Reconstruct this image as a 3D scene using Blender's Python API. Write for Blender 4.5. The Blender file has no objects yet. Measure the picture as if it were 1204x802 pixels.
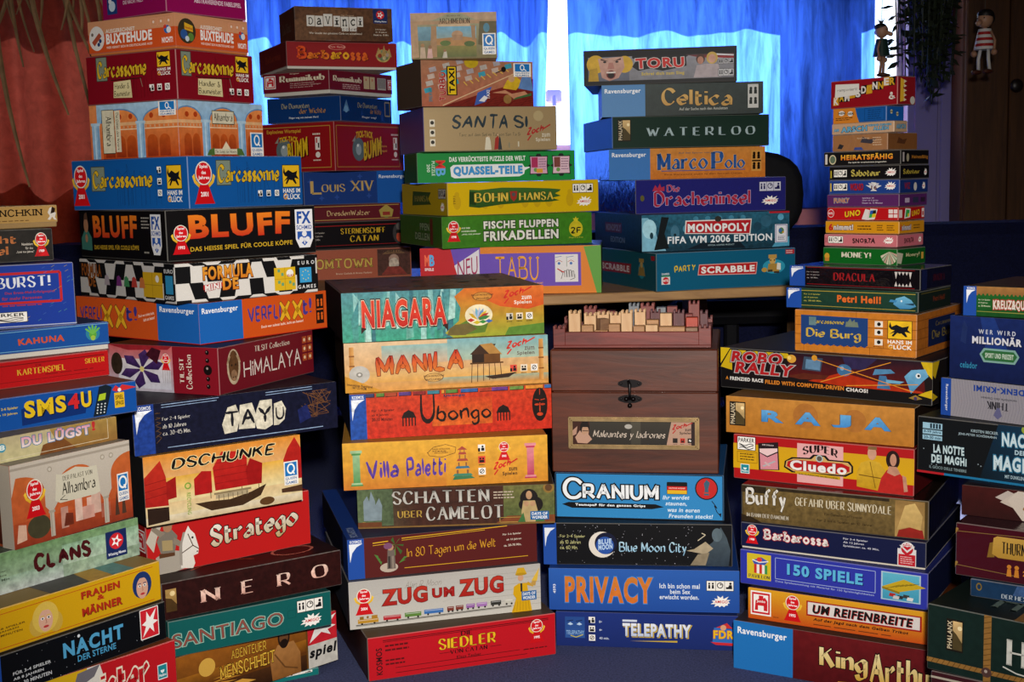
import bpy, math, random
from mathutils import Vector, Matrix
random.seed(7)
SC = bpy.context.scene
COL = SC.collection

# ---------------------------------------------------------------- camera, light, exposure
FOCAL_PX, PITCH, CAM_Z, ROLL = 1521.8, 0.123149, 0.70679, -0.024126
cam = bpy.data.cameras.new('camera'); CAM = bpy.data.objects.new('camera', cam); COL.objects.link(CAM)
cam.sensor_width = 36.0; cam.lens = FOCAL_PX / 1204 * 36.0; cam.clip_start = .05; cam.clip_end = 60
CAM.matrix_world = Matrix.Translation((0, 0, CAM_Z)) @ Matrix.Rotation(math.pi/2 - PITCH, 4, 'X') @ Matrix.Rotation(ROLL, 4, 'Z')
SC.camera = CAM
SC.view_settings.view_transform = 'Standard'; SC.view_settings.look = 'None'
SC.view_settings.gamma = 1; SC.view_settings.use_curve_mapping = False
SC.view_settings.exposure = 0.0
SC.cycles.use_denoising = True
SC.cycles.max_bounces = 8
SC.cycles.sample_clamp_indirect = 6

WORLD = bpy.data.worlds.new('daylight'); SC.world = WORLD; WORLD.use_nodes = True
wb = WORLD.node_tree.nodes['Background']; wb.inputs[0].default_value = (.62, .78, 1, 1); wb.inputs[1].default_value = 3.2

def lamp(name, kind, energy, color, loc, target=None, **kw):
    l = bpy.data.lights.new(name, kind); l.energy = energy; l.color = color
    for k, v in kw.items(): setattr(l, k, v)
    o = bpy.data.objects.new(name, l); COL.objects.link(o); o.location = loc
    if target is not None: o.rotation_euler = (Vector(target) - Vector(loc)).to_track_quat('-Z', 'Y').to_euler()
    return o
# the flash on the camera
lamp('camera_flash', 'SPOT', 185, (1, .95, .88), (.04, -.06, CAM_Z + .13), (.05, 2.0, .43), spot_size=math.radians(66), spot_blend=1.0, shadow_soft_size=.03)
# low sun falling on the back of the curtains, and the open sky in the window
SUN = lamp('sun', 'SUN', 30, (1, .97, .92), (0, 6, 5), (-.165, 6 - math.cos(math.radians(36)), 5 - math.sin(math.radians(36))), angle=.01)
lamp('window_sky', 'AREA', 55, (.80, .90, 1), (-.1, 5.4, 1.35), (-.1, 4.0, 1.35), shape='RECTANGLE', size=4.0, size_y=2.0)
# weak warm fill light near the ceiling, behind the photographer
lamp('ceiling_fill', 'AREA', 5, (1, .86, .70), (.1, -.4, 2.3), (.1, 1.4, .4), shape='DISK', size=.6)

# ---------------------------------------------------------------- colour and materials
def lin(h):
    if not isinstance(h, str): return tuple(h)
    h = h.lstrip('#')
    if len(h) == 3: h = ''.join(ch * 2 for ch in h)
    r = []
    for i in (0, 2, 4):
        c = int(h[i:i+2], 16) / 255
        r.append(c / 12.92 if c <= .04045 else ((c + .055) / 1.055) ** 2.4)
    return tuple(r)
def mixc(a, b, t): return tuple(x + (y - x) * t for x, y in zip(lin(a), lin(b)))

def new_mat(name, rough=.5, spec=.4):
    m = bpy.data.materials.new(name); m.use_nodes = True
    b = m.node_tree.nodes['Principled BSDF']
    b.inputs['Roughness'].default_value = rough; b.inputs['Specular IOR Level'].default_value = spec
    return m, m.node_tree, b
def N(nt, kind, **kw):
    n = nt.nodes.new(kind)
    for k, v in kw.items():
        if k in n.inputs: n.inputs[k].default_value = v
        else: setattr(n, k, v)
    return n
def print_mat(name, rough, spec, scale=0, amount=0, wrap=0, metallic=0):
    """printed cardboard: the ink comes from the mesh's colour attribute, mottled by noise"""
    m, nt, b = new_mat(name, rough, spec)
    a = N(nt, 'ShaderNodeAttribute', attribute_name='ink')
    b.inputs['Metallic'].default_value = metallic
    tc = N(nt, 'ShaderNodeTexCoord')
    n = N(nt, 'ShaderNodeTexNoise', Scale=scale or 900.0, Detail=5.0)
    nt.links.new(tc.outputs['Object'], n.inputs['Vector'])
    mr = N(nt, 'ShaderNodeMapRange'); mr.inputs['From Min'].default_value = .3; mr.inputs['From Max'].default_value = .7
    amt = amount or .05
    mr.inputs['To Min'].default_value = 1 - amt; mr.inputs['To Max'].default_value = 1 + amt
    nt.links.new(n.outputs['Fac'], mr.inputs['Value'])
    vm = N(nt, 'ShaderNodeVectorMath', operation='SCALE')
    nt.links.new(a.outputs['Color'], vm.inputs[0]); nt.links.new(mr.outputs[0], vm.inputs['Scale'])
    nt.links.new(vm.outputs[0], b.inputs['Base Color'])
    if wrap:
        n2 = N(nt, 'ShaderNodeTexNoise', Scale=26.0, Detail=3.0, Distortion=1.2); nt.links.new(tc.outputs['Object'], n2.inputs['Vector'])
        bp = N(nt, 'ShaderNodeBump', Strength=wrap, Distance=.004); nt.links.new(n2.outputs['Fac'], bp.inputs['Height'])
        nt.links.new(bp.outputs[0], b.inputs['Normal'])
    return m
M = {
 'card': print_mat('printed_card', .48, .16),
 'matte': print_mat('matte_card', .55, .12),
 'wrap': print_mat('shrink_wrapped_card', .12, .4, wrap=.3),
 'paint': print_mat('painted_print', .48, .16, scale=110, amount=.14),
 'rough': print_mat('coarse_painted_print', .48, .16, scale=150, amount=.32),
 'foil': print_mat('foil_print', .35, .5, metallic=.35),
}
def plain(name, color, rough=.5, spec=.4, noise=0, nscale=40, metallic=0, bump=0):
    m, nt, b = new_mat(name, rough, spec); c = lin(color); b.inputs['Metallic'].default_value = metallic
    b.inputs['Base Color'].default_value = (*c, 1)
    if noise or bump:
        tc = N(nt, 'ShaderNodeTexCoord'); n = N(nt, 'ShaderNodeTexNoise', Scale=float(nscale), Detail=6.0)
        nt.links.new(tc.outputs['Object'], n.inputs['Vector'])
        cr = N(nt, 'ShaderNodeValToRGB')
        cr.color_ramp.elements[0].position = .3; cr.color_ramp.elements[1].position = .7
        cr.color_ramp.elements[0].color = (*[x * (1 - noise) for x in c], 1); cr.color_ramp.elements[1].color = (*[min(1, x * (1 + noise)) for x in c], 1)
        nt.links.new(n.outputs['Fac'], cr.inputs['Fac']); nt.links.new(cr.outputs[0], b.inputs['Base Color'])
        if bump:
            bp = N(nt, 'ShaderNodeBump', Strength=bump, Distance=.003); nt.links.new(n.outputs['Fac'], bp.inputs['Height']); nt.links.new(bp.outputs[0], b.inputs['Normal'])
    return m
def wood(name, c1, c2, scale=9, rough=.45, axis=0, stretch=14):
    m, nt, b = new_mat(name, rough, .4)
    tc = N(nt, 'ShaderNodeTexCoord'); mp = N(nt, 'ShaderNodeMapping')
    sc = [stretch] * 3; sc[axis] = 1.0; mp.inputs['Scale'].default_value = sc
    n = N(nt, 'ShaderNodeTexNoise', Scale=float(scale), Detail=7.0, Distortion=.9, Roughness=.65)
    cr = N(nt, 'ShaderNodeValToRGB'); cr.color_ramp.elements[0].position = .32; cr.color_ramp.elements[1].position = .68
    cr.color_ramp.elements[0].color = (*lin(c1), 1); cr.color_ramp.elements[1].color = (*lin(c2), 1)
    nt.links.new(tc.outputs['Object'], mp.inputs[0]); nt.links.new(mp.outputs[0], n.inputs['Vector'])
    nt.links.new(n.outputs['Fac'], cr.inputs['Fac']); nt.links.new(cr.outputs[0], b.inputs['Base Color'])
    bp = N(nt, 'ShaderNodeBump', Strength=.12, Distance=.002); nt.links.new(n.outputs['Fac'], bp.inputs['Height']); nt.links.new(bp.outputs[0], b.inputs['Normal'])
    return m

# ---------------------------------------------------------------- meshes and objects
class MB:
    """collects faces, then becomes ONE mesh object; ink = printed colour per corner"""
    def __init__(s): s.v = []; s.f = []; s.c = []; s.ink = False
    def face(s, pts, col=None):
        i = len(s.v); s.v += [tuple(p) for p in pts]; s.f.append(tuple(range(i, i + len(pts))))
        if col is not None:
            s.ink = True
            s.c += col if isinstance(col, list) else [col] * len(pts)
        else: s.c += [(1, 1, 1)] * len(pts)
    def mesh(s, vs, fs):
        i = len(s.v); s.v += [tuple(p) for p in vs]; s.f += [tuple(i + k for k in f) for f in fs]; s.c += [(1, 1, 1)] * sum(len(f) for f in fs)
    def box(s, x0, x1, y0, y1, z0, z1, b=0.0, rot=None, about=None):
        vs, fs = chamfer(x0, x1, y0, y1, z0, z1, b)
        if rot is not None:
            R = Matrix.Rotation(rot, 3, 'Z'); c = Vector(about or ((x0+x1)/2, (y0+y1)/2, 0)); vs = [tuple(R @ (Vector(v) - c) + c) for v in vs]
        s.mesh(vs, fs)
    def tube(s, pts, r, n=10, r2=None, cap=True):
        pts = [Vector(p) for p in pts]; rings = []
        for i, p in enumerate(pts):
            d = (pts[min(i+1, len(pts)-1)] - pts[max(i-1, 0)]).normalized()
            a = d.orthogonal().normalized() if i == 0 else (a - d * a.dot(d)).normalized()
            bb = d.cross(a)
            rr = r[i] if isinstance(r, (list, tuple)) else r
            rings.append([p + (a * math.cos(2*math.pi*k/n) + bb * math.sin(2*math.pi*k/n)) * rr for k in range(n)])
        vs = [q for ring in rings for q in ring]; fs = []
        for i in range(len(rings) - 1):
            for k in range(n): fs.append((i*n+k, i*n+(k+1) % n, (i+1)*n+(k+1) % n, (i+1)*n+k))
        if cap: fs.append(tuple(range(n-1, -1, -1))); fs.append(tuple((len(rings)-1)*n + k for k in range(n)))
        s.mesh(vs, fs)
    def ball(s, c, r, n=14, m=9):
        rx, ry, rz = r if isinstance(r, (tuple, list)) else (r, r, r); c = Vector(c)
        vs = [c + Vector((0, 0, -rz))]
        for i in range(1, m):
            t = -math.pi/2 + math.pi*i/m
            vs += [c + Vector((rx*math.cos(t)*math.cos(2*math.pi*k/n), ry*math.cos(t)*math.sin(2*math.pi*k/n), rz*math.sin(t))) for k in range(n)]
        vs.append(c + Vector((0, 0, rz))); fs = []
        for k in range(n): fs.append((0, 1+(k+1) % n, 1+k))
        for i in range(m-2):
            for k in range(n): fs.append((1+i*n+k, 1+i*n+(k+1) % n, 1+(i+1)*n+(k+1) % n, 1+(i+1)*n+k))
        L = len(vs)-1
        for k in range(n): fs.append((L, 1+(m-2)*n+k, 1+(m-2)*n+(k+1) % n))
        s.mesh(vs, fs)
    def build(s, name, mat, parent=None, smooth=False, loc=None, label=None):
        me = bpy.data.meshes.new(name); me.from_pydata(s.v, [], s.f); me.update()
        if s.ink:
            at = me.color_attributes.new('ink', 'FLOAT_COLOR', 'CORNER')
            flat = [x for c in s.c for x in (c[0], c[1], c[2], 1.0)]
            at.data.foreach_set('color', flat)
        if smooth: me.polygons.foreach_set('use_smooth', [True] * len(me.polygons))
        me.materials.append(mat)
        o = bpy.data.objects.new(name, me); COL.objects.link(o)
        if parent is not None: o.parent = parent
        if loc is not None: o.location = loc
        if label: o['label'] = label
        return o
def chamfer(x0, x1, y0, y1, z0, z1, b):
    if b <= 0:
        vs = [(x, y, z) for z in (z0, z1) for y in (y0, y1) for x in (x0, x1)]
        return vs, [(0, 2, 3, 1), (4, 5, 7, 6), (0, 1, 5, 4), (2, 6, 7, 3), (0, 4, 6, 2), (1, 3, 7, 5)]
    X, Y, Z = (x0, x1), (y0, y1), (z0, z1); vs = []; idx = {}
    for i in (0, 1):
        for j in (0, 1):
            for k in (0, 1):
                sx, sy, sz = (1 - 2*i) * b, (1 - 2*j) * b, (1 - 2*k) * b
                for a in range(3):
                    p = [X[i] + sx, Y[j] + sy, Z[k] + sz]; p[a] = (X[i], Y[j], Z[k])[a]
                    idx[i, j, k, a] = len(vs); vs.append(tuple(p))
    fs = []
    g = lambda i, j, k, a: idx[i, j, k, a]
    fs += [(g(0,0,0,2), g(0,1,0,2), g(1,1,0,2), g(1,0,0,2)), (g(0,0,1,2), g(1,0,1,2), g(1,1,1,2), g(0,1,1,2)),
           (g(0,0,0,1), g(1,0,0,1), g(1,0,1,1), g(0,0,1,1)), (g(0,1,0,1), g(0,1,1,1), g(1,1,1,1), g(1,1,0,1)),
           (g(0,0,0,0), g(0,0,1,0), g(0,1,1,0), g(0,1,0,0)), (g(1,0,0,0), g(1,1,0,0), g(1,1,1,0), g(1,0,1,0))]
    for p in (0, 1):
        for q in (0, 1):
            e = (g(0,p,q,1), g(1,p,q,1), g(1,p,q,2), g(0,p,q,2)); fs.append(e if p == q else e[::-1])
            e = (g(p,0,q,0), g(p,0,q,2), g(p,1,q,2), g(p,1,q,0)); fs.append(e if p != q else e[::-1])
            e = (g(p,q,0,0), g(p,q,1,0), g(p,q,1,1), g(p,q,0,1)); fs.append(e if p != q else e[::-1])
    for i in (0, 1):
        for j in (0, 1):
            for k in (0, 1):
                e = (g(i,j,k,0), g(i,j,k,1), g(i,j,k,2)); fs.append(e if (i + j + k) % 2 else e[::-1])
    return vs, fs
def tag(o, label, cat, group=None):
    o['label'] = label; o['category'] = cat
    if group: o['group'] = group
    return o
def struct(o): o['kind'] = 'structure'; return o
def empty(name, loc, rz=0.0):
    o = bpy.data.objects.new(name, None); COL.objects.link(o); o.location = loc; o.rotation_euler = (0, 0, rz); o.empty_display_size = .05
    return o

# ---------------------------------------------------------------- lettering
# glyphs of Blender's built-in font, cached as flat meshes
_fc = bpy.data.curves.new('glyph_source', 'FONT'); _fc.resolution_u = 3
_fo = bpy.data.objects.new('glyph_source', _fc); COL.objects.link(_fo)
_gc = {}
def _raw(s, off):
    _fc.offset = off; _fc.body = s
    dg = bpy.context.evaluated_depsgraph_get(); dg.update()
    ev = _fo.evaluated_get(dg); me = ev.to_mesh()
    r = ([(v.co.x, v.co.y) for v in me.vertices], [tuple(p.vertices) for p in me.polygons]); ev.to_mesh_clear()
    return r
_adv = {}
def advance(ch):
    if ch not in _adv:
        a = _raw('I' + ch + 'I', 0)[0]; b = _raw('II', 0)[0]
        _adv[ch] = (max(p[0] for p in a) - min(p[0] for p in a)) - (max(p[0] for p in b) - min(p[0] for p in b))
    return _adv[ch]
def glyph(ch, off):
    k = (ch, round(off, 3))
    if k not in _gc: _gc[k] = _raw(ch, off)
    return _gc[k]
# a skeleton alphabet drawn with pens of different nibs: pairs of hex digits x,y; '~' marks a curve
SK = {'A':'044e 4e84 2868','B':'040e ~0e4e6d6b4909 ~094978754404','C':'~7c5e2e0b07245476','D':'040e ~0e4e7b774404','E':'040e 0e6e 0959 0464','F':'040e 0e6e 0959',
'G':'~7c5e2e0b07245476 7679 5979','H':'040e 848e 0989','I':'040e','J':'~4e46341406','K':'040e 6e09 2b74','L':'040e 0464','M':'040e 0e46 468e 8e84','N':'040e 0e74 747e',
'O':'~4e1d09154475897d4e','P':'040e ~0e4e6d694808','Q':'~4e1d09154475897d4e 5683','R':'040e ~0e4e6d694808 3874','S':'~6c4e1e0b3967542406','T':'0e8e 4e44','U':'~0e072454777e',
'V':'0e44 448e','W':'0e34 345c 5c84 84be','X':'0e84 048e','Y':'0e49 8e49 4944','Z':'0e7e 7e04 0474','8':'~3e1d1b3967541406395b5d3e','0':'~3e0c06346c663e','1':'0b2e 2e24','2':'~0c1e4e5c49 4904 0464','3':'~0d3e5c39 ~39674405','4':'4e07 0777 5e54','5':'5e0e 0e0a ~0a3b68540405','6':'~5d1b072454674907','7':'0e6e 6e24','9':'~6b39190c1e4e6b654414',
'a':'~193a5854 ~5727052455','b':'0e04 ~083a5967542406','c':'~593a08062455','d':'5e54 ~593a08062456','e':'0757 ~57593a08062455','f':'~5d4e2c24 0a4a','g':'~593a08062456 ~5a52301002',
'h':'0e04 ~083a5954','i':'0a04 0d0c','j':'~2a2100 2d2c','k':'0e04 5a07 2854','l':'0e04','m':'0a04 ~082a4944 ~486a8984','n':'0a04 ~083a5954','o':'~3a080634666 83a'.replace(' ',''),
'p':'0a00 ~083a5967542406','q':'5a50 ~593a08062456','r':'0a04 ~083a49','s':'~492a0927463405','t':'~1d153445 0a4a','u':'~0a062456 5a54','v':'0a34 345a','w':'0a24 244a 4a64 648a','x':'0a54 045a',
'y':'0a34 ~5a3410','z':'0a5a 5a04 0454','!':'0e07 0504','&':'~742c3e4c0624547 8'.replace(' ',''),'.':'0404','-':'0949',"'":'0e0c'}
SK['0'] = '~3e0c06346 66c3e'.replace(' ', '')
_UML = {'Ä':'A','Ö':'O','Ü':'U','ä':'a','ö':'o','ü':'u'}
def _strokes(ch):
    um = ch in _UML; s = SK.get(_UML.get(ch, ch), '0404'); out = []
    for st in s.split():
        cv = st[0] == '~'; st = st.lstrip('~')
        p = [(int(st[i], 16) * .1, (int(st[i+1], 16) - 4) * .1) for i in range(0, len(st), 2)]
        if cv and len(p) > 2:
            q = []; closed = p[0] == p[-1]
            for i in range(len(p) - 1):
                p0 = p[i-1] if i else (p[-2] if closed else p[0]); p3 = p[i+2] if i + 2 < len(p) else (p[1] if closed else p[-1])
                for k in range(4):
                    t = k / 4
                    q.append(tuple(.5 * (2*p[i][a] + (p[i+1][a]-p0[a])*t + (2*p0[a]-5*p[i][a]+4*p[i+1][a]-p3[a])*t*t + (3*p[i][a]-p0[a]-3*p[i+1][a]+p3[a])*t**3) for a in (0, 1)))
            p = q + [p[-1]]
        out.append(p)
    if um:
        w = max(x for st in out for x, y in st); top = 1.16 if ch in 'ÄÖÜ' else .82
        out += [[(w*.25, top), (w*.25+.01, top + .02)], [(w*.75, top), (w*.75+.01, top + .02)]]
    return out
def pen_glyph(ch, pen, wt, ow):
    k = (ch, pen, wt, round(ow, 3))
    if k in _gc: return _gc[k]
    vs, fs = [], []
    rnd = random.Random(ord(ch[0]))
    for st in _strokes(ch):
        if len(st) == 2 and abs(st[0][0]-st[1][0]) + abs(st[0][1]-st[1][1]) < .001: st = [st[0], (st[0][0]+.02, st[0][1]+.03)]
        if len(st) == 2 and pen == 'brush': st = [tuple(st[0][a] + (st[1][a]-st[0][a])*t/4 for a in (0, 1)) for t in range(5)]
        n = len(st); i0 = len(vs)
        d0 = (st[1][0]-st[0][0], st[1][1]-st[0][1]); d1 = (st[-1][0]-st[-2][0], st[-1][1]-st[-2][1])
        closed = st[0] == st[-1]
        for i, (x, y) in enumerate(st):
            a = st[max(i-1, 0)]; b = st[min(i+1, n-1)]
            if closed and i in (0, n-1): a, b = st[-2], st[1]
            dx, dy = b[0]-a[0], b[1]-a[1]; L = math.hypot(dx, dy) or 1e-6; dx /= L; dy /= L
            if pen == 'serif':
                vert = abs(dy); diag = dx * dy
                hw = .034 + (.068*wt) * (vert ** 1.5) * (.45 if (diag > .12) else 1)
            elif pen == 'nib': hw = .018 + .085*wt*abs(math.sin(math.atan2(dy, dx) - math.radians(35)))
            elif pen == 'brush':
                t = i / (n-1); hw = .085*wt*(.35 + .75*math.sin(math.pi*(.12 + .8*t))) * rnd.uniform(.8, 1.2)
            else: hw = .07*wt
            hw += ow; e = 0
            if i == 0 or i == n-1:
                e = (ow + (.05 if pen == 'mono' else .03 if pen == 'slab' else 0)) * (-1 if i == 0 else 1)
                if closed: e = 0
            vs.append((x - dy*hw + dx*e, y + dx*hw + dy*e)); vs.append((x + dy*hw + dx*e, y - dx*hw + dy*e))
        for i in range(n-1): fs.append((i0+2*i+1, i0+2*i+3, i0+2*i+2, i0+2*i))
        if pen in ('serif', 'slab') and not closed:
            for (x, y), (dx, dy) in ((st[0], d0), (st[-1], d1)):
                if abs(dy) > .75*math.hypot(dx, dy) and min(abs(y-q) for q in (0, 1, .6, -.4)) < .02:
                    hl = .15 if pen == 'serif' else .10*wt + .06; ht = (.028 if pen == 'serif' else .05*wt) + ow; hl += ow
                    yy = y + (ht if y in (0, -.4) else -ht) * (1 if ow == 0 else .5)
                    i0 = len(vs); vs += [(x-hl, yy-ht), (x+hl, yy-ht), (x+hl, yy+ht), (x-hl, yy+ht)]; fs.append((i0, i0+1, i0+2, i0+3))
    _gc[k] = (vs, fs); return _gc[k]
def pen_adv(ch, pen, wt):
    if ch == ' ': return .5
    return max(x for st in _strokes(ch) for x, y in st) + (.27 if pen in ('serif', 'slab') else .2) + .07*wt
PENS = ('serif', 'nib', 'brush', 'mono', 'slab')
def layout(s, font, wt, ow, jig, rnd, sp):
    """-> list of (verts, faces) per letter; baseline at 0"""
    out = []; x = 0
    for ch in s:
        jx = rnd.uniform(-1, 1); jr = rnd.uniform(-1, 1); js = rnd.uniform(-1, 1)
        if font in PENS: g = pen_glyph(ch, font, wt, ow) if ch != ' ' else ([], []); ad = pen_adv(ch, font, wt)
        else:
            off = {'r': 0, 'b': .022, 'h': .042}[font]
            g = glyph(ch, off + ow) if ch != ' ' else ([], []); ad = advance(ch) + {'r': 0, 'b': .035, 'h': .075}[font]
        ad += sp
        if jig and g[0]:
            cx = ad / 2; c, sn = math.cos(jr*jig*.35), math.sin(jr*jig*.35); k = 1 + js*jig*.22
            vs = [(x + cx + ((px-cx)*c - (py-.35)*sn)*k, .35 + ((px-cx)*sn + (py-.35)*c)*k + jx*jig*.12) for px, py in g[0]]
        else: vs = [(x + px, py) for px, py in g[0]]
        if g[0]: out.append((vs, g[1]))
        x += ad
    return out

# ---------------------------------------------------------------- printing on a box
class Box: pass
K = Box()
PART = {'t':'title','s':'subtitle','p':'publisher_logo','a':'award_badge','i':'picture','f':'fine_print','k':'player_icons','b':'border_lines','c':'colour_panel','g':'ornament'}
def F(face):
    K.face = face; K.off = 1.5e-4
    K.fw = {'F': K.w, 'L': K.d, 'R': K.d, 'T': K.w}[face]; K.fh = {'F': K.h, 'L': K.h, 'R': K.h, 'T': K.d}[face]
    K.asp = K.fh / K.fw / (K.shift[1] if face == 'F' and K.shift else 1)
def P(code, mat=None, label=None):
    K.cur = MB(); K.buckets.append((PART.get(code, code), K.cur, mat or K.mat, label))
def at3(u, v):
    if K.face == 'F' and K.shift and 0 < u < 100: u = min(100, max(0, K.shift[0] + K.shift[1]*u))
    u = min(100, max(0, u)) / 100; v = min(100, max(0, v)) / 100; o = K.off
    w, d, h = K.w, K.d, K.h
    if K.face == 'F': return (-w/2 + u*w, -d/2 - o, v*h)
    if K.face == 'L': return (-w/2 - o, d/2 - u*d, v*h)
    if K.face == 'R': return (w/2 + o, -d/2 + u*d, v*h)
    return (-w/2 + u*w, -d/2 + v*d, h + o)
def nxt(): K.off += 2.2e-5
def PL(pts, c, c2=None, side=False):
    """polygon in face percent; c2 = colour at its top (or its right end)"""
    nxt(); a = lin(c)
    if c2 is None: K.cur.face([at3(*p) for p in pts], a); return
    b = lin(c2); q = [p[0 if side else 1] for p in pts]; lo, hi = min(q), max(q)
    K.cur.face([at3(*p) for p in pts], [tuple(x + (y-x)*(t-lo)/((hi-lo) or 1) for x, y in zip(a, b)) for t in q])
def R(u0, u1, v0, v1, c, c2=None, side=False): PL([(u0, v0), (u1, v0), (u1, v1), (u0, v1)], c, c2, side)
def E(u, v, r, c, k=1.0, c2=None, a0=0, a1=360, n=22, rv=None):
    rv = rv or r
    PL([(u + r*K.asp*k*math.cos(math.radians(a0 + (a1-a0)*i/n)), v + rv*math.sin(math.radians(a0 + (a1-a0)*i/n))) for i in range(n + (a1-a0 < 360))], c, c2)
def LN(pts, w, c):
    """polyline of width w (percent of the face height)"""
    nxt(); a = lin(c); q = [(u / K.asp, v) for u, v in pts]
    for i in range(len(q)-1):
        (x0, y0), (x1, y1) = q[i], q[i+1]; L = math.hypot(x1-x0, y1-y0) or 1; nx, ny = -(y1-y0)/L*w/2, (x1-x0)/L*w/2
        K.cur.face([at3(x*K.asp, y) for x, y in ((x0-nx, y0-ny), (x1-nx, y1-ny), (x1+nx, y1+ny), (x0+nx, y0+ny))], a)
def FRAME(u0, u1, v0, v1, w, c): LN([(u0, v0), (u1, v0), (u1, v1), (u0, v1), (u0, v0)], w, c)
def BARS(u0, u1, v0, v1, n, c, fill=.42):
    """rows of type too small to read"""
    nxt(); a = lin(c); rnd = random.Random(int(u0*7 + v0*3 + n)); st = (v1-v0)/n
    for i in range(n):
        u = u0; end = u1 - rnd.uniform(0, .22)*(u1-u0)
        while u < end:
            L = rnd.uniform(.08, .24)*(u1-u0); y = v1 - (i+.5)*st
            K.cur.face([at3(*p) for p in ((u, y-st*fill/2), (min(u+L, end), y-st*fill/2), (min(u+L, end), y+st*fill/2), (u, y+st*fill/2))], a)
            u += L + .035*(u1-u0)
def STAR(u, v, r, n, c, inner=.5, rot=90, k=1.0, jag=0):
    rnd = random.Random(n); pts = []
    for i in range(2*n):
        rr = r*(1 if i % 2 == 0 else inner)*(1 + jag*rnd.uniform(-1, 1)); a = math.radians(rot + 180*i/n)
        pts.append((u + rr*K.asp*k*math.cos(a), v + rr*math.sin(a)))
    PL(pts, c)
def T(s, u0, u1, v0, v1, c, f='b', o=None, ow=.05, c2=None, slope=0, bow=0, jig=0, sh=None, wt=1.0, shear=0, seed=1, sp=0, vert=0, up=0, o2=None, ow2=.1):
    """lettering fitted to a box of face percents; o = outline colour, sh = shadow colour; vert 1 reads upward, 2 upside down"""
    base = layout(s, f, wt, 0, jig, random.Random(seed), sp)
    xs = [p[0] for g in base for p in g[0]]; ys = [p[1] for g in base for p in g[0]]
    if not xs: return
    x0, x1, y0, y1 = min(xs), max(xs), min(ys), max(ys)
    def mp(x, y, du=0, dv=0):
        a = (x-x0)/(x1-x0); b = (y-y0)/(y1-y0)
        if vert == 1: a, b = 1-b, a
        elif vert == 2: a, b = 1-a, 1-b
        elif vert == 3: a, b = b, 1-a
        if up: b = b*(1 + up*a) - up*a*0
        return (u0 + a*(u1-u0) + shear*(b-.5)*(v1-v0)*K.asp + du, v0 + b*(v1-v0) + slope*a + bow*(4*a*(1-a)) + dv)
    def put(lay, col, col2=None, du=0, dv=0):
        nxt(); A = lin(col); B = lin(col2) if col2 else None
        for vs, fs in lay:
            q = [at3(*mp(x, y, du, dv)) for x, y in vs]
            for fc in fs:
                cc = A if B is None else [tuple(i + (j-i)*min(1, max(0, (vs[k][1]-y0)/(y1-y0))) for i, j in zip(A, B)) for k in fc]
                K.cur.face([q[k] for k in fc], cc)
    def grown(w): return layout(s, f, wt, w, jig, random.Random(seed), sp)
    if o2: put(grown(ow2), o2)
    if sh: put(base if not o else grown(ow), sh, None, 1.2*K.asp*6*(v1-v0)/100, -.06*(v1-v0))
    if o: put(grown(ow), o)
    put(base, c, c2)

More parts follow.
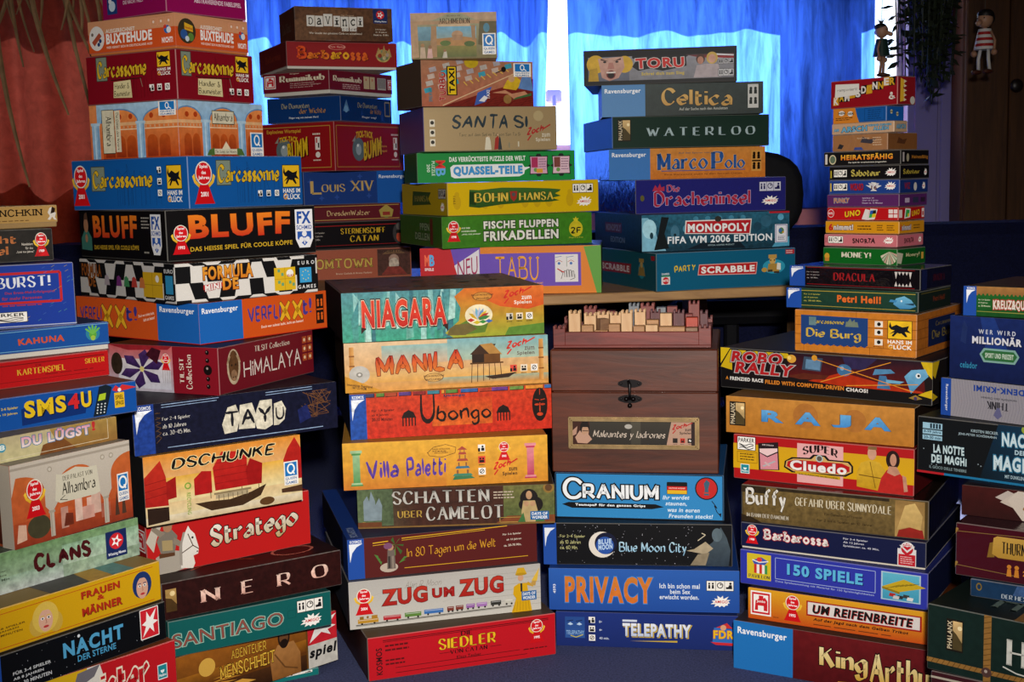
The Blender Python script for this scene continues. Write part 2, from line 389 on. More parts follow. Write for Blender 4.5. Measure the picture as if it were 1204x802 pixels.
GEO = {
'ister':(-0.5927,1.3263,48.06,0.2603,0.2328,0.0778,0.0848), 'nacht':(-0.5856,1.3180,52.89,0.2586,0.2354,0.0475,0.1626),
'frauen':(-0.5903,1.3229,52.99,0.2586,0.2380,0.0491,0.2101), 'clans':(-0.6228,1.3512,52.68,0.2581,0.2330,0.0475,0.2592),
'palast':(-0.5658,1.4207,56.05,0.1674,0.2667,0.0966,0.3068), 'lugst':(-0.6050,1.4036,53.42,0.1980,0.2204,0.0289,0.4034),
'sms':(-0.6411,1.4244,44.61,0.2416,0.2165,0.0394,0.4322), 'karten':(-0.6706,1.4855,45.67,0.2206,0.1849,0.0335,0.4717),
'kahuna':(-0.6869,1.5034,40.16,0.2239,0.1896,0.0357,0.5052), 'outburst':(-0.7371,1.5123,28.53,0.2182,0.2080,0.0787,0.5409),
'specht':(-0.7357,1.5627,32.96,0.1804,0.1565,0.0414,0.6196), 'munchkin':(-0.6992,1.5698,55.97,0.1830,0.1563,0.0290,0.6610),
'amigo':(-0.5169,1.6847,29.37,0.2578,0.2309,0.0116,0.0000), 'abent':(-0.4636,1.6529,43.71,0.2696,0.2800,0.0756,0.0116),
'santiago':(-0.4649,1.6569,30.57,0.2320,0.2679,0.0504,0.0873), 'nero':(-0.4715,1.6585,32.92,0.2614,0.2845,0.0518,0.1377),
'stratego':(-0.4968,1.6890,36.65,0.2460,0.2489,0.0798,0.1895), 'dschunke':(-0.4821,1.6465,35.87,0.2253,0.2719,0.0932,0.2693),
'tayu':(-0.4935,1.6523,35.53,0.2964,0.2807,0.0664,0.3626), 'himalaya':(-0.3950,1.7216,64.38,0.2246,0.1938,0.0648,0.4289),
'verfl':(-0.4266,1.7584,50.67,0.2343,0.2956,0.0566,0.4938), 'formula':(-0.4549,1.7551,43.48,0.2334,0.2882,0.0553,0.5504),
'bluff':(-0.4778,1.8082,41.76,0.2461,0.2852,0.0720,0.6057), 'carcb':(-0.4499,1.8360,55.09,0.2288,0.2589,0.0748,0.6777),
'alham':(-0.4642,1.8537,60.13,0.1798,0.1753,0.0789,0.7525), 'carcr':(-0.4600,1.8441,59.10,0.1578,0.1814,0.0705,0.8312),
'buxte':(-0.4588,1.8451,59.28,0.1478,0.1738,0.0490,0.9018), 'magenta':(-0.4677,1.8379,53.00,0.1448,0.1436,0.0468,0.9508),
'boom':(-0.4731,2.8039,18.82,0.2672,0.2033,0.0655,0.5008), 'stern':(-0.4562,2.8190,29.51,0.2672,0.1899,0.0595,0.5662),
'dresd':(-0.4377,2.8327,26.29,0.2167,0.1608,0.0388,0.6257), 'louis':(-0.4395,2.7998,33.22,0.2601,0.1833,0.0717,0.6645),
'bumm':(-0.3630,2.7522,59.90,0.2541,0.2119,0.1040,0.7362), 'zwerg':(-0.3467,2.7474,65.76,0.2169,0.1834,0.0530,0.8401),
'rummi':(-0.3599,2.6838,59.55,0.2206,0.1762,0.0481,0.8930), 'barb':(-0.4385,2.6476,24.36,0.2345,0.2265,0.0546,0.9411),
'davinci':(-0.4176,2.6388,21.83,0.2022,0.1427,0.0668,0.9957), 'tabu':(-0.1652,2.3778,-4.82,0.3314,0.2000,0.0868,0.5008),
'fische':(-0.1211,2.3349,19.27,0.2917,0.2969,0.0578,0.5877), 'bohn':(-0.1113,2.3686,23.20,0.3087,0.2577,0.0604,0.6454),
'quassel':(-0.1695,2.4374,14.22,0.3083,0.1422,0.0569,0.7058), 'santa':(-0.1515,2.3792,15.22,0.2533,0.2362,0.0804,0.7627),
'taxi':(-0.1513,2.3593,23.46,0.2199,0.1390,0.0821,0.8431), 'archi':(-0.1670,2.3515,2.56,0.1533,0.1411,0.0810,0.9253),
'party':(0.2633,2.3335,17.37,0.2830,0.2769,0.0699,0.5008), 'mono':(0.2422,2.3729,12.50,0.2901,0.3034,0.0680,0.5707),
'drach':(0.2373,2.4344,8.77,0.2946,0.3032,0.0641,0.6387), 'marco':(0.1951,2.5126,7.63,0.3111,0.2418,0.0596,0.7027),
'water':(0.1994,2.4851,7.69,0.3091,0.2828,0.0600,0.7625), 'celt':(0.1815,2.4963,-2.31,0.3048,0.2251,0.0598,0.8224),
'toru':(0.1488,2.5090,-7.12,0.2880,0.2633,0.0662,0.8824), 'siedler':(-0.2169,1.7787,18.47,0.2865,0.3011,0.0646,0.0000),
'zug':(-0.2452,1.8157,14.44,0.2883,0.2943,0.0711,0.0646), 'tagen':(-0.2461,1.8271,14.55,0.2853,0.3217,0.0602,0.1357),
'camelot':(-0.2362,1.8847,1.68,0.2943,0.2939,0.0596,0.1960), 'villa':(-0.2551,1.8826,5.98,0.3061,0.2992,0.0713,0.2555),
'ubongo':(-0.2448,1.9070,10.72,0.3085,0.2915,0.0689,0.3268), 'manila':(-0.2520,1.9216,10.31,0.3119,0.2940,0.0753,0.3957),
'niagara':(-0.2536,1.9272,12.76,0.3114,0.2937,0.0751,0.4710), 'telep':(0.0569,1.9074,-8.80,0.2738,0.2455,0.0540,0.0000),
'privacy':(0.0474,1.9162,-7.55,0.2869,0.2465,0.0654,0.0540), 'bluemoon':(0.0408,1.9363,-7.53,0.2866,0.2618,0.0660,0.1194),
'cranium':(0.0616,1.9660,-10.90,0.2583,0.2361,0.0713,0.1854), 'chest':(0.0581,1.9702,-9.94,0.2549,0.2639,0.1920,0.2566),
'king':(0.3094,1.8001,-30.66,0.2933,0.2659,0.0717,0.0000), 'reifen':(0.3320,1.8073,-30.00,0.2521,0.2273,0.0458,0.0717),
'spiele':(0.3237,1.8265,-31.48,0.2675,0.2336,0.0515,0.1175), 'barbd':(0.3259,1.8319,-29.94,0.2624,0.2337,0.0388,0.1690),
'buffy':(0.3273,1.8354,-28.45,0.2635,0.2374,0.0550,0.2078), 'cluedo':(0.3229,1.8753,-31.92,0.2634,0.2329,0.0665,0.2627),
'raja':(0.3149,1.8900,-31.07,0.2740,0.2477,0.0545,0.3293), 'robo':(0.3201,1.9701,-38.92,0.3314,0.2518,0.0620,0.3838),
'burg':(0.4205,1.9104,-37.87,0.1848,0.1838,0.0621,0.4458), 'petri':(0.4151,1.9416,-39.38,0.2041,0.1229,0.0301,0.5079),
'drac':(0.4259,1.9698,-42.69,0.2098,0.1043,0.0309,0.5381), 'money':(0.4813,1.9910,-48.77,0.1295,0.0766,0.0253,0.5690),
'snorta':(0.4901,2.0202,-46.58,0.1262,0.0765,0.0187,0.5943), 'nimmt':(0.4968,2.0408,-46.17,0.1279,0.0760,0.0195,0.6130),
'uno':(0.5038,2.0592,-46.42,0.1250,0.0792,0.0206,0.6325), 'purple':(0.5069,2.0721,-45.46,0.1258,0.0873,0.0199,0.6531),
'wizard':(0.5116,2.0792,-44.74,0.1226,0.0917,0.0220,0.6730), 'sabot':(0.5132,2.0844,-45.15,0.1235,0.0933,0.0220,0.6950),
'heirat':(0.5047,2.0848,-43.39,0.1317,0.0948,0.0228,0.7171), 'brown':(0.5168,2.0810,-52.48,0.1052,0.0759,0.0264,0.7398),
'arsch':(0.5154,2.0783,-52.76,0.1175,0.0340,0.0174,0.7662), 'hinher':(0.5185,2.0812,-52.52,0.1005,0.0440,0.0236,0.7836),
'maroon':(0.5161,2.0892,-52.93,0.1265,0.0450,0.0435,0.8072), 'under':(0.5088,1.5387,-38.78,0.2950,0.2652,0.0932,0.0000),
'trunk':(0.5054,1.5445,-41.67,0.2933,0.2710,0.0841,0.0932), 'bluex':(0.5654,1.5669,-35.12,0.2145,0.1809,0.0231,0.1773),
'thurn':(0.5518,1.5831,-36.23,0.2932,0.2666,0.0679,0.2004), 'redc':(0.5712,1.6186,-33.66,0.2654,0.2427,0.0392,0.2683),
'magier':(0.5376,1.6962,-42.74,0.2983,0.2585,0.0763,0.3075), 'krimi':(0.5697,1.6996,-48.67,0.2591,0.2421,0.0501,0.3838),
'mill':(0.5790,1.6966,-48.28,0.2195,0.2004,0.0834,0.4339), 'kreuz':(0.5936,1.6899,-42.06,0.2035,0.1788,0.0390,0.5173),
'crate':(-0.5927,1.3263,48.06,0.2603,0.2328,0.0848,0)
}
# where the print sits along boxes that run out of the frame: start and spread
SHIFT = {'ister':(18.7,0.781), 'nacht':(-27.4,1.252), 'frauen':(-62.5,1.632), 'clans':(-26.3,1.212), 'lugst':(-29.8,1.257), 'sms':(-5.8,0.991), 'karten':(-32.8,1.338), 'kahuna':(-37.6,1.431), 'outburst':(18.0,0.886), 'specht':(-13.4,1.152), 'munchkin':(-4.4,1.061), 'trunk':(-0.4,0.679), 'thurn':(-4.5,0.508), 'redc':(-9.7,0.570), 'magier':(-0.9,0.565), 'krimi':(0.4,0.451), 'mill':(1.6,0.440), 'kreuz':(1.1,0.432), 'bluex':(-0.5,0.394)}
def box(key, label, front, left=None, right=None, top=None, mat='card', tray=0, tray_col='#c8c4ba', name='board_game_box', cat='game box', group='stacked board game boxes', edge=.16, bottom=None):
    if K.__dict__.get('root') is not None: flush()
    K.shift = SHIFT.get(key)
    x, y, th, w, d, h, z = GEO[key]; t = math.radians(th); h -= .0004
    K.w, K.d, K.h = w, d, h; K.mat = mat; K.tray = tray
    cx = x + w/2*math.cos(t) - d/2*math.sin(t); cy = y + w/2*math.sin(t) + d/2*math.cos(t)
    K.root = empty(name, (cx, cy, z + .0002), t); tag(K.root, label, cat, group)
    left = left or front; right = right or front; top = top or front
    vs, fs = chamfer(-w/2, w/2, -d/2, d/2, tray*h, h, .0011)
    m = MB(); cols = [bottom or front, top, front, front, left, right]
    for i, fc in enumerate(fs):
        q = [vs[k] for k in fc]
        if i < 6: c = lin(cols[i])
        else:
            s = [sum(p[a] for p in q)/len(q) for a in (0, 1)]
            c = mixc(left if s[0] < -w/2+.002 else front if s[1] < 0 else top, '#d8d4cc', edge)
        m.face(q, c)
    K.buckets = [('lid', m, mat, None)]; K.cur = m; K.off = 1.5e-4
    if tray:
        b = MB(); vs, fs = chamfer(-w/2+.0012, w/2-.0012, -d/2+.0012, d/2-.0012, 0, tray*h+.001, .0008)
        for fc in fs: b.face([vs[k] for k in fc], lin(tray_col))
        K.buckets.append(('tray', b, 'matte', None))
    F('F')
def flush():
    if K.root is None: return
    for nm, m, mat, lb in K.buckets:
        if m.v: m.build(nm, M[mat], K.root, label=lb)
    K.root = None

# marks that come back on several boxes
def award(u, v, h, year='', k=1.0):
    P('a'); a = h/2
    E(u, v + a*.42, a*.56, '#e8e0d0', k=.95*k); E(u, v+a*.42, a*.5, '#d01820', k=.95*k)
    W = lambda x: u + x*a*K.asp*k
    for s in (-1, 1):
        PL([(W(.08*s), v-a*.22), (W(.3*s), v-a*.26), (W(.62*s), v-a*.02), (W(.74*s), v+a*.28), (W(.6*s), v+a*.40), (W(.5*s), v+a*.08), (W(.26*s), v-a*.1)], '#d8a020', '#f0c840')
    PL([(W(-.66), v-a), (W(.66), v-a), (W(.56), v-a*.82), (W(.28), v-a*.12), (W(-.28), v-a*.12), (W(-.56), v-a*.82)], '#c81018')
    T('Spiel', W(-.26), W(.26), v+a*.62, v+a*.82, '#fff'); T('des', W(-.14), W(.14), v+a*.38, v+a*.54, '#fff'); T('Jahres', W(-.36), W(.36), v+a*.1, v+a*.3, '#fff')
    if year: T(year, W(-.24), W(.24), v-a*.66, v-a*.44, '#fff')
def ravens(u0, u1, word=True, c='#1c62b4', small=False):
    P('c'); R(u0, u1, 0, 100, c)
    if word: P('p'); T('Ravensburger', u0+(u1-u0)*.07, u1-(u1-u0)*.1, 70, 88, '#f2f4f8')
def kosmos(u0, u1, c='#1d4aa0', word=True):
    P('p'); R(u0, u1, 0, 100, c); w = u1-u0
    PL([(u0+w*.1, 88), (u0+w*.92, 88), (u0+w*.55, 80), (u0+w*.28, 66), (u0+w*.14, 42)], '#e8ecf4')
    if word: T('KOSMOS', u0+w*.16, u0+w*.86, 89.5, 97, '#e8ecf4')
def qgames(u0, u1, v0, v1):
    P('p'); R(u0, u1, v0, v1, '#ece8e2'); w = u1-u0; h = v1-v0
    R(u0+w*.08, u1-w*.08, v0+h*.38, v1-h*.05, '#1f72b8')
    uc = (u0+u1)/2; vc = v0+h*.68; k = w/h/K.asp
    E(uc, vc, h*.23, '#f4f2ee', k=.8); E(uc, vc, h*.16, '#1f72b8', k=.75); LN([(uc+w*.08, vc-h*.1), (uc+w*.24, vc-h*.24)], h*.06, '#f4f2ee')
    T('QUEEN', u0+w*.1, u1-w*.1, v0+h*.2, v0+h*.33, '#3a6aa0'); T('GAMES', u0+w*.1, u1-w*.1, v0+h*.04, v0+h*.16, '#3a6aa0')
def hig(u0, u1, v0, v1):
    P('p'); w = u1-u0; h = v1-v0; q = lambda a, b: (u0+a*w, v0+b*h)
    R(u0, u1, v0+h*.36, v1, '#e8b820'); FRAME(u0, u1, v0+h*.36, v1, h*.02, '#141410')
    PL([q(.06, .52), q(.3, .6), q(.5, .55), q(.75, .62), q(.97, .58), q(.82, .7), q(.88, .84), q(.74, .8), q(.6, .78), q(.35, .86), q(.16, .78), q(.1, .95), q(.04, .78), q(.14, .68), q(.28, .66)], '#12141c')
    PL([q(.3, .62), q(.16, .46), q(.24, .44), q(.42, .6)], '#12141c'); PL([q(.68, .64), q(.82, .46), q(.74, .44), q(.54, .58)], '#12141c')
    T('HANS IM', u0, u1, v0+h*.19, v0+h*.32, '#f2f0ea'); T('GLÜCK', u0+w*.02, u1, v0, v0+h*.18, '#f2f0ea'); T('G', u0, u0+w*.22, v0, v0+h*.18, '#e0a030')
def amigo(u, v, r, k=1.5):
    P('p'); STAR(u, v, r, 12, '#f4f0ea', .62, 80, k, .18); STAR(u, v, r*.6, 12, '#f4f0ea', .9, 80, k)
    w = r*K.asp*k*.62; T('AMIGO', u-w, u+w, v-r*.22, v+r*.24, '#c81c24', shear=.1)
def icons(u0, u1, v0, v1, bg='#f0ece4', fg='#16161a'):
    """three little pictograms: players, time, age"""
    P('k'); R(u0, u1, v0, v1, bg); w = (u1-u0)/3; h = v1-v0; FRAME(u0, u1, v0, v1, h*.05, fg)
    for i in (1, 2): LN([(u0+i*w, v0), (u0+i*w, v1)], h*.04, fg)
    for x in (.3, .7): E(u0+w*x, v0+h*.72, h*.1, fg, n=10); PL([(u0+w*(x-.12), v0+h*.22), (u0+w*(x+.12), v0+h*.22), (u0+w*(x+.1), v0+h*.6), (u0+w*(x-.1), v0+h*.6)], fg)
    E(u0+1.5*w, v0+h*.55, h*.3, fg, n=16); E(u0+1.5*w, v0+h*.55, h*.22, bg, n=16); PL([(u0+1.5*w, v0+h*.55), (u0+1.5*w, v0+h*.76), (u0+1.75*w, v0+h*.6)], fg)
    E(u0+2.65*w, v0+h*.74, h*.12, fg, n=10); PL([(u0+2.15*w, v0+h*.2), (u0+2.85*w, v0+h*.2), (u0+2.8*w, v0+h*.6), (u0+2.5*w, v0+h*.6), (u0+2.4*w, v0+h*.4), (u0+2.15*w, v0+h*.4)], fg)
def dots3(u, v, s, du=0, dv=0, cols=('#f0ece6',), fg='#141414', k=1.0):
    """three separate white pictogram tiles in a row (du) or a column (dv)"""
    P('k')
    for i in range(3):
        a, b = u + i*du, v + i*dv; w = s*K.asp*k/2; hh = s/2
        R(a-w, a+w, b-hh, b+hh, cols[i % len(cols)])
        if i == 0: E(a+w*.3, b+hh*.4, s*.16, fg, n=10); R(a-w*.1, a+w*.8, b-hh*.8, b+hh*.05, fg); R(a-w, a-w*.4, b-hh, b, fg)
        elif i == 1: E(a-w*.4, b+hh*.3, s*.14, fg, n=10); E(a+w*.4, b+hh*.3, s*.14, fg, n=10); R(a-w*.7, a+w*.7, b-hh*.8, b-hh*.1, fg)
        else: E(a, b, s*.34, fg, n=14); E(a, b, s*.24, '#f0ece6', n=14); LN([(a-w*.4, b-hh*.4), (a+w*.4, b+hh*.4)], s*.1, fg)
        BARS(a-w*.9, a+w*.9, b-hh*1.7, b-hh*1.25, 1, fg)
def zoch(u0, u1, v0, v1, c='#d03828', c3='#e8e2da'):
    P('p'); w = u1-u0; h = v1-v0
    T('Zoch', u0, u0+w*.72, v0+h*.42, v0+h*.86, c, f='brush', wt=1.7, slope=h*.2, shear=.25)
    LN([(u0, v0+h*.18), (u0+w*.16, v0+h*.45)], h*.07, c); LN([(u0+w*.7, v0+h*.78), (u1, v1)], h*.07, c)
    T('zum', u0+w*.62, u0+w*.98, v0+h*.36, v0+h*.54, c3); T('Spielen', u0+w*.35, u0+w*.98, v0+h*.08, v0+h*.32, c3)
def winmoves(u0, u1, v0, v1):
    P('p'); w = u1-u0; h = v1-v0; R(u0, u1, v0, v1, '#1a2a5c'); uc = (u0+u1)/2; vc = v0+h*.6
    E(uc, vc, h*.3, '#d02830'); STAR(uc, vc, h*.25, 5, '#f4f0f0', .42, 70); E(uc, vc, h*.07, '#d02830', n=12)
    T('Winning Moves', u0+w*.08, u1-w*.08, v0+h*.06, v0+h*.2, '#e8ecf4')
def spielstar(u0, u1, v0, v1):
    P('p'); w = u1-u0; h = v1-v0; R(u0, u1, v0, v1, '#d02430'); FRAME(u0, u1, v0, v1, h*.03, '#f0ece8'); uc = (u0+u1)/2; vc = v0+h*.52
    q = lambda a, b: (u0+a*w, v0+b*h)
    PL([q(.1, .06), q(.3, .42), q(.08, .5), q(.32, .6), q(.36, .92), q(.54, .68), q(.9, .95), q(.72, .58), q(.98, .5), q(.7, .42), q(.74, .14), q(.5, .34)], '#f6f2ee')
def phalanx(u0, u1, v0, v1, c='#cfae78'):
    P('p'); w = u1-u0; R(u0, u1, v0, v1, '#1c1812'); h = v1-v0
    R(u0+w*.38, u1-w*.06, v0+h*.05, v1-h*.05, '#8a7448', c); PL([(u0+w*.38, v0+h*.05), (u1-w*.06, v0+h*.05), (u1-w*.06, v0+h*.3), (u0+w*.6, v0+h*.55), (u0+w*.38, v0+h*.65)], '#4a3e24')
    E(u0+w*.8, v0+h*.75, h*.07, '#f0dcaa'); T('PHALANX', u0+w*.06, u0+w*.34, v0+h*.06, v1-h*.06, '#c8b898', vert=1)
def daysof(u0, u1, v0, v1):
    P('p'); h = v1-v0; w = u1-u0; R(u0, u1, v0, v1, '#1c5f9c'); T('DAYS OF', u0+w*.08, u1-w*.08, v0+h*.54, v0+h*.88, '#f0f0f0'); T('WONDER', u0+w*.08, u1-w*.08, v0+h*.1, v0+h*.45, '#f0f0f0')
def jumbo(u0, u1, v0, v1):
    P('p'); w = u1-u0; h = v1-v0; q = lambda a, b: (u0+a*w, v0+b*h)
    R(u0, u1, v0, v1, '#f0ece8'); R(u0+w*.06, u1-w*.06, v0+h*.06, v1-h*.06, '#c82028'); R(u0+w*.14, u1-w*.14, v0+h*.14, v1-h*.14, '#f0ece8')
    PL([q(.2, .2), q(.36, .2), q(.36, .4), q(.64, .4), q(.64, .2), q(.82, .2), q(.82, .62), q(.7, .76), q(.62, .72), q(.62, .82), q(.4, .82), q(.4, .68), q(.24, .6)], '#c82028'); T('Jumbo', u0+w*.3, u0+w*.72, v0+h*.5, v0+h*.64, '#f0ece8')
def parker(u0, u1, v0, v1, fg='#141414', bg='#f0ece6'):
    P('p'); w = u1-u0; h = v1-v0; R(u0, u1, v0, v1, bg); FRAME(u0, u1, v0, v1, h*.05, fg); T('PARKER', u0+w*.06, u1-w*.06, v0+h*.58, v0+h*.9, fg)
    for i in range(3): LN([(u0+w*(.1+.8*t/8), v0+h*(.14+.13*i+.08*math.sin(t*.9+i))) for t in range(9)], h*.06, fg)
def mbs(u0, u1, v0, v1, vert=0):
    P('p'); m = (u0+u1)/2
    if vert: T('M', u0, u1, (v0+v1)/2, v1, '#d83028', vert=3); T('B', u0, u1, v0, (v0+v1)/2, '#60a8dc', vert=3)
    else: T('M', u0, m, v0, v1, '#f06848', f='h'); T('B', m, u1, v0, v1, '#58a8e0', f='h')
def hasbro(u0, u1, v0, v1):
    P('p'); h = v1-v0; w = u1-u0; R(u0, u1, v0, v1, '#e4eef0'); R(u0+w*.06, u1-w*.06, v0+h*.06, v1-h*.06, '#1c8490'); E((u0+u1)/2, v0+h*.62, h*.2, '#e8f2f2', a0=180, a1=360, k=w/h/K.asp); T('Hasbro', u0+w*.14, u1-w*.14, v0+h*.18, v0+h*.38, '#f4f6f6')
def face_pic(u, v, h, hair, skin='#d8a488', hairy=1.25, k=1.0):
    """a small printed head: hair, face, brows, eyes, nose, mouth"""
    a = h/2; W = lambda x: u + x*a*K.asp*k
    E(u, v+a*.1, a*hairy*.82, hair, k=k, rv=a*hairy*.88); E(u, v-a*.12, a*.56, skin, k=k, rv=a*.8)
    PL([(W(-.55), v+a*.3), (W(-.2), v+a*.62), (W(.3), v+a*.6), (W(.56), v+a*.25), (W(.5), v+a*.75), (W(0), v+a*1.02), (W(-.5), v+a*.75)], hair)
    for s in (-1, 1): E(W(.24*s), v+a*.04, a*.1, '#f0ece8', k=1.5*k, n=10); E(W(.24*s), v+a*.04, a*.07, '#2a2420', k=k, n=10); LN([(W(.1*s), v+a*.22), (W(.4*s), v+a*.22)], a*.06, hair)
    LN([(W(0), v), (W(.06), v-a*.3), (W(-.04), v-a*.32)], a*.05, '#a8705c'); E(u, v-a*.56, a*.2, '#b83838', k=1.1*k, rv=a*.09, n=12)

# ================================================================ the room
m_carpet = plain('blue_carpet', '#464c70', .95, .1, noise=.35, nscale=320, bump=.5)
m_wall = plain('salmon_wall_paint', '#d8887c', .85, .2, noise=.06, nscale=30)
m_panel = plain('pale_wall_panelling', '#8078ac', .6, .3, noise=.05, nscale=8)  # whitish wall; the blue curtain light is put into its violet colour
m_white = plain('white_window_paint', '#d8d8d4', .5, .3)
m_ceil = plain('ceiling_paint', '#b8b0a4', .9, .1)
m_side = plain('side_wall_paint', '#8c6c5c', .9, .1)
def slab(name, *a, mat=None, b=0):
    mb = MB(); mb.box(*a, b); return struct(mb.build(name, mat))
slab('floor', -2.3, 2.3, -1.6, 4.4, -.1, 0, mat=m_carpet)
slab('ceiling', -2.3, 2.3, -1.6, 4.4, 2.5, 2.6, mat=m_ceil)
slab('wall_left', -2.4, -2.3, -1.6, 4.4, -.1, 2.6, mat=m_side)
slab('wall_right', 2.3, 2.4, -1.6, 4.4, -.1, 2.6, mat=m_side)
slab('wall_back', -2.4, 2.4, -1.7, -1.6, -.1, 2.6, mat=m_side)
# window wall: a broad window and a narrow one beside the pier
W0, W1, W2, SILL, HEAD, YI, YO = (-2.05, -.98), (-.86, .925), (1.13, 1.30), .80, 1.365, 4.25, 4.40
wm = MB()
for a in ((-2.3, W0[0], 0, 2.5), (W0[0], W0[1], 0, SILL), (W0[0], W0[1], HEAD, 2.5), (W0[1], W1[0], 0, 2.5), (W1[0], W1[1], 0, SILL), (W1[0], W1[1], HEAD, 2.5), (W1[1], W2[0], 0, 2.5), (W2[0], W2[1], 0, SILL), (W2[0], W2[1], HEAD, 2.5)): wm.box(a[0], a[1], YI, YO, a[2], a[3])
struct(wm.build('wall_front', m_wall))
wm = MB(); wm.box(W2[1], 2.3, YI - .0, YO, 0, 2.5)
for i in range(12): wm.box(W2[1] + .02 + i*.085, W2[1] + .096 + i*.085, YI - .008, YI, 0, 2.5, .003)
struct(wm.build('wall_panelling', m_panel))
def pane_mat():
    m = bpy.data.materials.new('window_glass'); m.use_nodes = True; nt = m.node_tree; nt.nodes.remove(nt.nodes['Principled BSDF'])
    t = N(nt, 'ShaderNodeBsdfTransparent'); g = N(nt, 'ShaderNodeBsdfGlossy', Roughness=.08); x = N(nt, 'ShaderNodeMixShader', Fac=.05)
    nt.links.new(t.outputs[0], x.inputs[1]); nt.links.new(g.outputs[0], x.inputs[2]); nt.links.new(x.outputs[0], nt.nodes['Material Output'].inputs['Surface']); return m
m_glass = pane_mat()
for i, (a, b) in enumerate((W1, W2, W0)):
    wmb = MB(); t = .02
    for q in ((a, a+t, SILL, HEAD), (b-t, b, SILL, HEAD), (a, b, SILL, SILL+t), (a, b, HEAD-t, HEAD)): wmb.box(q[0], q[1], YI+.06, YI+.1, q[2], q[3], .003)
    o = struct(wmb.build('window_%d' % (i+1), m_white))
    g = MB(); g.box(a+t, b-t, YI+.078, YI+.082, SILL+t, HEAD-t); g.build('pane', m_glass, o)
    if i == 0:
        h = MB(); h.box(.130, .182, YI+.045, YI+.077, .955, .999, .006); h.tube([(.156, YI+.05, .975), (.156, YI+.03, .975), (.156, YI+.025, .945)], .008); h.build('window_handle', plain('pale_handle', '#e4e8f4', .35, .5), o)
def cloth(name, col, trans, rough=.9, mixf=.6, scale=(14, 14, 3), contrast=.35):
    m = bpy.data.materials.new(name); m.use_nodes = True; nt = m.node_tree; nt.nodes.remove(nt.nodes['Principled BSDF'])
    tc = N(nt, 'ShaderNodeTexCoord'); mp = N(nt, 'ShaderNodeMapping'); mp.inputs['Scale'].default_value = scale
    n = N(nt, 'ShaderNodeTexNoise', Scale=1.6, Detail=8.0, Roughness=.62, Distortion=.6); mr = N(nt, 'ShaderNodeMapRange')
    mr.inputs['From Min'].default_value = .3; mr.inputs['From Max'].default_value = .7; mr.inputs['To Min'].default_value = 1-contrast; mr.inputs['To Max'].default_value = 1+contrast
    nt.links.new(tc.outputs['Object'], mp.inputs[0]); nt.links.new(mp.outputs[0], n.inputs['Vector']); nt.links.new(n.outputs['Fac'], mr.inputs[0])
    d = N(nt, 'ShaderNodeBsdfDiffuse'); t = N(nt, 'ShaderNodeBsdfTranslucent'); x = N(nt, 'ShaderNodeMixShader', Fac=mixf)
    for node, c in ((d, col), (t, trans)):
        v = N(nt, 'ShaderNodeVectorMath', operation='SCALE'); v.inputs[0].default_value = lin(c) if isinstance(c, str) else c
        nt.links.new(mr.outputs[0], v.inputs['Scale']); nt.links.new(v.outputs[0], node.inputs['Color'])
    nt.links.new(d.outputs[0], x.inputs[1]); nt.links.new(t.outputs[0], x.inputs[2]); nt.links.new(x.outputs[0], nt.nodes['Material Output'].inputs['Surface'])
    return m
m_blue = cloth('blue_curtain_cloth', (.02, .05, .40), (.05, .165, .80), contrast=.6, scale=(20, 20, 2.6))  # upright streaks in the colour stand in for light and shade of folds
m_orange = cloth('orange_curtain_cloth', '#b4442c', (.05, .010, .007), mixf=.32, contrast=.22, scale=(20, 20, 20))
def curtain(name, label, x0, x1, y, z0, z1, mat, folds, depth, seed, gather=None, group=None):
    rnd = random.Random(seed); ph = [rnd.uniform(0, 6.28) for _ in range(8)]; nx, nz = 260, 26; mb = MB(); vs = []; fs = []
    for j in range(nz + 1):
        v = j / nz; z = z0 + (z1-z0)*v
        for i in range(nx + 1):
            u = i / nx; a, b = (gather(z) if gather else (x0, x1)); x = a + (b-a)*u
            w = depth*(.55*math.sin(folds*6.283*u + ph[0] + .5*math.sin(v*3+ph[1])) + .3*math.sin(folds*1.73*6.283*u + ph[2] + .4*v) + .12*math.sin(folds*3.1*6.283*u + ph[3] - .8*v) + .08*math.sin(9*v+5*u+ph[4]))
            vs.append((x, y + w, z))
    for j in range(nz):
        for i in range(nx): k = j*(nx+1)+i; fs.append((k, k+1, k+nx+2, k+nx+1))
    mb.mesh(vs, fs); o = mb.build(name, mat, smooth=True); tag(o, label, 'curtain', group); return o
def gapL(z): t = min(1, max(0, (z-.73)/.53)); return (-.80, .112 + .026*t)
def gapR(z): t = min(1, max(0, (z-.73)/.53)); return (.198 - .002*t, 1.150)
curtain('curtain', 'translucent blue curtain behind the stacks, on the left of the bright gap', 0, 0, 4.1, .60, 2.1, m_blue, 5, .05, 1, gapL, 'blue window curtains')
curtain('curtain', 'translucent blue curtain with a sunlit patch, on the right of the bright gap', 0, 0, 4.1, .60, 2.1, m_blue, 4, .022, 2, gapR, 'blue window curtains')
curtain('curtain', 'dull orange-red curtain beside the tall left stack', -2.1, -.82, 4.12, .02, 2.1, m_orange, 5, .05, 3)
rod = MB(); rod.tube([(-2.2, 4.1, 2.13), (1.3, 4.1, 2.13)], .014)
for x in (-2.15, -.81, 1.25): rod.tube([(x, 4.1, 2.13), (x, YI, 2.13)], .01)
for i in range(60): x = -2.08 + i*.054; rod.tube([(x, 4.1 + .018*math.cos(a*.785), 2.122 + .02*math.sin(a*.785)) for a in range(9)], .0025, 6)
tag(rod.build('curtain_rod', plain('dark_rod', '#38302c', .4, .5)), 'dark curtain rod carrying the curtains above the window', 'curtain rod')

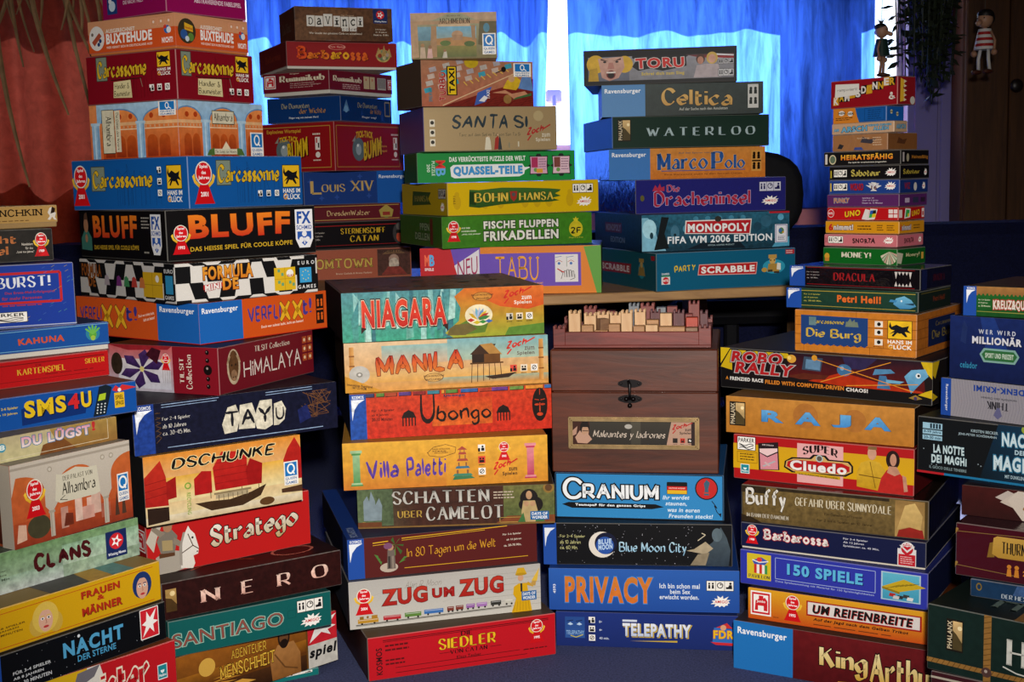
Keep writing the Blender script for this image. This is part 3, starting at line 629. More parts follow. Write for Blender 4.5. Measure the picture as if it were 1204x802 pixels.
# navy sofa seen from behind
m_navy = plain('navy_sofa_cloth', '#141838', .9, .15, noise=.25, nscale=220, bump=.3)
sf = empty('sofa', (.25, 3.72, 0)); tag(sf, 'dark navy sofa behind the right-hand stacks, below the window', 'sofa')
b = MB(); b.box(-1.55, 1.55, -.22, .02, .10, .562, .03); b.build('back', m_navy, sf)
b = MB(); b.box(-1.40, 1.40, .02, .26, .10, .36, .03); b.build('seat', m_navy, sf)
for s in (-1, 1): b = MB(); b.box(s*1.55-.0 if s < 0 else 1.40, -1.40 if s < 0 else 1.55, .02, .26, .10, .50, .03); b.build('armrest', m_navy, sf)
for x in (-1.45, 1.45):
    for y in (-.15, .25): b = MB(); b.tube([(x, y, 0), (x, y, .10)], .025); b.build('leg', plain('sofa_leg', '#1c1410', .5), sf)

# pale wooden table carrying the three back stacks
m_beech = wood('beech_wood', '#8c6844', '#b08858', 6, .5, 0, 10)
TA = math.radians(9.1); S = 1.10
tb = empty('table', (.515, 2.3925, 0), TA); tag(tb, 'pale wooden table under the three back stacks, its front edge showing above the block tray', 'table')
TZ = .70679 - .18726*S
b = MB(); b.box(-1.16, .11, 0, .87, TZ-.018, TZ-.0002, .002); b.build('tabletop', m_beech, tb)
for x in (-1.10, .07):
    for y in (.10, .81): b = MB(); b.box(x-.025, x+.025, y-.025, y+.025, 0, TZ-.018, .002); b.build('leg', m_beech, tb)

# black office chair behind the right back stack
m_blk = plain('black_chair_cloth', '#0c0c12', .75, .3, noise=.2, nscale=90)
ch = empty('office_chair', (.572, 3.345, 0)); tag(ch, 'black office chair with a rounded backrest behind the right back stack', 'chair')
b = MB(); prof = []
for i in range(25): t = 2*math.pi*i/24; prof.append((.188*math.copysign(abs(math.cos(t))**.62, math.cos(t)), .655 + .115*math.copysign(abs(math.sin(t))**.7, math.sin(t))))
vs = []; fs = []; n = 24
for y, k in ((-.035, .86), (-.025, .97), (0, 1), (.02, .97), (.03, .85)): vs += [(x*k, y + .25*x*x, .655 + (z-.655)*k) for x, z in prof[:-1]]
for r in range(4):
    for i in range(n): fs.append((r*n+i, r*n+(i+1) % n, (r+1)*n+(i+1) % n, (r+1)*n+i))
fs += [tuple(range(n-1, -1, -1)), tuple(range(4*n, 5*n))]; b.mesh(vs, fs); b.build('backrest', m_blk, ch, smooth=True)
b = MB(); b.tube([(0, .02, .60), (0, .05, .46), (0, .03, .34), (0, -.0, .32)], .014); b.build('back_bar', m_blk, ch)
b = MB(); b.box(-.17, .17, -.08, .10, .33, .39, .02); b.build('seat', m_blk, ch)
b = MB(); b.tube([(0, 0, .09), (0, 0, .34)], .02); b.build('column', m_blk, ch)
for i in range(5):
    a = i*1.2566 + .3; b = MB(); b.tube([(0, 0, .09), (.15*math.cos(a)*.9, .085*math.sin(a), .06)], .014); b.tube([(.15*math.cos(a)*.9-.012, .085*math.sin(a), .028), (.15*math.cos(a)*.9+.012, .085*math.sin(a), .028)], .028, 14); b.build('castor_leg', m_blk, ch)

# tall brown cupboard on the right
m_cup = wood('brown_cupboard_wood', '#3c2412', '#54341a', 5, .5, 2, 12)
cu = empty('cupboard', (1.867, 4.08, 0)); tag(cu, 'tall dark brown wooden cupboard with a round knob at the right of the window', 'cupboard')
b = MB(); b.box(-.44, .39, .03, .135, 0, 2.1, .004); b.build('carcass', m_cup, cu)
for x0, x1 in ((-.435, -.30), (-.297, -.14), (-.137, .385)):
    b = MB(); b.box(x0, x1, .0135, .0295, .05, 2.05, .004); o = b.build('door_panel', m_cup, cu)
k = MB(); k.tube([(-.286, .0135, .962), (-.286, -.004, .962)], .01); k.ball((-.286, -.011, .962), (.021, .012, .021)); k.build('knob', plain('dark_knob', '#1c1210', .4, .5), cu, smooth=True)

# hanging plants and the two wooden dolls
m_dry = plain('dry_leaf', '#8a6c4a', .7, .3, noise=.3, nscale=30); m_leaf = plain('dark_leaf', '#1c2416', .6, .3, noise=.5, nscale=40); m_cord = plain('cord', '#4a4036', .8, .2); m_pot = plain('clay_pot', '#7c4028', .8, .2)
pl = empty('hanging_plant', (-1.0, 2.75, 1.16)); tag(pl, 'dry narrow plant leaves hanging down at the top left beside the magenta box', 'plant')
b = MB(); b.tube([(0, 0, 0), (0, 0, .02), (0, 0, .14), (0, 0, .15)], [.06, .075, .095, .095], 20); b.build('pot', m_pot, pl, smooth=True)
for a in range(3): b = MB(); b.tube([(.09*math.cos(a*2.09), .09*math.sin(a*2.09), .14), (0, 0, .55), (0, 0, 1.2)], .003, 6); b.build('cord', m_cord, pl)
rn = random.Random(11)
for i in range(30):
    dx = -.26 + .50*i/29 + rn.uniform(-.02, .02); ln = rn.uniform(.22, .46) if i not in (9, 22) else .60; w = rn.uniform(.6, 1.1)
    b = MB(); dy = rn.uniform(-.10, .10); pr = None; kx = rn.uniform(-.14, .12)
    for s in range(15):
        t = s / 14; x = dx*(t**.6) + kx*t**2.5; z = .15 + .08*math.sin(min(1, t*1.6)*math.pi) - ln*max(0, t-.15)**1.2*1.2; hw = .0058*w*math.sin(math.pi*(.08+.9*(1-t)))**.7
        q = [(x-hw, dy*t, z), (x, dy*t+.002, z+.001), (x+hw, dy*t, z)]
        if pr: b.mesh([pr[0], pr[1], q[1], q[0]], [(0, 1, 2, 3)]); b.mesh([pr[1], pr[2], q[2], q[1]], [(0, 1, 2, 3)])
        pr = q
    b.build('leaf_blade', m_dry, pl)
pl = empty('hanging_plant', (1.14, 3.55, 1.30)); tag(pl, 'dark bushy plant trailing down at the top right beside the window edge', 'plant')
b = MB(); b.tube([(0, 0, 0), (0, 0, .02), (0, 0, .12), (0, 0, .13)], [.05, .065, .08, .08], 20); b.build('pot', m_pot, pl, smooth=True)
b = MB(); b.tube([(0, 0, .10), (0, 0, 1.2)], .004, 6); b.build('cord', m_cord, pl)
b = MB(); rn = random.Random(21)
for i in range(44):
    a = rn.uniform(0, 6.28); r = rn.uniform(.005, .08); L = rn.uniform(.22, .34) * (1.1 if i % 5 else 1.25); p0 = Vector((.06*math.cos(a), .06*math.sin(a), .13)); p1 = Vector((r*1.25*math.cos(a), r*math.sin(a), -L))
    b.tube([p0, p0 + Vector((.03*math.cos(a), .03*math.sin(a), .0)), (p0+p1)/2 + Vector((.02*math.cos(a), .02*math.sin(a), 0)), p1], .0018, 5)
    for k in range(26):
        t = k/26; c = p0*(1-t) + p1*t + Vector((rn.uniform(-.016, .016), rn.uniform(-.016, .016), 0)); d = Vector((rn.uniform(-1, 1), rn.uniform(-1, 1), rn.uniform(-1, .3))).normalized(); e = d.orthogonal().normalized()
        s = rn.uniform(.011, .022); b.mesh([c, c + d*s + e*s*.45, c + d*s*2, c + d*s - e*s*.45], [(0, 1, 2, 3)])
o = b.build('foliage', m_leaf, pl)
m_skin = plain('painted_wood_skin', '#b08468', .45, .4); m_hair = plain('black_paint', '#120e0e', .5); m_limb = plain('pale_wooden_limb', '#a4785c', .5); m_foot = plain('brown_shoe_paint', '#4c2418', .5); m_wht = plain('white_paint', '#d4d0cc', .5); m_red = plain('red_paint', '#a81c1c', .5); m_grn = plain('dark_green_paint', '#16302a', .5)
def doll(loc, rz, s, label, shirt, stripe, limb, tuft, ceil):
    d = empty('wooden_doll', loc, rz); tag(d, label, 'doll'); q = lambda *p: tuple(x*s for x in p)
    h = MB(); h.ball(q(0, 0, .80), (.115*s, .115*s, .125*s), 18, 12); h.tube([q(-.08, 0, .77), q(-.17, -.01, .73), q(-.19, -.01, .725)], [.035*s, .04*s, .022*s], 10); h.ball(q(.1, 0, .78), (.03*s, .03*s, .04*s)); h.build('head', m_skin, d, smooth=True)
    h = MB()
    if tuft:
        h.ball(q(.02, 0, .865), (.11*s, .115*s, .07*s), 16, 8)
        for a in (-.5, -.15, .2, .55): h.tube([q(.01, 0, .91), q(.01+.11*math.sin(a), .02*a, 1.01)], [.02*s, .006*s], 6)
    else: h.ball(q(.015, 0, .87), (.125*s, .12*s, .085*s), 16, 8); h.ball(q(.09, 0, .82), (.06*s, .1*s, .1*s), 12, 8)
    h.build('hair', m_hair, d, smooth=True)
    h = MB(); h.ball(q(-.085, -.055, .815), .016*s, 8, 6); h.ball(q(-.09, .05, .815), .016*s, 8, 6); h.build('eyes', m_hair, d)
    n = 7
    for i in range(n):
        z0, z1 = .36 + i*.3/n, .36 + (i+1)*.3/n; r = lambda z: (.15 - .19*(z-.36))*s
        h = MB(); h.tube([q(0, 0, z0), q(0, 0, z1)], [r(z0), r(z1)], 20); h.build('shirt_band', stripe if i % 2 else shirt, d, smooth=False)
    h = MB(); h.tube([q(0, 0, .65), q(0, 0, .71)], .03*s, 8); h.build('neck', m_limb, d)
    for sy in (-1, 1):
        h = MB(); h.tube([q(0, sy*.11, .62), q(.02, sy*.17, .48), q(-.01, sy*.18, .34)], .02*s, 8); h.ball(q(-.01, sy*.18, .31), .048*s, 10, 8); h.build('arm', m_limb, d, smooth=True)
        h = MB(); h.tube([q(0, sy*.07, .37), q(-.02, sy*.09, .22), q(-.0, sy*.10, .06)], .026*s, 8); h.build('leg', limb, d, smooth=True)
        h = MB(); h.ball(q(-.04, sy*.10, .035), (.10*s, .05*s, .036*s), 12, 8); h.build('shoe', m_foot, d, smooth=True)
    h = MB(); h.tube([q(0, 0, .92), (0, 0, ceil - loc[2])], .0012, 5); h.build('string', m_cord, d)
doll((1.272, 3.50, .958), .55, .178, 'hanging wooden doll in a red and white striped shirt in front of the cupboard', m_wht, m_red, m_wht, False, 2.5)
doll((.993, 3.48, .955), 2.6, .150, 'hanging wooden doll in a dark green shirt with a hair tuft beside the blue curtain', m_grn, m_grn, m_limb, True, 2.5)

# ================================================================ centre stack of large boxes (bottom to top)
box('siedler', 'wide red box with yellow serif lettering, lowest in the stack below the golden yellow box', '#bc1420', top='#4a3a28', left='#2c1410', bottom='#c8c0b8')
P('b'); 
for a, b, v, w in ((8, 96, 90, 1.6), (8, 96, 86.5, 1.2), (14, 80, 24, 1.2), (14, 84, 12, 1.2), (37, 43, 42, 1), (64, 70, 42, 1)): LN([(a, v), (b, v)], w, '#3a0c10')
P('p'); T('KOSMOS', 4.2, 7.4, 12, 74, '#3c1014', vert=1)
P('f'); BARS(9, 22, 62, 82, 2, '#5a1014'); BARS(9, 20, 30, 48, 2, '#5a1014')
P('s'); T('DIE', 48.5, 54.5, 77, 88, '#2c0c0c', f='serif', wt=1.3); T('VON CATAN', 42.5, 62.5, 37, 47, '#2c0c0c', f='serif', wt=1.3); T('Klaus Teuber', 46, 59, 24, 32, '#5a1014')
P('t'); T('SIEDLER', 36.5, 67, 50, 76, '#e8b820', f='serif', wt=1.5, o='#3a0c0c', ow=.03)
award(89.5, 64, 56, '1995')
P('f'); BARS(82, 96, 20, 26, 1, '#5a1014'); flush()

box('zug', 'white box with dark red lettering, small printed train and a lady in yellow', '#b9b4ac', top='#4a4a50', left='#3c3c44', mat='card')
P('c'); R(0, 100, 0, 100, '#c4c0b8', '#b0aca6'); 
for i in range(7): LN([(60+i, 14+12*i), (100, 14+12*i)], .8, '#9c988e')
for i in range(9): LN([(6+i*6, 30+((i*37) % 50)), (11+i*6, 36+((i*37) % 50))], .5, '#a8a49c')
award(7.5, 57, 56, '2004')
P('s'); T('Alan R. Moon', 29, 47.5, 76, 90, '#6a5a50', f='mono', wt=.35, shear=.3)
P('t', label='dark red lettering'); T('ZUG', 16.5, 40, 43, 78, '#a01c18', f='h', o='#40100c', ow=.02, c2='#b83020', up=0); T('UM', 42.5, 54, 49, 70, '#a01c18', f='h', o='#40100c', ow=.02); T('ZUG', 56.5, 80, 46, 83, '#a01c18', f='h', o='#40100c', ow=.02, c2='#b83020')
P('i', label='little train in six colours'); LN([(3, 8), (84, 15)], 1.6, '#4a463e'); LN([(3, 6), (84, 13)], .8, '#4a463e')
for a, b, c, v in ((4, 14.5, '#b88828', 11), (17, 26, '#b02830', 13), (28, 36.5, '#5a8038', 15), (38, 48, '#3a6cae', 17), (50, 53.5, '#7a3428', 18.5), (54.5, 58.5, '#7a3428', 19), (60, 64.5, '#9060a0', 20), (65.5, 71, '#a070b0', 20.5), (73, 78.5, '#30302c', 21), (80.5, 85, '#c0bcb0', 21.5)):
    R(a, b, v, v+9, c); R(a+.4, b-.4, v+6, v+7.4, mixc(c, '#ffffff', .35)); 
    for q in (.2, .8): E(a+(b-a)*q, v-1.2, 2.2, '#2a2622', n=10)
R(5, 7, 20, 26, '#8a6420'); R(11, 14, 20, 27, '#a87824'); E(9, 24, 2.5, '#8a6420')
P('i', label='lady in a yellow dress with a yellow parasol'); PL([(84, 0), (95, 0), (94, 24), (93, 48), (92.5, 62), (88, 62), (85.5, 56), (85, 40), (86.5, 30)], '#d0a010'); PL([(92, 58), (96, 52), (95.5, 58), (93, 64)], '#c89810'); PL([(94, 56), (97, 54), (99.4, 92), (98.6, 86)], '#b89048'); PL([(95, 66), (98, 64), (99.3, 92)], '#d8b040')
E(89.2, 74, 7, '#c89878', n=16, k=.9); PL([(86.4, 82), (92.6, 82), (91, 96), (87.6, 96)], '#c89c20'); E(89.4, 82, 3, '#b08818', k=4.2, n=16); R(89, 90, 44, 62, '#2a2a20'); 
for i in range(6): LN([(85+i*1.7, 2), (86+i*1.4, 24)], .9, '#a87c10')
daysof(89.5, 97.5, 24, 44); flush()

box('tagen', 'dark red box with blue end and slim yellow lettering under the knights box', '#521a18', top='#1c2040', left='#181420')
P('c'); R(8.5, 100, 0, 100, '#561b19'); R(0, 8.5, 0, 100, '#1d4aa0'); kosmos(0, 8.5, word=True)
P('b'); LN([(13, 86), (21, 88)], 2.4, '#d8a820'); LN([(13, 80), (21, 82)], 1.4, '#d8a820'); LN([(28, 92), (84, 99)], 2.0, '#d8a820'); LN([(28, 87), (72, 93.5)], 1.2, '#d8a820'); LN([(29, 17), (95, 17)], 1.5, '#d8a820')
P('i', label='explorer between palm leaves'); E(21, 22, 14, '#b8a898', k=1.6, n=18, rv=12); 
for a in range(7): PL([(24.5, 78), (24.5+4.2*math.cos(a*.9), 72+26*math.sin(a*.9)), (24.5+4.6*math.cos(a*.9+.25), 72+20*math.sin(a*.9+.25))], ['#3a5c28', '#58783a'][a % 2])
for a in (0, 1, 2): PL([(17, 30), (13.5+a, 58-a*8), (15.5+a, 54-a*8)], '#4c7834'); PL([(26, 30), (31-a, 46-a*8), (29-a, 46-a*8)], '#4c7834')
PL([(20, 18), (24.5, 18), (24, 66), (20.5, 66)], '#6c6058'); R(20.6, 21.8, 20, 50, '#3c3430'); R(22.6, 23.6, 20, 50, '#8a7c70'); E(22, 72, 8, '#b08868', n=14); E(20.8, 76, 9, '#7a4a6c', k=1.2, rv=8)
P('t', label='slim yellow lettering'); T('In 80 Tagen um die Welt', 30.5, 77.5, 34, 66, '#d89a28', f='nib', wt=.55, slope=6, o='#3a0c08', ow=.02)
P('f'); T('Für 3-6 Spieler', 81.5, 91.5, 74, 80, '#d0c4b4'); T('ab 10 Jahren', 83.5, 91.5, 60, 66, '#d0c4b4'); T('ca. 50-70 Min.', 82, 91.5, 46, 52, '#d0c4b4')
F('L'); P('c'); R(84, 100, 0, 100, '#1d3a80'); F('T'); P('c'); R(0, 8.5, 0, 100, '#1d3a80'); P('p'); T('KOSMOS', 2.2, 6.2, 3, 20, '#8898b8', vert=3); flush()

box('camelot', 'brown box with large silver fantasy lettering and a dark-haired lady at one end', '#3c2418', top='#3c3020', mat='paint')
P('c', 'rough'); R(0, 100, 0, 100, '#402218'); R(0, 22, 6, 100, '#5a6a48', '#46543c', True); R(74, 100, 0, 100, '#4a5a30', '#6a6838'); R(18, 30, 0, 100, '#4a3828', '#402218', True)
P('i', label='pale castle'); PL([(3, 20), (3, 70), (5, 84), (6, 70), (7, 96), (9, 70), (9, 60), (11, 78), (12.5, 58), (12, 20)], '#7c8c94'); E(3, 8, 9, '#b08840', k=1.2, n=16)
P('g'); R(0, 100, 0, 4, '#7a5a2c'); R(0, 12, 4, 16, '#6a3c20'); PL([(70, 4), (100, 4), (100, 22), (76, 22)], '#7a4020'); FRAME(72, 92, 6, 18, 1.6, '#a88a40'); E(97, 92, 14, '#8a6a30', n=18); E(97, 92, 9, '#5a3c20', n=18)
P('i', label='lady with long dark curls'); E(87, 66, 24, '#181210', k=.95); E(90, 50, 20, '#181210', k=1); E(84.5, 50, 14, '#181210'); E(87, 74, 9, '#b48c68', k=.85, rv=11); PL([(84, 60), (90, 60), (91.5, 30), (90, 5), (84, 5), (83, 30)], '#b09868'); E(85.6, 52, 7, '#b48c68'); E(88.8, 52, 7, '#b48c68'); PL([(81, 5), (84, 30), (85, 5)], '#3c6a38'); PL([(90, 5), (91, 34), (95, 5)], '#3c6a38')
daysof(87.5, 97, 10, 32)
P('t', label='silver fantasy lettering'); T('SCHATTEN', 17.5, 67, 60, 94, '#c8c4bc', f='serif', wt=1.35, o='#1c100c', ow=.03, c2='#a8a49c'); T('CAMELOT', 34.5, 73.5, 16, 52, '#c8c4bc', f='serif', wt=1.35, o='#1c100c', ow=.03, c2='#a8a49c')
P('s', label='gold lettering'); T('ÜBER', 20, 32.5, 25, 46, '#b89440', f='serif', wt=1.2, o='#1c100c', ow=.03); P('f'); BARS(69, 80, 66, 88, 3, '#b8a894'); flush()

box('villa', 'golden yellow box with violet brush lettering between a green and a pink column', '#d8952c', top='#a87830', mat='paint')
P('c', 'paint'); R(0, 100, 0, 100, '#d08828', '#e0a838'); R(0, 50, 0, 60, '#c87828', '#dca034')
for u, c, c2 in ((6.5, '#4c8a4c', '#9cc090'), (91.5, '#b83858', '#d88890')):
    P('g', label=('green' if u < 50 else 'pink') + ' printed column'); R(u-1.7, u+1.7, 12, 80, c, c2); R(u-2.8, u+2.8, 78, 84, c2); R(u-2.2, u+2.2, 74, 78, c); R(u-2.6, u+2.6, 10, 15, c2); R(u-3, u+3, 8, 11, c)
P('t', label='violet brush lettering'); T('Villa', 11, 27, 22, 62, '#5a3c98', f='brush', wt=1.2, jig=.3, slope=0); T('Paletti', 30.5, 50, 22, 66, '#5a3c98', f='brush', wt=1.2, jig=.3)
P('f'); LN([(41, 72), (44, 84), (50, 89), (55, 82), (54.5, 70), (48, 62), (42, 66), (41, 74)], 1, '#4a2c18'); T('ENGLISH INSTRUCTIONS', 43.5, 52, 78, 81, '#5a3418'); T('INCLUDED', 44.5, 51, 70, 73.5, '#5a3418'); BARS(43.5, 52, 73.5, 77, 1, '#5a3418')
P('i', label='four-storey pavilion'); 
for v, w, c in ((20, 5, '#408068'), (36, 3.6, '#386e88'), (52, 2.8, '#a84838'), (66, 2.0, '#a84838')): PL([(58-w, v), (58+w, v), (58+w*.8, v+5), (58-w*.8, v+5)], c); R(58-w*.6, 58-w*.4, v+5, v+13, '#8a5a3a'); R(58+w*.4, 58+w*.6, v+5, v+13, '#8a5a3a')
PL([(55.5, 76), (60.5, 76), (58, 84)], '#a84838'); PL([(53, 12), (64, 14), (62, 20), (54, 20)], '#3a7450')
dots3(67.5, 78, 15, 0, -25, ('#f0ece4', '#d84030', '#f0ece4'))
award(78.5, 70, 40, '2002'); zoch(73.5, 85, 12, 52, '#c82820', '#3a2418'); flush()

box('ubongo', 'fiery red box with blue end, black tribal lettering and an African mask', '#b8301c', top='#a87838', left='#202848', mat='rough')
P('c', 'rough'); R(8, 100, 0, 100, '#c02a18', '#c83c1c'); R(40, 70, 20, 80, '#d06020', '#c8421c'); 
P('c'); R(0, 8, 0, 100, '#1d4aa0'); kosmos(0, 8, word=True)
P('g', label='row of coloured puzzle tiles'); 
for a, b, c in ((8, 12, '#38406a'), (13, 17, '#5a8038'), (17.5, 23, '#a84428'), (24, 30, '#5a3c80'), (31, 37, '#8a2828'), (38, 44, '#3a7a8a'), (45, 46.5, '#d89030'), (47, 53, '#5a8038'), (54.5, 63, '#3060a0'), (64, 71, '#a83c28'), (70, 78, '#683888'), (79, 86, '#6a8c40'), (87, 96, '#d88830'), (96.5, 100, '#3868a8')): R(a, b, 92, 100, c); LN([(a, 92), (b, 92), (b, 100)], 1.4, '#28140c')
P('t', label='black tribal lettering'); T('U', 34, 41.5, 27, 92, '#1c100c', f='brush', wt=.9); T('bongo', 42, 69.5, 17, 66, '#1c100c', f='brush', wt=1.0, jig=.55, seed=4); P('s'); T('Ubongo', 46, 56.5, 83, 90, '#2c3858', f='h')
for u in (28.5, 75.5):
    P('g', label='black hut'); PL([(u-3.6, 42), (u+3.6, 42), (u+2.4, 54), (u, 60), (u-2.4, 54)], '#1c100c'); 
    for k in range(5): R(u-3.2+k*1.5, u-2.6+k*1.5, 24, 42, '#1c100c')
P('g', label='black mask'); E(94, 56, 13, '#1c100c', rv=38, k=1.35); 
for s in (-1, 1): E(94+1.5*s, 56, 3.6, '#b83818', k=1.5, rv=2.4); LN([(94+.4*s, 66), (94+2.6*s, 68)], 2, '#b83818')
R(93.7, 94.3, 40, 60, '#b83818'); E(94, 34, 5, '#c8401c', k=1.4, rv=4); LN([(94, 78), (94, 92)], 1.6, '#b83818')
P('f'); T('Für 1-4 Spieler', 10.5, 21.5, 58, 65, '#501410'); T('ab 8 Jahren', 10.5, 18.5, 49, 55, '#501410'); T('20-30 Minuten', 10.5, 20.5, 39, 46, '#501410'); flush()

box('manila', 'pale orange and blue box with a stilt hut, bamboo poles and red lettering', '#c89858', top='#8a6a48', mat='paint', left='#4a3420')
P('c', 'paint'); R(0, 100, 0, 100, '#d09448', '#d8b890'); R(18, 74, 54, 92, '#c8a888', '#8cb4b0'); R(50, 100, 56, 100, '#a8b8a0', '#78aab0'); R(0, 100, 18, 40, '#d8a050', '#d8ae70'); R(40, 100, 6, 22, '#c88838', '#98a890')
P('g', label='bamboo poles'); 
for u in (3.6, 96.6): 
    R(u-1.2, u+1.0, 8, 92, '#b87830', '#d8a058', True)
    for v in (30, 52, 72): R(u-1.4, u+1.2, v, v+3, '#8a5420')
P('t', label='red and orange lettering'); T('MANILA', 15, 57.5, 30, 72, '#d87828', f='brush', wt=1.35, o='#701c14', ow=.035, c2='#c02c1c', jig=.25, slope=6)
P('f'); E(43, 23, 9, '#4a2c18', k=2.2); E(43, 23, 8.3, '#d4a45c', k=2.2); T('ENGLISH INSTRUCTIONS', 38, 48, 24.5, 28, '#4a2c18'); T('INCLUDED', 39, 47, 17, 21, '#4a2c18')
P('i', label='bamboo hut on stilts'); PL([(61, 66), (66, 86), (74, 86), (71, 66)], '#3c2414'); PL([(66, 86), (72, 88), (77, 64), (71, 64)], '#b08040'); R(62, 76, 48, 66, '#6a4018'); R(62, 68, 48, 66, '#2c1a10')
for k in range(6): LN([(61.5+k*3, 8+k*1.4), (62+k*2.8, 48)], 1.4, '#4a2c18')
PL([(68, 20), (84, 26), (80, 16), (72, 14)], '#38261c'); R(61, 77.5, 46, 49, '#5a3818')
zoch(79.5, 93.5, 56, 96, '#c83428', '#6a6058'); dots3(82.5, 34, 14, 5.2, 0, ('#d84838', '#e8d8c0', '#f0ece6'))
P('g', label='silver disc'); E(7, 36, 16, '#b8b4ac', k=1.3, rv=18); E(7, 36, 5, '#8a867e', k=1.3); E(7, 36, 2.4, '#d8d4cc', k=1.3); PL([(0, 0), (18.5, 0), (0, 34)], '#c88c28'); T('Interaktives Regelspiel', .8, 13, 14, 20, '#3a2010', slope=-8); T('auf CD-ROM', 3.5, 10, 9, 14, '#3a2010', slope=-5); flush()

box('niagara', 'box with a teal waterfall, big red lettering and an orange half, below the orange-violet box', '#3c7a74', top='#54342c', left='#281c1c', right='#a85020', mat='paint')
P('c', 'rough'); R(0, 58, 0, 100, '#3c9c80', '#4c8890'); rn = random.Random(14)
for i in range(30):
    a = rn.uniform(0, 54); b = a + rn.uniform(1, 4); v = rn.uniform(-20, 60); PL([(a, v), (b, v+4), (b+rn.uniform(-1, 1), v+rn.uniform(30, 90)), (a+rn.uniform(-1, 2), v+rn.uniform(40, 100))], ['#9cccc0', '#6cb09c', '#3c7880', '#b0d8cc', '#4c9c8c'][i % 5], ['#78b0b0', '#4c8c94', '#2c6470', '#88b8b8', '#3c7c88'][i % 5])
P('c', 'paint'); PL([(57, 34), (58, 60), (55, 84), (60, 100), (100, 100), (100, 0), (54, 0), (50, 10), (53, 20)], '#98a030', '#d06820'); PL([(70, 100), (68, 80), (78, 60), (92, 52), (100, 60), (100, 100)], '#c84c1c', '#d87028'); PL([(56, 4), (70, 8), (72, 30), (62, 36), (57, 26)], '#5a7828')
PL([(51, 5), (60, 4), (66, 16), (62, 28), (55, 26), (52, 18)], '#6a5c30')
PL([(80, 0), (100, 0), (100, 22), (82, 16)], '#5a8430')
P('t', label='big red lettering'); T('NIAGARA', 9.5, 51, 27, 84, '#c01c14', f='h', o='#e8dcc0', ow=.018, o2='#3c1410', ow2=.05, c2='#d84020')
P('t'); PL([(9, 30), (9, 16), (11.5, 27)], '#301410'); PL([(49, 28), (51.5, 14), (51.6, 30)], '#301410')
P('f'); E(69, 82, 9, '#4a2c14', k=2.3); E(69, 82, 8.3, '#c88838', k=2.3); T('ENGLISH INSTRUCTIONS', 63.5, 74.5, 83.5, 87, '#4a2c14'); T('INCLUDED', 66, 72.5, 76, 80, '#4a2c14')
P('i', label='heap of coloured gems'); E(67, 44, 24, '#e8dcb8', k=1.2, rv=22)
for i, (a, c) in enumerate(((150, '#c8a020'), (125, '#d0c8b8'), (105, '#7ab4d0'), (85, '#b8c0d8'), (65, '#7090b8'), (45, '#d8b430'), (30, '#b03028'), (12, '#3c7a3c'))):
    r = math.radians(a); ca, sa = math.cos(r), math.sin(r); w = 4
    PL([(67 + K.asp*w*-sa*.7, 36+w*ca*.7), (67 + K.asp*(14*ca - w*sa), 36+14*sa+w*ca), (67+K.asp*24*ca, 36+24*sa), (67 + K.asp*(14*ca + w*sa), 36+14*sa-w*ca), (67+K.asp*w*sa*.7, 36-w*ca*.7)], c)
for u, v, c in ((63, 34, '#b03028'), (66, 29, '#c8b020'), (69, 30, '#3c8a3c'), (72, 31, '#3c6aae')): PL([(u-2, v), (u, v-4), (u+2, v), (u, v+4)], c)
zoch(80, 94, 58, 98, '#c83020', '#e0d8cc'); dots3(82.5, 38, 14, 5, 0, ('#d0c8b8', '#e8d8c0', '#f0ece6'))
F('T'); P('c', 'rough'); R(1, 99, 1, 99, '#7c5a50'); rn = random.Random(9)
for i in range(60): u, v = rn.uniform(2, 92), rn.uniform(2, 90); PL([(u, v), (u+rn.uniform(2, 7), v+1), (u+rn.uniform(3, 8), v+rn.uniform(4, 9)), (u+1, v+rn.uniform(3, 8))], ['#5c3c38', '#8c6c60', '#4c4c4c', '#9c5c40', '#6c7068'][i % 5])
flush()

# ================================================================ stack under the wooden chest
box('telep', 'dark blue box with silver lettering and two printed eyes, lying on the carpet', '#182a72', top='#101c48')
P('c'); R(0, 100, 0, 100, '#162868', '#1c3078'); R(5, 16, 24, 86, '#2c5498', '#24488c')
P('i', label='pale blue eyes'); 
for u in (8, 13): PL([(u-1.6, 64), (u, 70), (u+1.6, 64), (u, 61)], '#b8d0e8'); LN([(u-1.9, 73), (u+1.6, 76)], 2, '#0c1434')
T('TELEPATHY', 5.6, 15.6, 34, 46, '#8ab0d8'); LN([(8, 31), (11, 26), (15, 34)], 2.4, '#c8b838')
dots3(20, 78, 18, 0, -26); P('f'); T('8+', 24, 25.6, 70, 77, '#c8d0e0'); T('4+', 24, 25.6, 46, 53, '#c8d0e0'); T('40 min.', 24, 29.5, 22, 29, '#c8d0e0')
P('t', label='silver lettering with yellow shadow'); T('TELEPATHY', 37, 74.5, 34, 72, '#b8c4dc', f='h', sh='#c8a838', c2='#e8ecf4', o='#1c2850', ow=.02); R(37, 45, 76, 82, '#d0d8e8'); PL([(41, 20), (67, 24), (67, 19)], '#c8a838')
P('p'); PL([(86, 22), (98, 20), (97, 62), (87, 66)], '#2c6cb8'); T('FDR', 86.6, 97.6, 34, 58, '#e8b820', f='h', o='#b02424', ow=.03); PL([(85, 24), (97, 22), (99, 14), (88, 16)], '#c82830'); PL([(88, 66), (94, 80), (97, 64)], '#c83030'); E(92, 66, 8, '#d8a078'); flush()

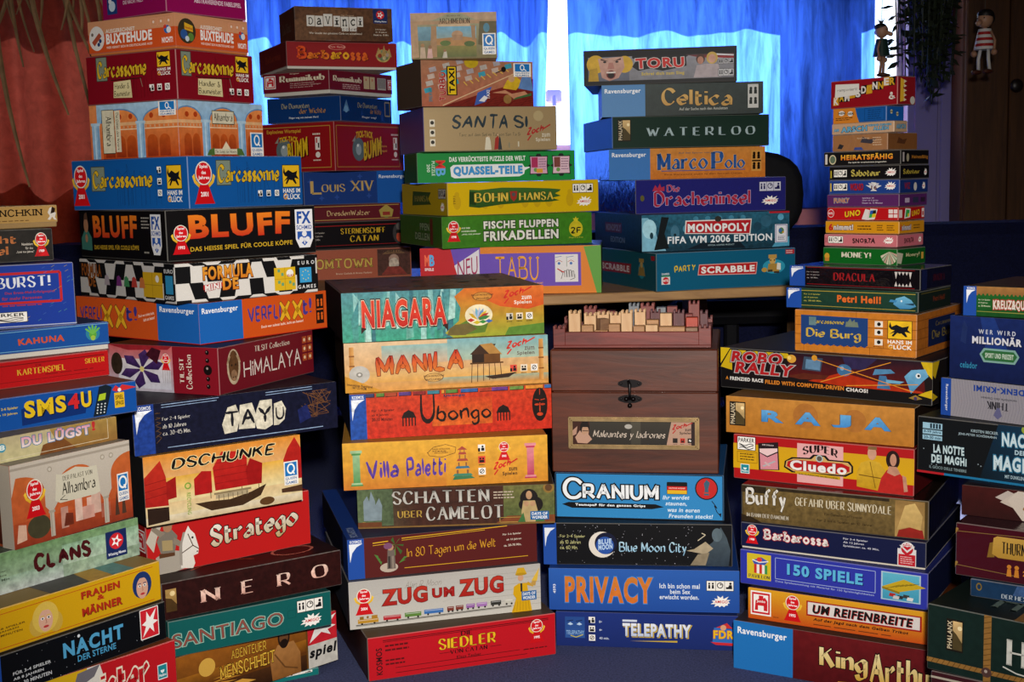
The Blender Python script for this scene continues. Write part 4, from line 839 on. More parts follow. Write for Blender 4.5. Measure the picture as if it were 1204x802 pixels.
box('privacy', 'mid blue box with large orange lettering and a white slogan, second from the carpet', '#2050a4', top='#183c80')
P('c'); R(0, 100, 0, 100, '#1e4a9c', '#2a5cae'); P('f'); T('4593', 2.2, 3.6, 40, 62, '#e8ecf4', vert=1)
P('t', 'paint', 'large orange lettering'); T('PRIVACY', 8.5, 55, 18, 82, '#d06c24', f='h', o='#3c7cc0', ow=.03, c2='#c87830')
P('s'); T('Ich bin schon mal', 58.5, 79.5, 56, 68, '#dce4ee', f='b'); T('beim Sex', 64, 74.5, 43, 54, '#dce4ee', f='b'); T('erwischt worden.', 58.5, 79, 30, 41, '#dce4ee', f='b')
icons(83, 97, 52, 76); amigo(90.5, 26, 15, 1.6); flush()

box('bluemoon', 'black starry box with a white crescent and pale blue lettering', '#08080c', left='#1d4aa0', top='#14141c')
P('c'); R(0, 7, 0, 100, '#1d4aa0'); kosmos(0, 7, word=False)
P('g'); rn = random.Random(5)
for i in range(90): u, v = rn.uniform(8, 80), rn.uniform(3, 97); E(u, v, rn.uniform(.5, 1.1), '#a8a8b0', n=6)
P('f'); T('Für 2-4 Spieler', 9, 22.5, 64, 73, '#c8c488', f='mono', wt=.9); T('ab 10 Jahren', 9, 20, 51, 60, '#c8c488', f='mono', wt=.9); T('ca. 60 Min.', 9, 18.5, 38, 47, '#c8c488', f='mono', wt=.9)
P('g', label='white crescent moon'); E(31.5, 50, 31, '#e0d8cc', n=30); E(33.5, 53, 26, '#101430', n=30); E(33, 48, 21, '#2850a0', n=24); T('BLUE', 29.5, 36.5, 50, 62, '#b8d4f0', f='h', slope=3); T('MOON', 29.5, 37, 36, 49, '#b8d4f0', f='h', slope=4)
P('t', label='pale blue lettering'); T('Blue Moon City', 40.5, 76, 26, 58, '#88b8d8', f='nib', wt=.95, c2='#b8dcec')
P('i', 'paint', 'hooded figure unrolling a plan'); PL([(82, 2), (98, 2), (99, 40), (97, 70), (94, 94), (91, 78), (90, 60), (84, 40)], '#2c3844', '#4a5860'); E(92, 76, 13, '#586870', k=.9, rv=16); PL([(76, 38), (86, 30), (90, 44), (86, 60), (80, 42)], '#a8987c'); PL([(78, 4), (86, 4), (88, 34), (82, 30)], '#8a7c64'); LN([(82, 62), (86, 76), (84, 80)], 2, '#c8bca0'); flush()

box('cranium', 'bright blue box with white rounded lettering and a flag, directly beneath the wooden chest', '#2e84c0', top='#1c4a78', right='#1a3050')
P('b'); FRAME(.5, 99.5, 1, 99, 2, '#10141c')
P('t', label='white rounded lettering with black outline'); T('C', 4.5, 17, 41, 90, '#eceff2', f='mono', wt=1.25, o='#101010', ow=.08); T('RANIUM', 16.5, 62, 42, 77, '#eceff2', f='mono', wt=1.7, o='#101010', ow=.1)
P('s'); PL([(4, 30), (8, 35), (60, 34), (65, 28), (58, 23), (10, 22)], '#0c0c0e'); T('Teamspaß für den ganzen Grips', 12, 54, 25.5, 32.5, '#e8ecf0', f='h')
P('g', label='black red and gold flag'); FRAME(67, 78.5, 58, 83, 2, '#10141c'); R(67, 78.5, 74.5, 83, '#101010'); R(67, 78.5, 66, 74.5, '#c82020'); R(67, 78.5, 58, 66, '#e0b020'); T('DEUTSCHE AUSGABE', 68, 77.5, 69, 72, '#f0d0c0')
P('g', label='red circle'); E(90, 71, 25, '#101014', k=.98); E(90, 71, 22.5, '#c02424', k=.98); PL([(88.5, 56), (91.5, 56), (91, 70), (92, 84), (90, 90), (88.4, 82), (89, 70)], '#3a5c70'); R(88, 92, 60, 63, '#b84030')
LN([(93, 44), (95.5, 32), (96, 28), (94.5, 34), (96, 20), (98, 12)], 1.6, '#101014'); PL([(97, 16), (98.6, 18), (98.3, 8)], '#101014')
P('f'); T('Ihr werdet', 64.5, 80, 45, 54, '#d8e8f4', slope=1, shear=.2); T('staunen,', 66, 78.5, 31, 40, '#d8e8f4', shear=.2); T('was in euren', 67, 86, 18, 27, '#d8e8f4', shear=.2); T('Freunden steckt!', 68, 93.5, 5, 14, '#d8e8f4', shear=.2); flush()

# ================================================================ tall left stack
box('amigo', 'teal box only just showing at the bottom of the tall left stack', '#147070', group='stacked board game boxes')
icons(80, 96, 60, 90); amigo(88, 84, 16); flush()
box('abent', 'brown sunset box with a bearded man and a white star on a red end', '#6a4418', mat='paint', top='#4a3018')
P('c', 'paint'); R(0, 80, 0, 100, '#2c1408', '#9c5c1c'); R(0, 80, 34, 60, '#5c3010', '#a0641c'); R(0, 80, 0, 30, '#2c180c', '#4c2c14')
P('i', 'card', 'low sun over water'); E(20, 66, 17, '#d8a848'); 
for i in range(7): PL([(8+i*3, 10+i*6), (30+i*2.4, 8+i*6), (22+i*2, 13+i*6)], '#c88c30')
PL([(14, 12), (48, 14), (40, 24), (26, 20)], '#d8a040')
P('i', 'paint', 'bearded man in a fur cloak'); PL([(58, 0), (76, 0), (76, 40), (72, 66), (62, 66), (57, 40)], '#8a5828', '#a87440'); E(66, 78, 15, '#2c1c12', k=.9, rv=20); E(66, 78, 10, '#6a4428', rv=13); E(66, 66, 9, '#20140e'); LN([(60, 50), (66, 20), (74, 10)], 3, '#6a4420')
P('t', label='golden lettering'); T('ABENTEUER', 34, 55, 66, 84, '#e8b840', f='slab', wt=.9, slope=-1, o='#2c1408', ow=.05); T('MENSCHHEIT', 27, 60, 34, 60, '#e8b840', f='slab', wt=1.05, slope=1, o='#2c1408', ow=.05); P('f'); T('Kosmos', 5, 10, 8, 14, '#c0a060')
P('p'); R(81, 100, 46, 100, '#c82430'); PL([(82, 50), (86, 78), (82, 84), (87, 88), (90, 99), (92.5, 88), (100, 96), (95, 78), (99.5, 72), (94, 68), (96, 56), (90, 66)], '#efeae4'); R(81, 100, 0, 46, '#c8c4bc'); T('spiel', 82, 99, 14, 40, '#121214', f='h', shear=.2); flush()
box('santiago', 'dark teal box with pale carved lettering below the dark wine-red box', '#0e5a58', top='#0a3c3c')
P('t', label='pale green carved lettering'); T('SANTIAGO', 2, 69, 24, 64, '#1a6a64', f='b', o='#9cc0b0', ow=.035, slope=4, jig=.12); T('SANTIAGO', 2, 69, 24, 64, '#8a4a40', f='r', slope=4, jig=.12)
icons(78, 94.5, 54, 88); amigo(87, 26, 20, 1.7); P('b'); FRAME(72, 77, 44, 66, 1, '#0a4a48'); flush()
box('nero', 'very dark wine-red box with widely spaced pale serif letters', '#2c0e0c', top='#241414', mat='rough', left='#1c0c0c')
for ch, u, w, v in (('N', 20, 11, 28), ('E', 42, 6.5, 30), ('R', 62, 8, 30), ('O', 82, 10, 33)): P('letter', label='pale pink serif letter'); T(ch, u, u+w, v, v+36, '#d8a494', f='serif', wt=1.15, c2='#e8c8b8')
P('i', 'paint', 'small framed sepia picture'); R(2, 7.6, 22, 82, '#8a6a38', '#b08c50'); E(5.6, 70, 7, '#e0c890', n=14); PL([(2, 22), (7.6, 22), (7.6, 40), (5, 56), (2, 60)], '#4a3418')
F('T'); P('g', label='pale ring'); E(78, 14, 7, '#a86858', k=1.6); E(78, 14, 6, '#241414', k=1.6); LN([(20, 12), (40, 22), (55, 12)], 1.2, '#8a3820'); flush()
box('stratego', 'bright red box with cream blackletter lettering and a horseman', '#bc1c1c', top='#8a1818', left='#8c1414')
P('i', 'card', 'armoured rider on a white horse')
PL([(0, 60), (5, 90), (9, 96), (10, 90), (6, 62), (4, 40)], '#c4bcac'); PL([(6, 0), (16, 0), (24, 4), (20, 34), (12, 40), (5, 30)], '#a8a094'); PL([(8, 36), (16, 34), (18, 62), (15, 74), (9, 74), (6, 58)], '#7c7468'); PL([(9, 40), (15, 38), (15, 56), (9, 58)], '#a89468'); PL([(7, 36), (16, 34), (16, 28), (7, 28)], '#5c3a24')
E(12.6, 80, 8, '#a87c5c', rv=9); PL([(9, 82), (16, 82), (15.6, 92), (12, 97), (9, 92)], '#b0a088'); R(8.4, 16.6, 82, 85, '#8c7c60'); PL([(16, 60), (22, 46), (20, 40), (15, 50)], '#8c8070'); PL([(8, 64), (3, 80), (5, 84), (11, 70)], '#8c8070')
PL([(19, 4), (20, 34), (21, 56), (23, 68), (24.4, 76), (25.6, 68), (28, 60), (30, 34), (29.4, 24), (26.6, 22), (26, 34), (27.4, 8), (26, 0)], '#dcd6cc', '#e8e4dc'); PL([(20, 8), (20.4, 46), (22.6, 66), (21.2, 66), (18.6, 40), (18.4, 10)], '#9c948a'); E(26.6, 54, 2, '#1c1814'); LN([(24, 62), (26.6, 40), (30, 32)], 1.6, '#4c3828'); LN([(26.6, 40), (20, 30)], 1.6, '#4c3828'); E(29, 28, 1.4, '#4c3c34')
P('t', label='cream blackletter lettering'); T('Stratego', 37, 92, 17, 68, '#b89c64', f='nib', wt=1.55, o='#1c1008', ow=.055, c2='#f0ece0', slope=10); P('s'); T('ORIGINAL', 64, 92, 88, 95, '#e0c8b0', f='serif'); E(95, 84, 2, '#e0d0c0')
F('L'); jumbo(84, 99, 40, 78); flush()
box('dschunke', 'tall yellow box with red-sailed junks and black brush lettering', '#c08830', mat='paint', left='#1c1c1c', right='#5a4a38', top='#8a6020')
P('c', 'paint'); R(0, 100, 0, 100, '#d8cca0', '#d8882c'); R(0, 100, 30, 66, '#dccc98', '#dca840'); R(0, 100, 0, 12, '#c8b48c', '#d8ccb0')
P('i', label='junks with red sails'); 
PL([(0, 28), (0, 70), (10, 92), (13, 68), (14, 26)], '#a81c18', '#b82c1c'); PL([(13, 34), (13, 60), (19, 66), (19, 36)], '#981814'); PL([(1, 2), (14, 4), (14, 24), (1, 26)], '#2c1c14'); 
for v in (40, 50, 60): LN([(0, v), (13, v+4)], .7, '#781010')
PL([(30, 34), (30, 58), (35, 68), (41, 66), (41, 34)], '#a81818'); PL([(43, 36), (42, 70), (48, 92), (64, 88), (64, 36)], '#a81818', '#b8241c'); PL([(64, 36), (63, 60), (66, 76), (74, 66), (73, 36)], '#981414'); 
for v in (46, 56, 66, 76): LN([(43, v), (64, v+1)], .6, '#7c1010')
for u in (40, 60, 71): LN([(u, 26), (u, 36)], 1, '#4a3424')
PL([(30, 22), (40, 8), (60, 8), (72, 18), (76, 34), (66, 26), (52, 20), (40, 22)], '#3c2818'); R(43, 64, 24, 30, '#a89878'); R(42, 66, 30, 33, '#8a7858'); 
for k in range(7): LN([(45+k*3, 20), (45+k*3, 29)], .8, '#4a3c28')
E(76, 8, 6, '#5a3c20', k=2); PL([(88, 34), (88, 66), (91, 82), (96, 98), (100, 80), (100, 34)], '#a01818', '#b4241c'); PL([(86, 16), (100, 14), (100, 24), (86, 22)], '#4a3020')
P('g', label='green recycling sign'); E(26, 50, 5, '#7a9c3c'); E(26, 50, 3, '#d8bc70'); T('RECYCLING', 25, 27.5, 8, 40, '#8aa04c', vert=3)
qgames(88, 97.5, 26, 62)
P('t', label='black brush lettering'); T('DSCHUNKE', 17, 82, 76, 93, '#161210', f='brush', wt=1.2, o='#e8d8a0', ow=.05, slope=-1, shear=.25, up=.1); flush()
box('tayu', 'deep navy box with a blue end and letters on torn white tiles', '#12142c', top='#181824', mat='rough', left='#0c0c18')
P('c'); R(0, 9.5, 0, 100, '#1d3c8c'); kosmos(0, 9.5, '#1d3c8c'); P('c', 'rough'); R(9.5, 100, 0, 100, '#12142a')
for i in range(16): a = i*.8; P('g', label='coppery dragon ornament') if i % 4 == 0 else None; LN([(88+7*math.cos(a), 60+30*math.sin(a*1.3)), (92+5*math.sin(a*1.7), 58+28*math.cos(a)), (86+4*math.cos(a*2), 70+16*math.sin(a))], 1.2, '#6a4428')
P('g')
for i in range(6): LN([(10, 20+12*i), (12.5, 30+10*i), (10.5, 36+9*i)], 1.2, '#5a4028')
P('c', 'rough'); PL([(80, 20), (86, 30), (84, 60), (79, 50)], '#1c2458')
P('b'); LN([(13, 96), (40, 97)], 1.4, '#90a8c8'); LN([(13, 91), (39, 92)], 1.2, '#90a8c8'); LN([(63, 95), (87, 96)], 1.4, '#90a8c8'); LN([(63, 90), (87, 91)], 1.2, '#90a8c8'); LN([(15, 9), (92, 7)], 1.6, '#90a8c8')
P('t', label='letters on torn white tiles')
for ch, pts, a in (('T', [(41, 40), (44, 74), (48, 78), (50, 52), (48, 22), (42, 20)], (43, 49)), ('A', [(49, 26), (50, 76), (56, 78), (58, 50), (57, 24)], (50.5, 57)), ('Y', [(57.5, 30), (58, 60), (60, 80), (66, 80), (66, 26), (62, 18), (58, 22)], (59, 65.5)), ('Ü', [(66.5, 24), (67, 70), (71, 74), (73, 56), (72, 34), (69, 24)], (67.6, 72))): PL(pts, '#cfc8b4'); T(ch, a[0], a[1], 34, 66, '#1c1c24', f='brush', wt=1.1)
P('f'); T('Für 2-4 Spieler', 13, 26, 62, 71, '#d0ccc4', f='serif'); T('ab 10 Jahren', 13, 24, 48, 57, '#d0ccc4', f='serif'); T('ca. 30-45 Min.', 13, 26, 34, 43, '#d0ccc4', f='serif'); flush()
box('himalaya', 'wine-red box set cornerwise with thin white lettering and a purple flower on its left side', '#6c1220', left='#7c1220', top='#281414', mat='card')
P('i', 'rough', 'brown yak head'); E(14.5, 54, 30, '#b8a488', k=.75, rv=38); E(14.5, 56, 24, '#5c3c24', k=.7, rv=33); PL([(9, 74), (7.6, 60), (10, 66), (12, 78)], '#a08868'); PL([(20, 74), (21.6, 60), (19, 66), (17, 78)], '#a08868'); E(14.5, 36, 11, '#8a684c', k=.9, rv=12); E(12.6, 58, 2.4, '#1c120c'); E(16.4, 58, 2.4, '#1c120c'); E(13.6, 32, 1.8, '#2c1c14'); E(15.6, 32, 1.8, '#2c1c14'); 
P('s'); T('TILSIT Collection', 36, 73, 76, 89, '#d8c8b8', f='serif', wt=1.2); P('t', label='thin white lettering'); T('HiMALAYA', 24, 85, 26, 60, '#e4d8d0', f='mono', wt=.8, up=.12)
P('k'); 
for i in (0, 1):
    for j in (0, 1, 2): R(87+i*6, 92+i*6, 32+j*20, 48+j*20, '#a84c28'); E(89.5+i*6, 40+j*20, 4, '#e8c8a0', n=10)
F('L'); P('c', 'paint'); R(0, 60, 0, 100, '#a8a4b0', '#b85050'); R(10, 58, 6, 70, '#b8b8c4', '#c8c0c4'); PL([(0, 100), (60, 100), (56, 92), (20, 88)], '#8c2028')
P('i', 'rough', 'purple flower'); 
for a in range(6): r = math.radians(a*60+20); PL([(32, 48), (32+15*math.cos(r-.35), 48+32*math.sin(r-.35)), (32+21*math.cos(r), 48+44*math.sin(r)), (32+15*math.cos(r+.35), 48+32*math.sin(r+.35))], '#2c1a48', '#42285c')
E(32, 48, 6, '#c8b870'); E(9, 58, 20, '#2c2018', k=.8, rv=24); PL([(46, 60), (50, 90), (42, 96), (36, 80)], '#38101c')
award(54, 66, 36, ''); P('c'); R(60.5, 100, 0, 100, '#7c1220'); P('f'); 
for i in range(4): LN([(51+i*2, 20), (51+i*2, 52)], .8, '#8a8078')
P('s'); T('TILSIT', 66, 70, 22, 76, '#dccfc0', f='serif', wt=1.2, vert=1); T('Collection', 71.5, 77, 10, 84, '#dccfc0', f='serif', wt=1.2, vert=1)
P('g', label='black beads'); 
for v, r in ((90, 5), (73, 5), (53, 11), (34, 5), (18, 5)): E(91, v, r, '#140c0c'); E(90.6, v+r*.3, r*.25, '#9c8c88')
flush()
def verfluxt(left):
    if left:
        ravens(68, 100); P('c'); R(0, 68, 0, 100, '#c8501c'); P('t'); T('VERFLI', 3, 22, 40, 76, '#3c3480', f='brush', wt=1.2, jig=.3); T('XX', 22, 43, 22, 84, '#e0a824', f='brush', wt=1.4, o='#4a3020', ow=.03); T('t!', 43, 52, 44, 82, '#3c3480', f='brush', wt=1.2)
        P('f'); T('Doch wer zuletzt lacht,', 53, 66, 54, 62, '#f0d8c8', slope=12); T('lacht am besten!', 57, 66, 46, 54, '#f0d8c8', slope=9)
    else:
        ravens(0, 32); P('c'); R(32, 100, 0, 100, '#cc5018'); P('t', label='violet and yellow brush lettering'); T('VERFLI', 36, 62, 38, 80, '#4a3c8c', f='brush', wt=1.3, jig=.3); T('XX', 61, 80, 32, 84, '#e4ac24', f='brush', wt=1.5, o='#4a3020', ow=.03); T('t!', 80, 87.5, 42, 84, '#4a3c8c', f='brush', wt=1.3)
        P('f'); T('Doch wer zuletzt lacht, lacht am besten!', 46, 80, 20, 28, '#f0dccc', slope=3)
        P('k'); R(91, 97.5, 14, 92, '#1c1412'); 
        for v in (34, 70): E(92.8, v+6, 4, '#d8601c', n=10); E(95.8, v+6, 4, '#d8601c', n=10); R(92, 93.6, v-10, v+2, '#d8601c'); R(95, 96.6, v-10, v+2, '#d8601c')
        R(91.5, 97, 50, 54, '#d8601c')
    P('b'); R(0, 100, 0, 2, '#a82018')
box('verfl', 'orange box with a bright blue corner and violet and yellow lettering, set cornerwise', '#c84c18', top='#7c2c14', left='#b84418')
verfluxt(0); F('L'); verfluxt(1); flush()
def checks(n, u1=100):
    P('c')
    for i in range(n):
        for j in range(4):
            if (i + j) % 2 == 0:
                a, b = u1*i/n, u1*(i+1)/n; v0 = [0, 8, 50, 92][j]; v1 = [8, 50, 92, 100][j]; k = 2.2*math.sin(i*1.3)
                PL([(a+k, v0), (b+k*.6, v0), (b-k, v1), (a-k*.6, v1)] if 0 < i < n-1 else [(a, v0), (b, v0), (b, v1), (a, v1)], '#121214')
box('formula', 'black and white chequered box with orange racing lettering', '#d8d4ce', top='#1c1c20', left='#bcb8b4')
checks(10)
P('t', label='orange racing lettering'); T('FORMULA', 18, 52.5, 54, 88, '#d07820', f='h', o='#4a1810', ow=.04, c2='#e09c34', up=.1); T('DE', 31, 42, 26, 56, '#d07820', f='h', o='#4a1810', ow=.04, c2='#e09c34'); P('s'); PL([(18, 30), (31, 36), (31, 46), (18, 42)], '#b82020'); T('MINI', 19, 30, 26, 42, '#e8e0dc', f='h', o='#a01818', ow=.05, slope=6)
P('k'); R(67.5, 83, 12, 72, '#d8b020'); LN([(75.2, 12), (75.2, 72)], 1.4, '#b88818'); LN([(67.5, 42), (83, 42)], 1.4, '#b88818'); E(79, 56, 10, '#f0ece4', k=1.1); 
for u, v in ((70, 60), (72.5, 50), (70, 30), (72.5, 24), (78, 28), (80.5, 22)): R(u, u+1.8, v, v+8, '#6a9c70')
T('ELK2', 77, 82, 47, 53, '#a83020', f='h')
P('p'); R(84, 98.4, 8, 92, '#121214'); R(86.2, 95, 28, 68, '#3c9cd0'); T('EURO', 85, 97.5, 76, 86, '#d8d8d8', sp=.4); T('GAMES', 84.6, 98, 12, 22, '#d8d8d8', sp=.2)
for i in range(8): E(90.6+2.6*math.cos(i*.785), 48+13*math.sin(i*.785), 1.6, '#e8d060', n=6)
F('L'); checks(10); P('t'); T('FORMULA', 3, 25, 54, 88, '#8a4c1c', f='h', o='#2c1410', ow=.04); T('DE', 10, 18, 26, 54, '#8a4c1c', f='h')
P('k'); R(69, 88, 12, 76, '#c0981c'); LN([(78, 12), (78, 76)], 1.4, '#8a6c14'); LN([(69, 44), (88, 44)], 1.4, '#8a6c14'); E(83, 60, 9, '#d8d4cc'); P('p'); R(89, 99, 6, 92, '#121214'); R(91, 98, 24, 70, '#2c84b0'); T('EURO', 90, 98.4, 76, 86, '#c8c8c8'); T('GAMES', 90, 98.4, 10, 20, '#c8c8c8')
for u, c in ((31, '#9c9098'), (44, '#6a2c6c'), (52, '#3c7c50'), (60, '#a83830'), (68, '#b86a38')): P('i', label='printed toy car'); PL([(u-3, 34), (u+3, 34), (u+2, 56), (u, 62), (u-2, 58)], c)
flush()
def bluff(k, dim=0):
    P('t', label='orange-red bubble lettering'); T('BLUFF', k[0], k[1], 42, 90, '#c8301c', f='h', c2='#e88020', jig=.1, o='#300c08', ow=.02)
    P('s'); T('DAS HEISSE SPIEL FÜR COOLE KÖPFE', k[0]+.5, k[1]+1, 17, 28, '#c8a028', f='b', slope=3)
    P('p'); a, b = k[2], k[3]; w = b-a
    PL([(a, 30), (a, 92), (b, 92), (b, 30), ((a+b)/2+w*.3, 12), ((a+b)/2-w*.3, 12)], '#e8e8ec'); T('FX', a+w*.1, b-w*.1, 62, 88, '#2850a0', f='h'); T('SCHMID', a+w*.06, b-w*.06, 50, 59, '#2850a0'); PL([(a+w*.1, 31), (a+w*.1, 46), (b-w*.1, 46), (b-w*.1, 31), ((a+b)/2, 16)], '#2c58ac')
    for q in range(3): E((a+b)/2+w*.2*math.cos(1.57+q*2.09), 33+8*math.sin(1.57+q*2.09), 6, '#e8e8ec', n=12)
    LN([((a+b)/2, 33), ((a+b)/2, 20)], 3, '#e8e8ec')
box('bluff', 'black box with fat orange-red lettering and a white shield, set cornerwise', '#0e0c0e', top='#141214')
bluff((14, 82, 85.5, 98)); award(9, 42, 58, '1993', 1.0)
F('L'); bluff((17, 69, 84, 95)); P('i', label='old man in a green coat'); PL([(2, 16), (15, 14), (15, 42), (11, 56), (6, 56), (2, 40)], '#3c7468'); E(8.5, 68, 14, '#a87858', k=.8, rv=16); PL([(6, 80), (11, 80), (10, 96), (7, 92)], '#5a4030'); E(8.5, 40, 9, '#a87858', k=.7)
P('f'); BARS(74, 83, 62, 88, 4, '#9c9890'); BARS(76, 82, 12, 20, 1, '#9c9890'); flush()
def carca(face, awd, t0, t1, tv, wp, col='#d8b028', dk='#123c70'):
    P('g'); rn = random.Random(3)
    for i in range(9): u = rn.uniform(40, 80); LN([(u, 8), (u, 30+rn.uniform(0, 60)), (u+4, 34+rn.uniform(0, 50)), (u+4, 10)], .8, dk)
    if awd: award(awd, 50, 82, '2001', .95)
    P('g', label='stone tile behind the first letter'); R(t0-1, t0+11, tv-14, tv+34, '#7c8878'); FRAME(t0-1, t0+11, tv-14, tv+34, 1.5, '#3c4438')
    P('t', label='yellow uncial lettering'); T('Carcassonne', t0, t1, tv-10, tv+26, col, f='nib', wt=1.5, o='#1c1810', ow=.045, slope=0)
    hig(*wp)
box('carcb', 'bright blue box with yellow uncial lettering and a black cat badge on both sides', '#10549c', top='#0c3c70')
carca('F', 12.5, 24, 78, 58, (81, 97, 12, 82)); dots3(60, 26, 12, 7.5, 0)
F('L'); carca('L', 8, 19, 71, 52, (83, 95, 14, 84)); dots3(77, 76, 12, 0, -22); flush()
def arches(short):
    P('c', 'paint'); R(0, 100, 0, 100, '#c86030', '#d88850')
    for a, b in (((-6, 26), (35, 68), (78, 112)) if not short else ((14, 56), (62, 108))):
        m = (a+b)/2; ru = (b-a)/2; R(max(0, a), min(b, 100), 0, 92, '#b04418', '#e08848')
        R(max(0, a), min(b, 100), 60, 66, '#d8a878'); R(max(0, a), min(b, 100), 52, 54, '#e0c09c')
        for q in range(3):
            u = a + (b-a)*(.2+.3*q); w = ru*.26
            if 3 < u < 97:
                PL([(u-w, 2), (u+w, 2), (u+w, 30)] + [(u+w*math.cos(t*.393), 30+12*math.sin(t*.393)) for t in range(1, 8)] + [(u-w, 30)], '#8a2c12', '#b4501c'); E(u, 76, 5, '#a83c14')
        for q in range(9): u = a + (b-a)*(.06+.11*q); R(max(0, u-.8), min(100, max(0, u+.8)), 55, 59, '#c89870')
    P('g', 'paint', 'pale blue arcade columns')
    for a, b in (((-6, 26), (35, 68), (78, 112)) if not short else ((14, 56), (62, 108))):
        m = (a+b)/2; ru = (b-a)/2; arc = [(m+ru*math.cos(t*math.pi/12), 66+24*math.sin(t*math.pi/12)) for t in range(13)]
        PL([(b+5, 66)] + arc + [(a-5, 66), (a-5, 100), (b+5, 100)], '#86aed0', '#a0c0d8'); LN(arc, 2.4, '#5c84ac')
    for u in ((30.5, 73) if not short else (7, 59)): R(u-4.4, u+4.4, 0, 66, '#7ca4c8', '#94b8d4'); R(u-1.6, u+.2, 0, 66, '#b0cce0'); R(u-5.4, u+5.4, 62, 67, '#a8c4d8'); R(u+2.6, u+3.4, 4, 62, '#5c84ac')
box('alham', 'box of pale blue arches over orange courtyards between a wine-red and a blue box', '#88aacc', top='#5a7090', mat='paint', left='#80a4c8')
arches(0); P('t', label='cream plate with script'); R(38, 64, 60, 84, '#cfc8ae'); FRAME(38, 64, 60, 84, 1.4, '#3c3828'); T('Alhambra', 40, 62, 65, 80, '#26241c', f='nib', wt=.8); P('s'); R(39, 66, 4, 14, '#cfc8ae'); T('Die Gunst des Wesirs', 40, 65, 6, 12, '#26241c', f='nib', wt=.8); PL([(30, 2), (39, 2), (39, 16), (33, 12)], '#4c6c34'); PL([(66, 2), (75, 2), (72, 14), (66, 16)], '#4c6c34'); PL([(48, 14), (58, 14), (53, 28)], '#e0d0b0')
qgames(83, 99, 0, 46)
F('L'); arches(1); P('t', label='cream plate with script reading upward'); R(15, 29, 10, 90, '#cfc8ae'); FRAME(15, 29, 10, 90, 1.2, '#3c3828'); T('Alhambra', 19, 26, 24, 78, '#26241c', f='nib', wt=.8, vert=3); P('s'); R(30, 36, 12, 88, '#cfc8ae'); T('Die Gunst des Wesirs', 31.5, 34.5, 16, 84, '#26241c', f='nib', wt=.8, vert=3)
qgames(80, 99, 74, 100); flush()
box('carcr', 'wine-red box with yellow uncial lettering over a parchment sign', '#7c0c1c', top='#4a0810')
for fc in 'FL':
    F(fc); L = fc == 'L'
    carca(fc, 0, 13 if L else 7, 68 if L else 73, 62, (80, 94, 50, 96) if L else (76, 93, 44, 96), dk='#5c0814')
    P('s', label='parchment sign'); a, b = (30, 51) if L else (25, 57); PL([(a, 12), (b, 10), (b-1, 46), (a+1, 44)], '#cfc090', '#d8cc9c'); T('Händler &', a+2, b-3, 29, 41, '#2c2818', f='nib', wt=.8); T('Baumeister', a+1, b-2, 14, 26, '#2c2818', f='nib', wt=.8); LN([(a-2, 48), (b+12, 48)], 1.6, '#26180c'); LN([(b+10, 48), (b+12, 30)], 1.4, '#8c7c68')
    dots3(*((73, 27, 13, 8.5, 0) if L else (69, 22, 13, 10, 0)))
flush()
box('buxte', 'orange box with white lettering, second from the top of the tall left stack', '#c85424', top='#b87448', tray=.06, tray_col='#c0703c', left='#c05024')
for fc in 'FL':
    F(fc); L = fc == 'L'; P('c'); R(0, 100, 62, 100, '#cc9068'); R(0, 100, 8, 62, '#cc5020')
    P('i', label='round picture'); 
    if L: E(10, 50, 36, '#dcd8d4', k=.9); PL([(4, 40), (13, 66), (16, 56), (7, 28)], '#a84c34'); E(14, 42, 6, '#243868'); E(12, 32, 6, '#243868'); E(5, 62, 5, '#6c6058')
    else: E(15, 52, 36, '#3c3424', k=1.0); E(11, 42, 14, '#2c5494'); E(20, 36, 12, '#5c8038'); PL([(12, 56), (23, 50), (23, 68), (12, 76)], '#dca828'); T('Buxtehude', 13, 22.5, 59, 66, '#a83020', slope=-3); E(15, 30, 8, '#c8d0d8')
    P('s'); a, b = (21, 55) if L else (33, 63); T('AUSGERECHNET', a, b, 62, 74, '#e8e0d8', f='b'); P('t', label='white lettering'); T('BUXTEHUDE', a, b+19 if L else b+16, 30, 60, '#f0ece8', f='h', sp=-.02); P('f'); T('WER KENNT SICH IN DEUTSCHLAND AUS?', a, b+19 if L else b+16, 17, 24, '#e8d8cc')
    P('p'); u = 91; E(u, 56, 12, '#2c64a8'); E(u+2, 54, 9, '#d8dce4'); E(u-2, 64, 6, '#c83428'); T('N!CHT!', u-6, u+6, 18, 34, '#f0ece8', f='h'); P('k'); 
    for i in range(3): FRAME(73+i*8.5, 80+i*8.5, 68, 90, 1.6, '#d89878'); E(76.5+i*8.5, 80, 4, '#e8d0c0', n=10)
flush()
box('magenta', 'magenta box at the very top of the tall left stack', '#8a0c50', top='#6a0840')
P('f'); T('ABSTRAHIERENDE FABELSPIEL', 34, 94, 36, 50, '#e0c8d4', f='b'); P('g'); E(82, 76, 12, '#3c4820'); E(87, 70, 10, '#a87838')
F('L'); P('i'); R(8, 24, 16, 90, '#1c3c78'); E(16, 40, 16, '#c0d0e0'); E(13, 56, 8, '#d8d8e0'); P('f'); T('DIE NACHT FÄLLT', 34, 66, 40, 54, '#d8c0cc', f='b'); flush()

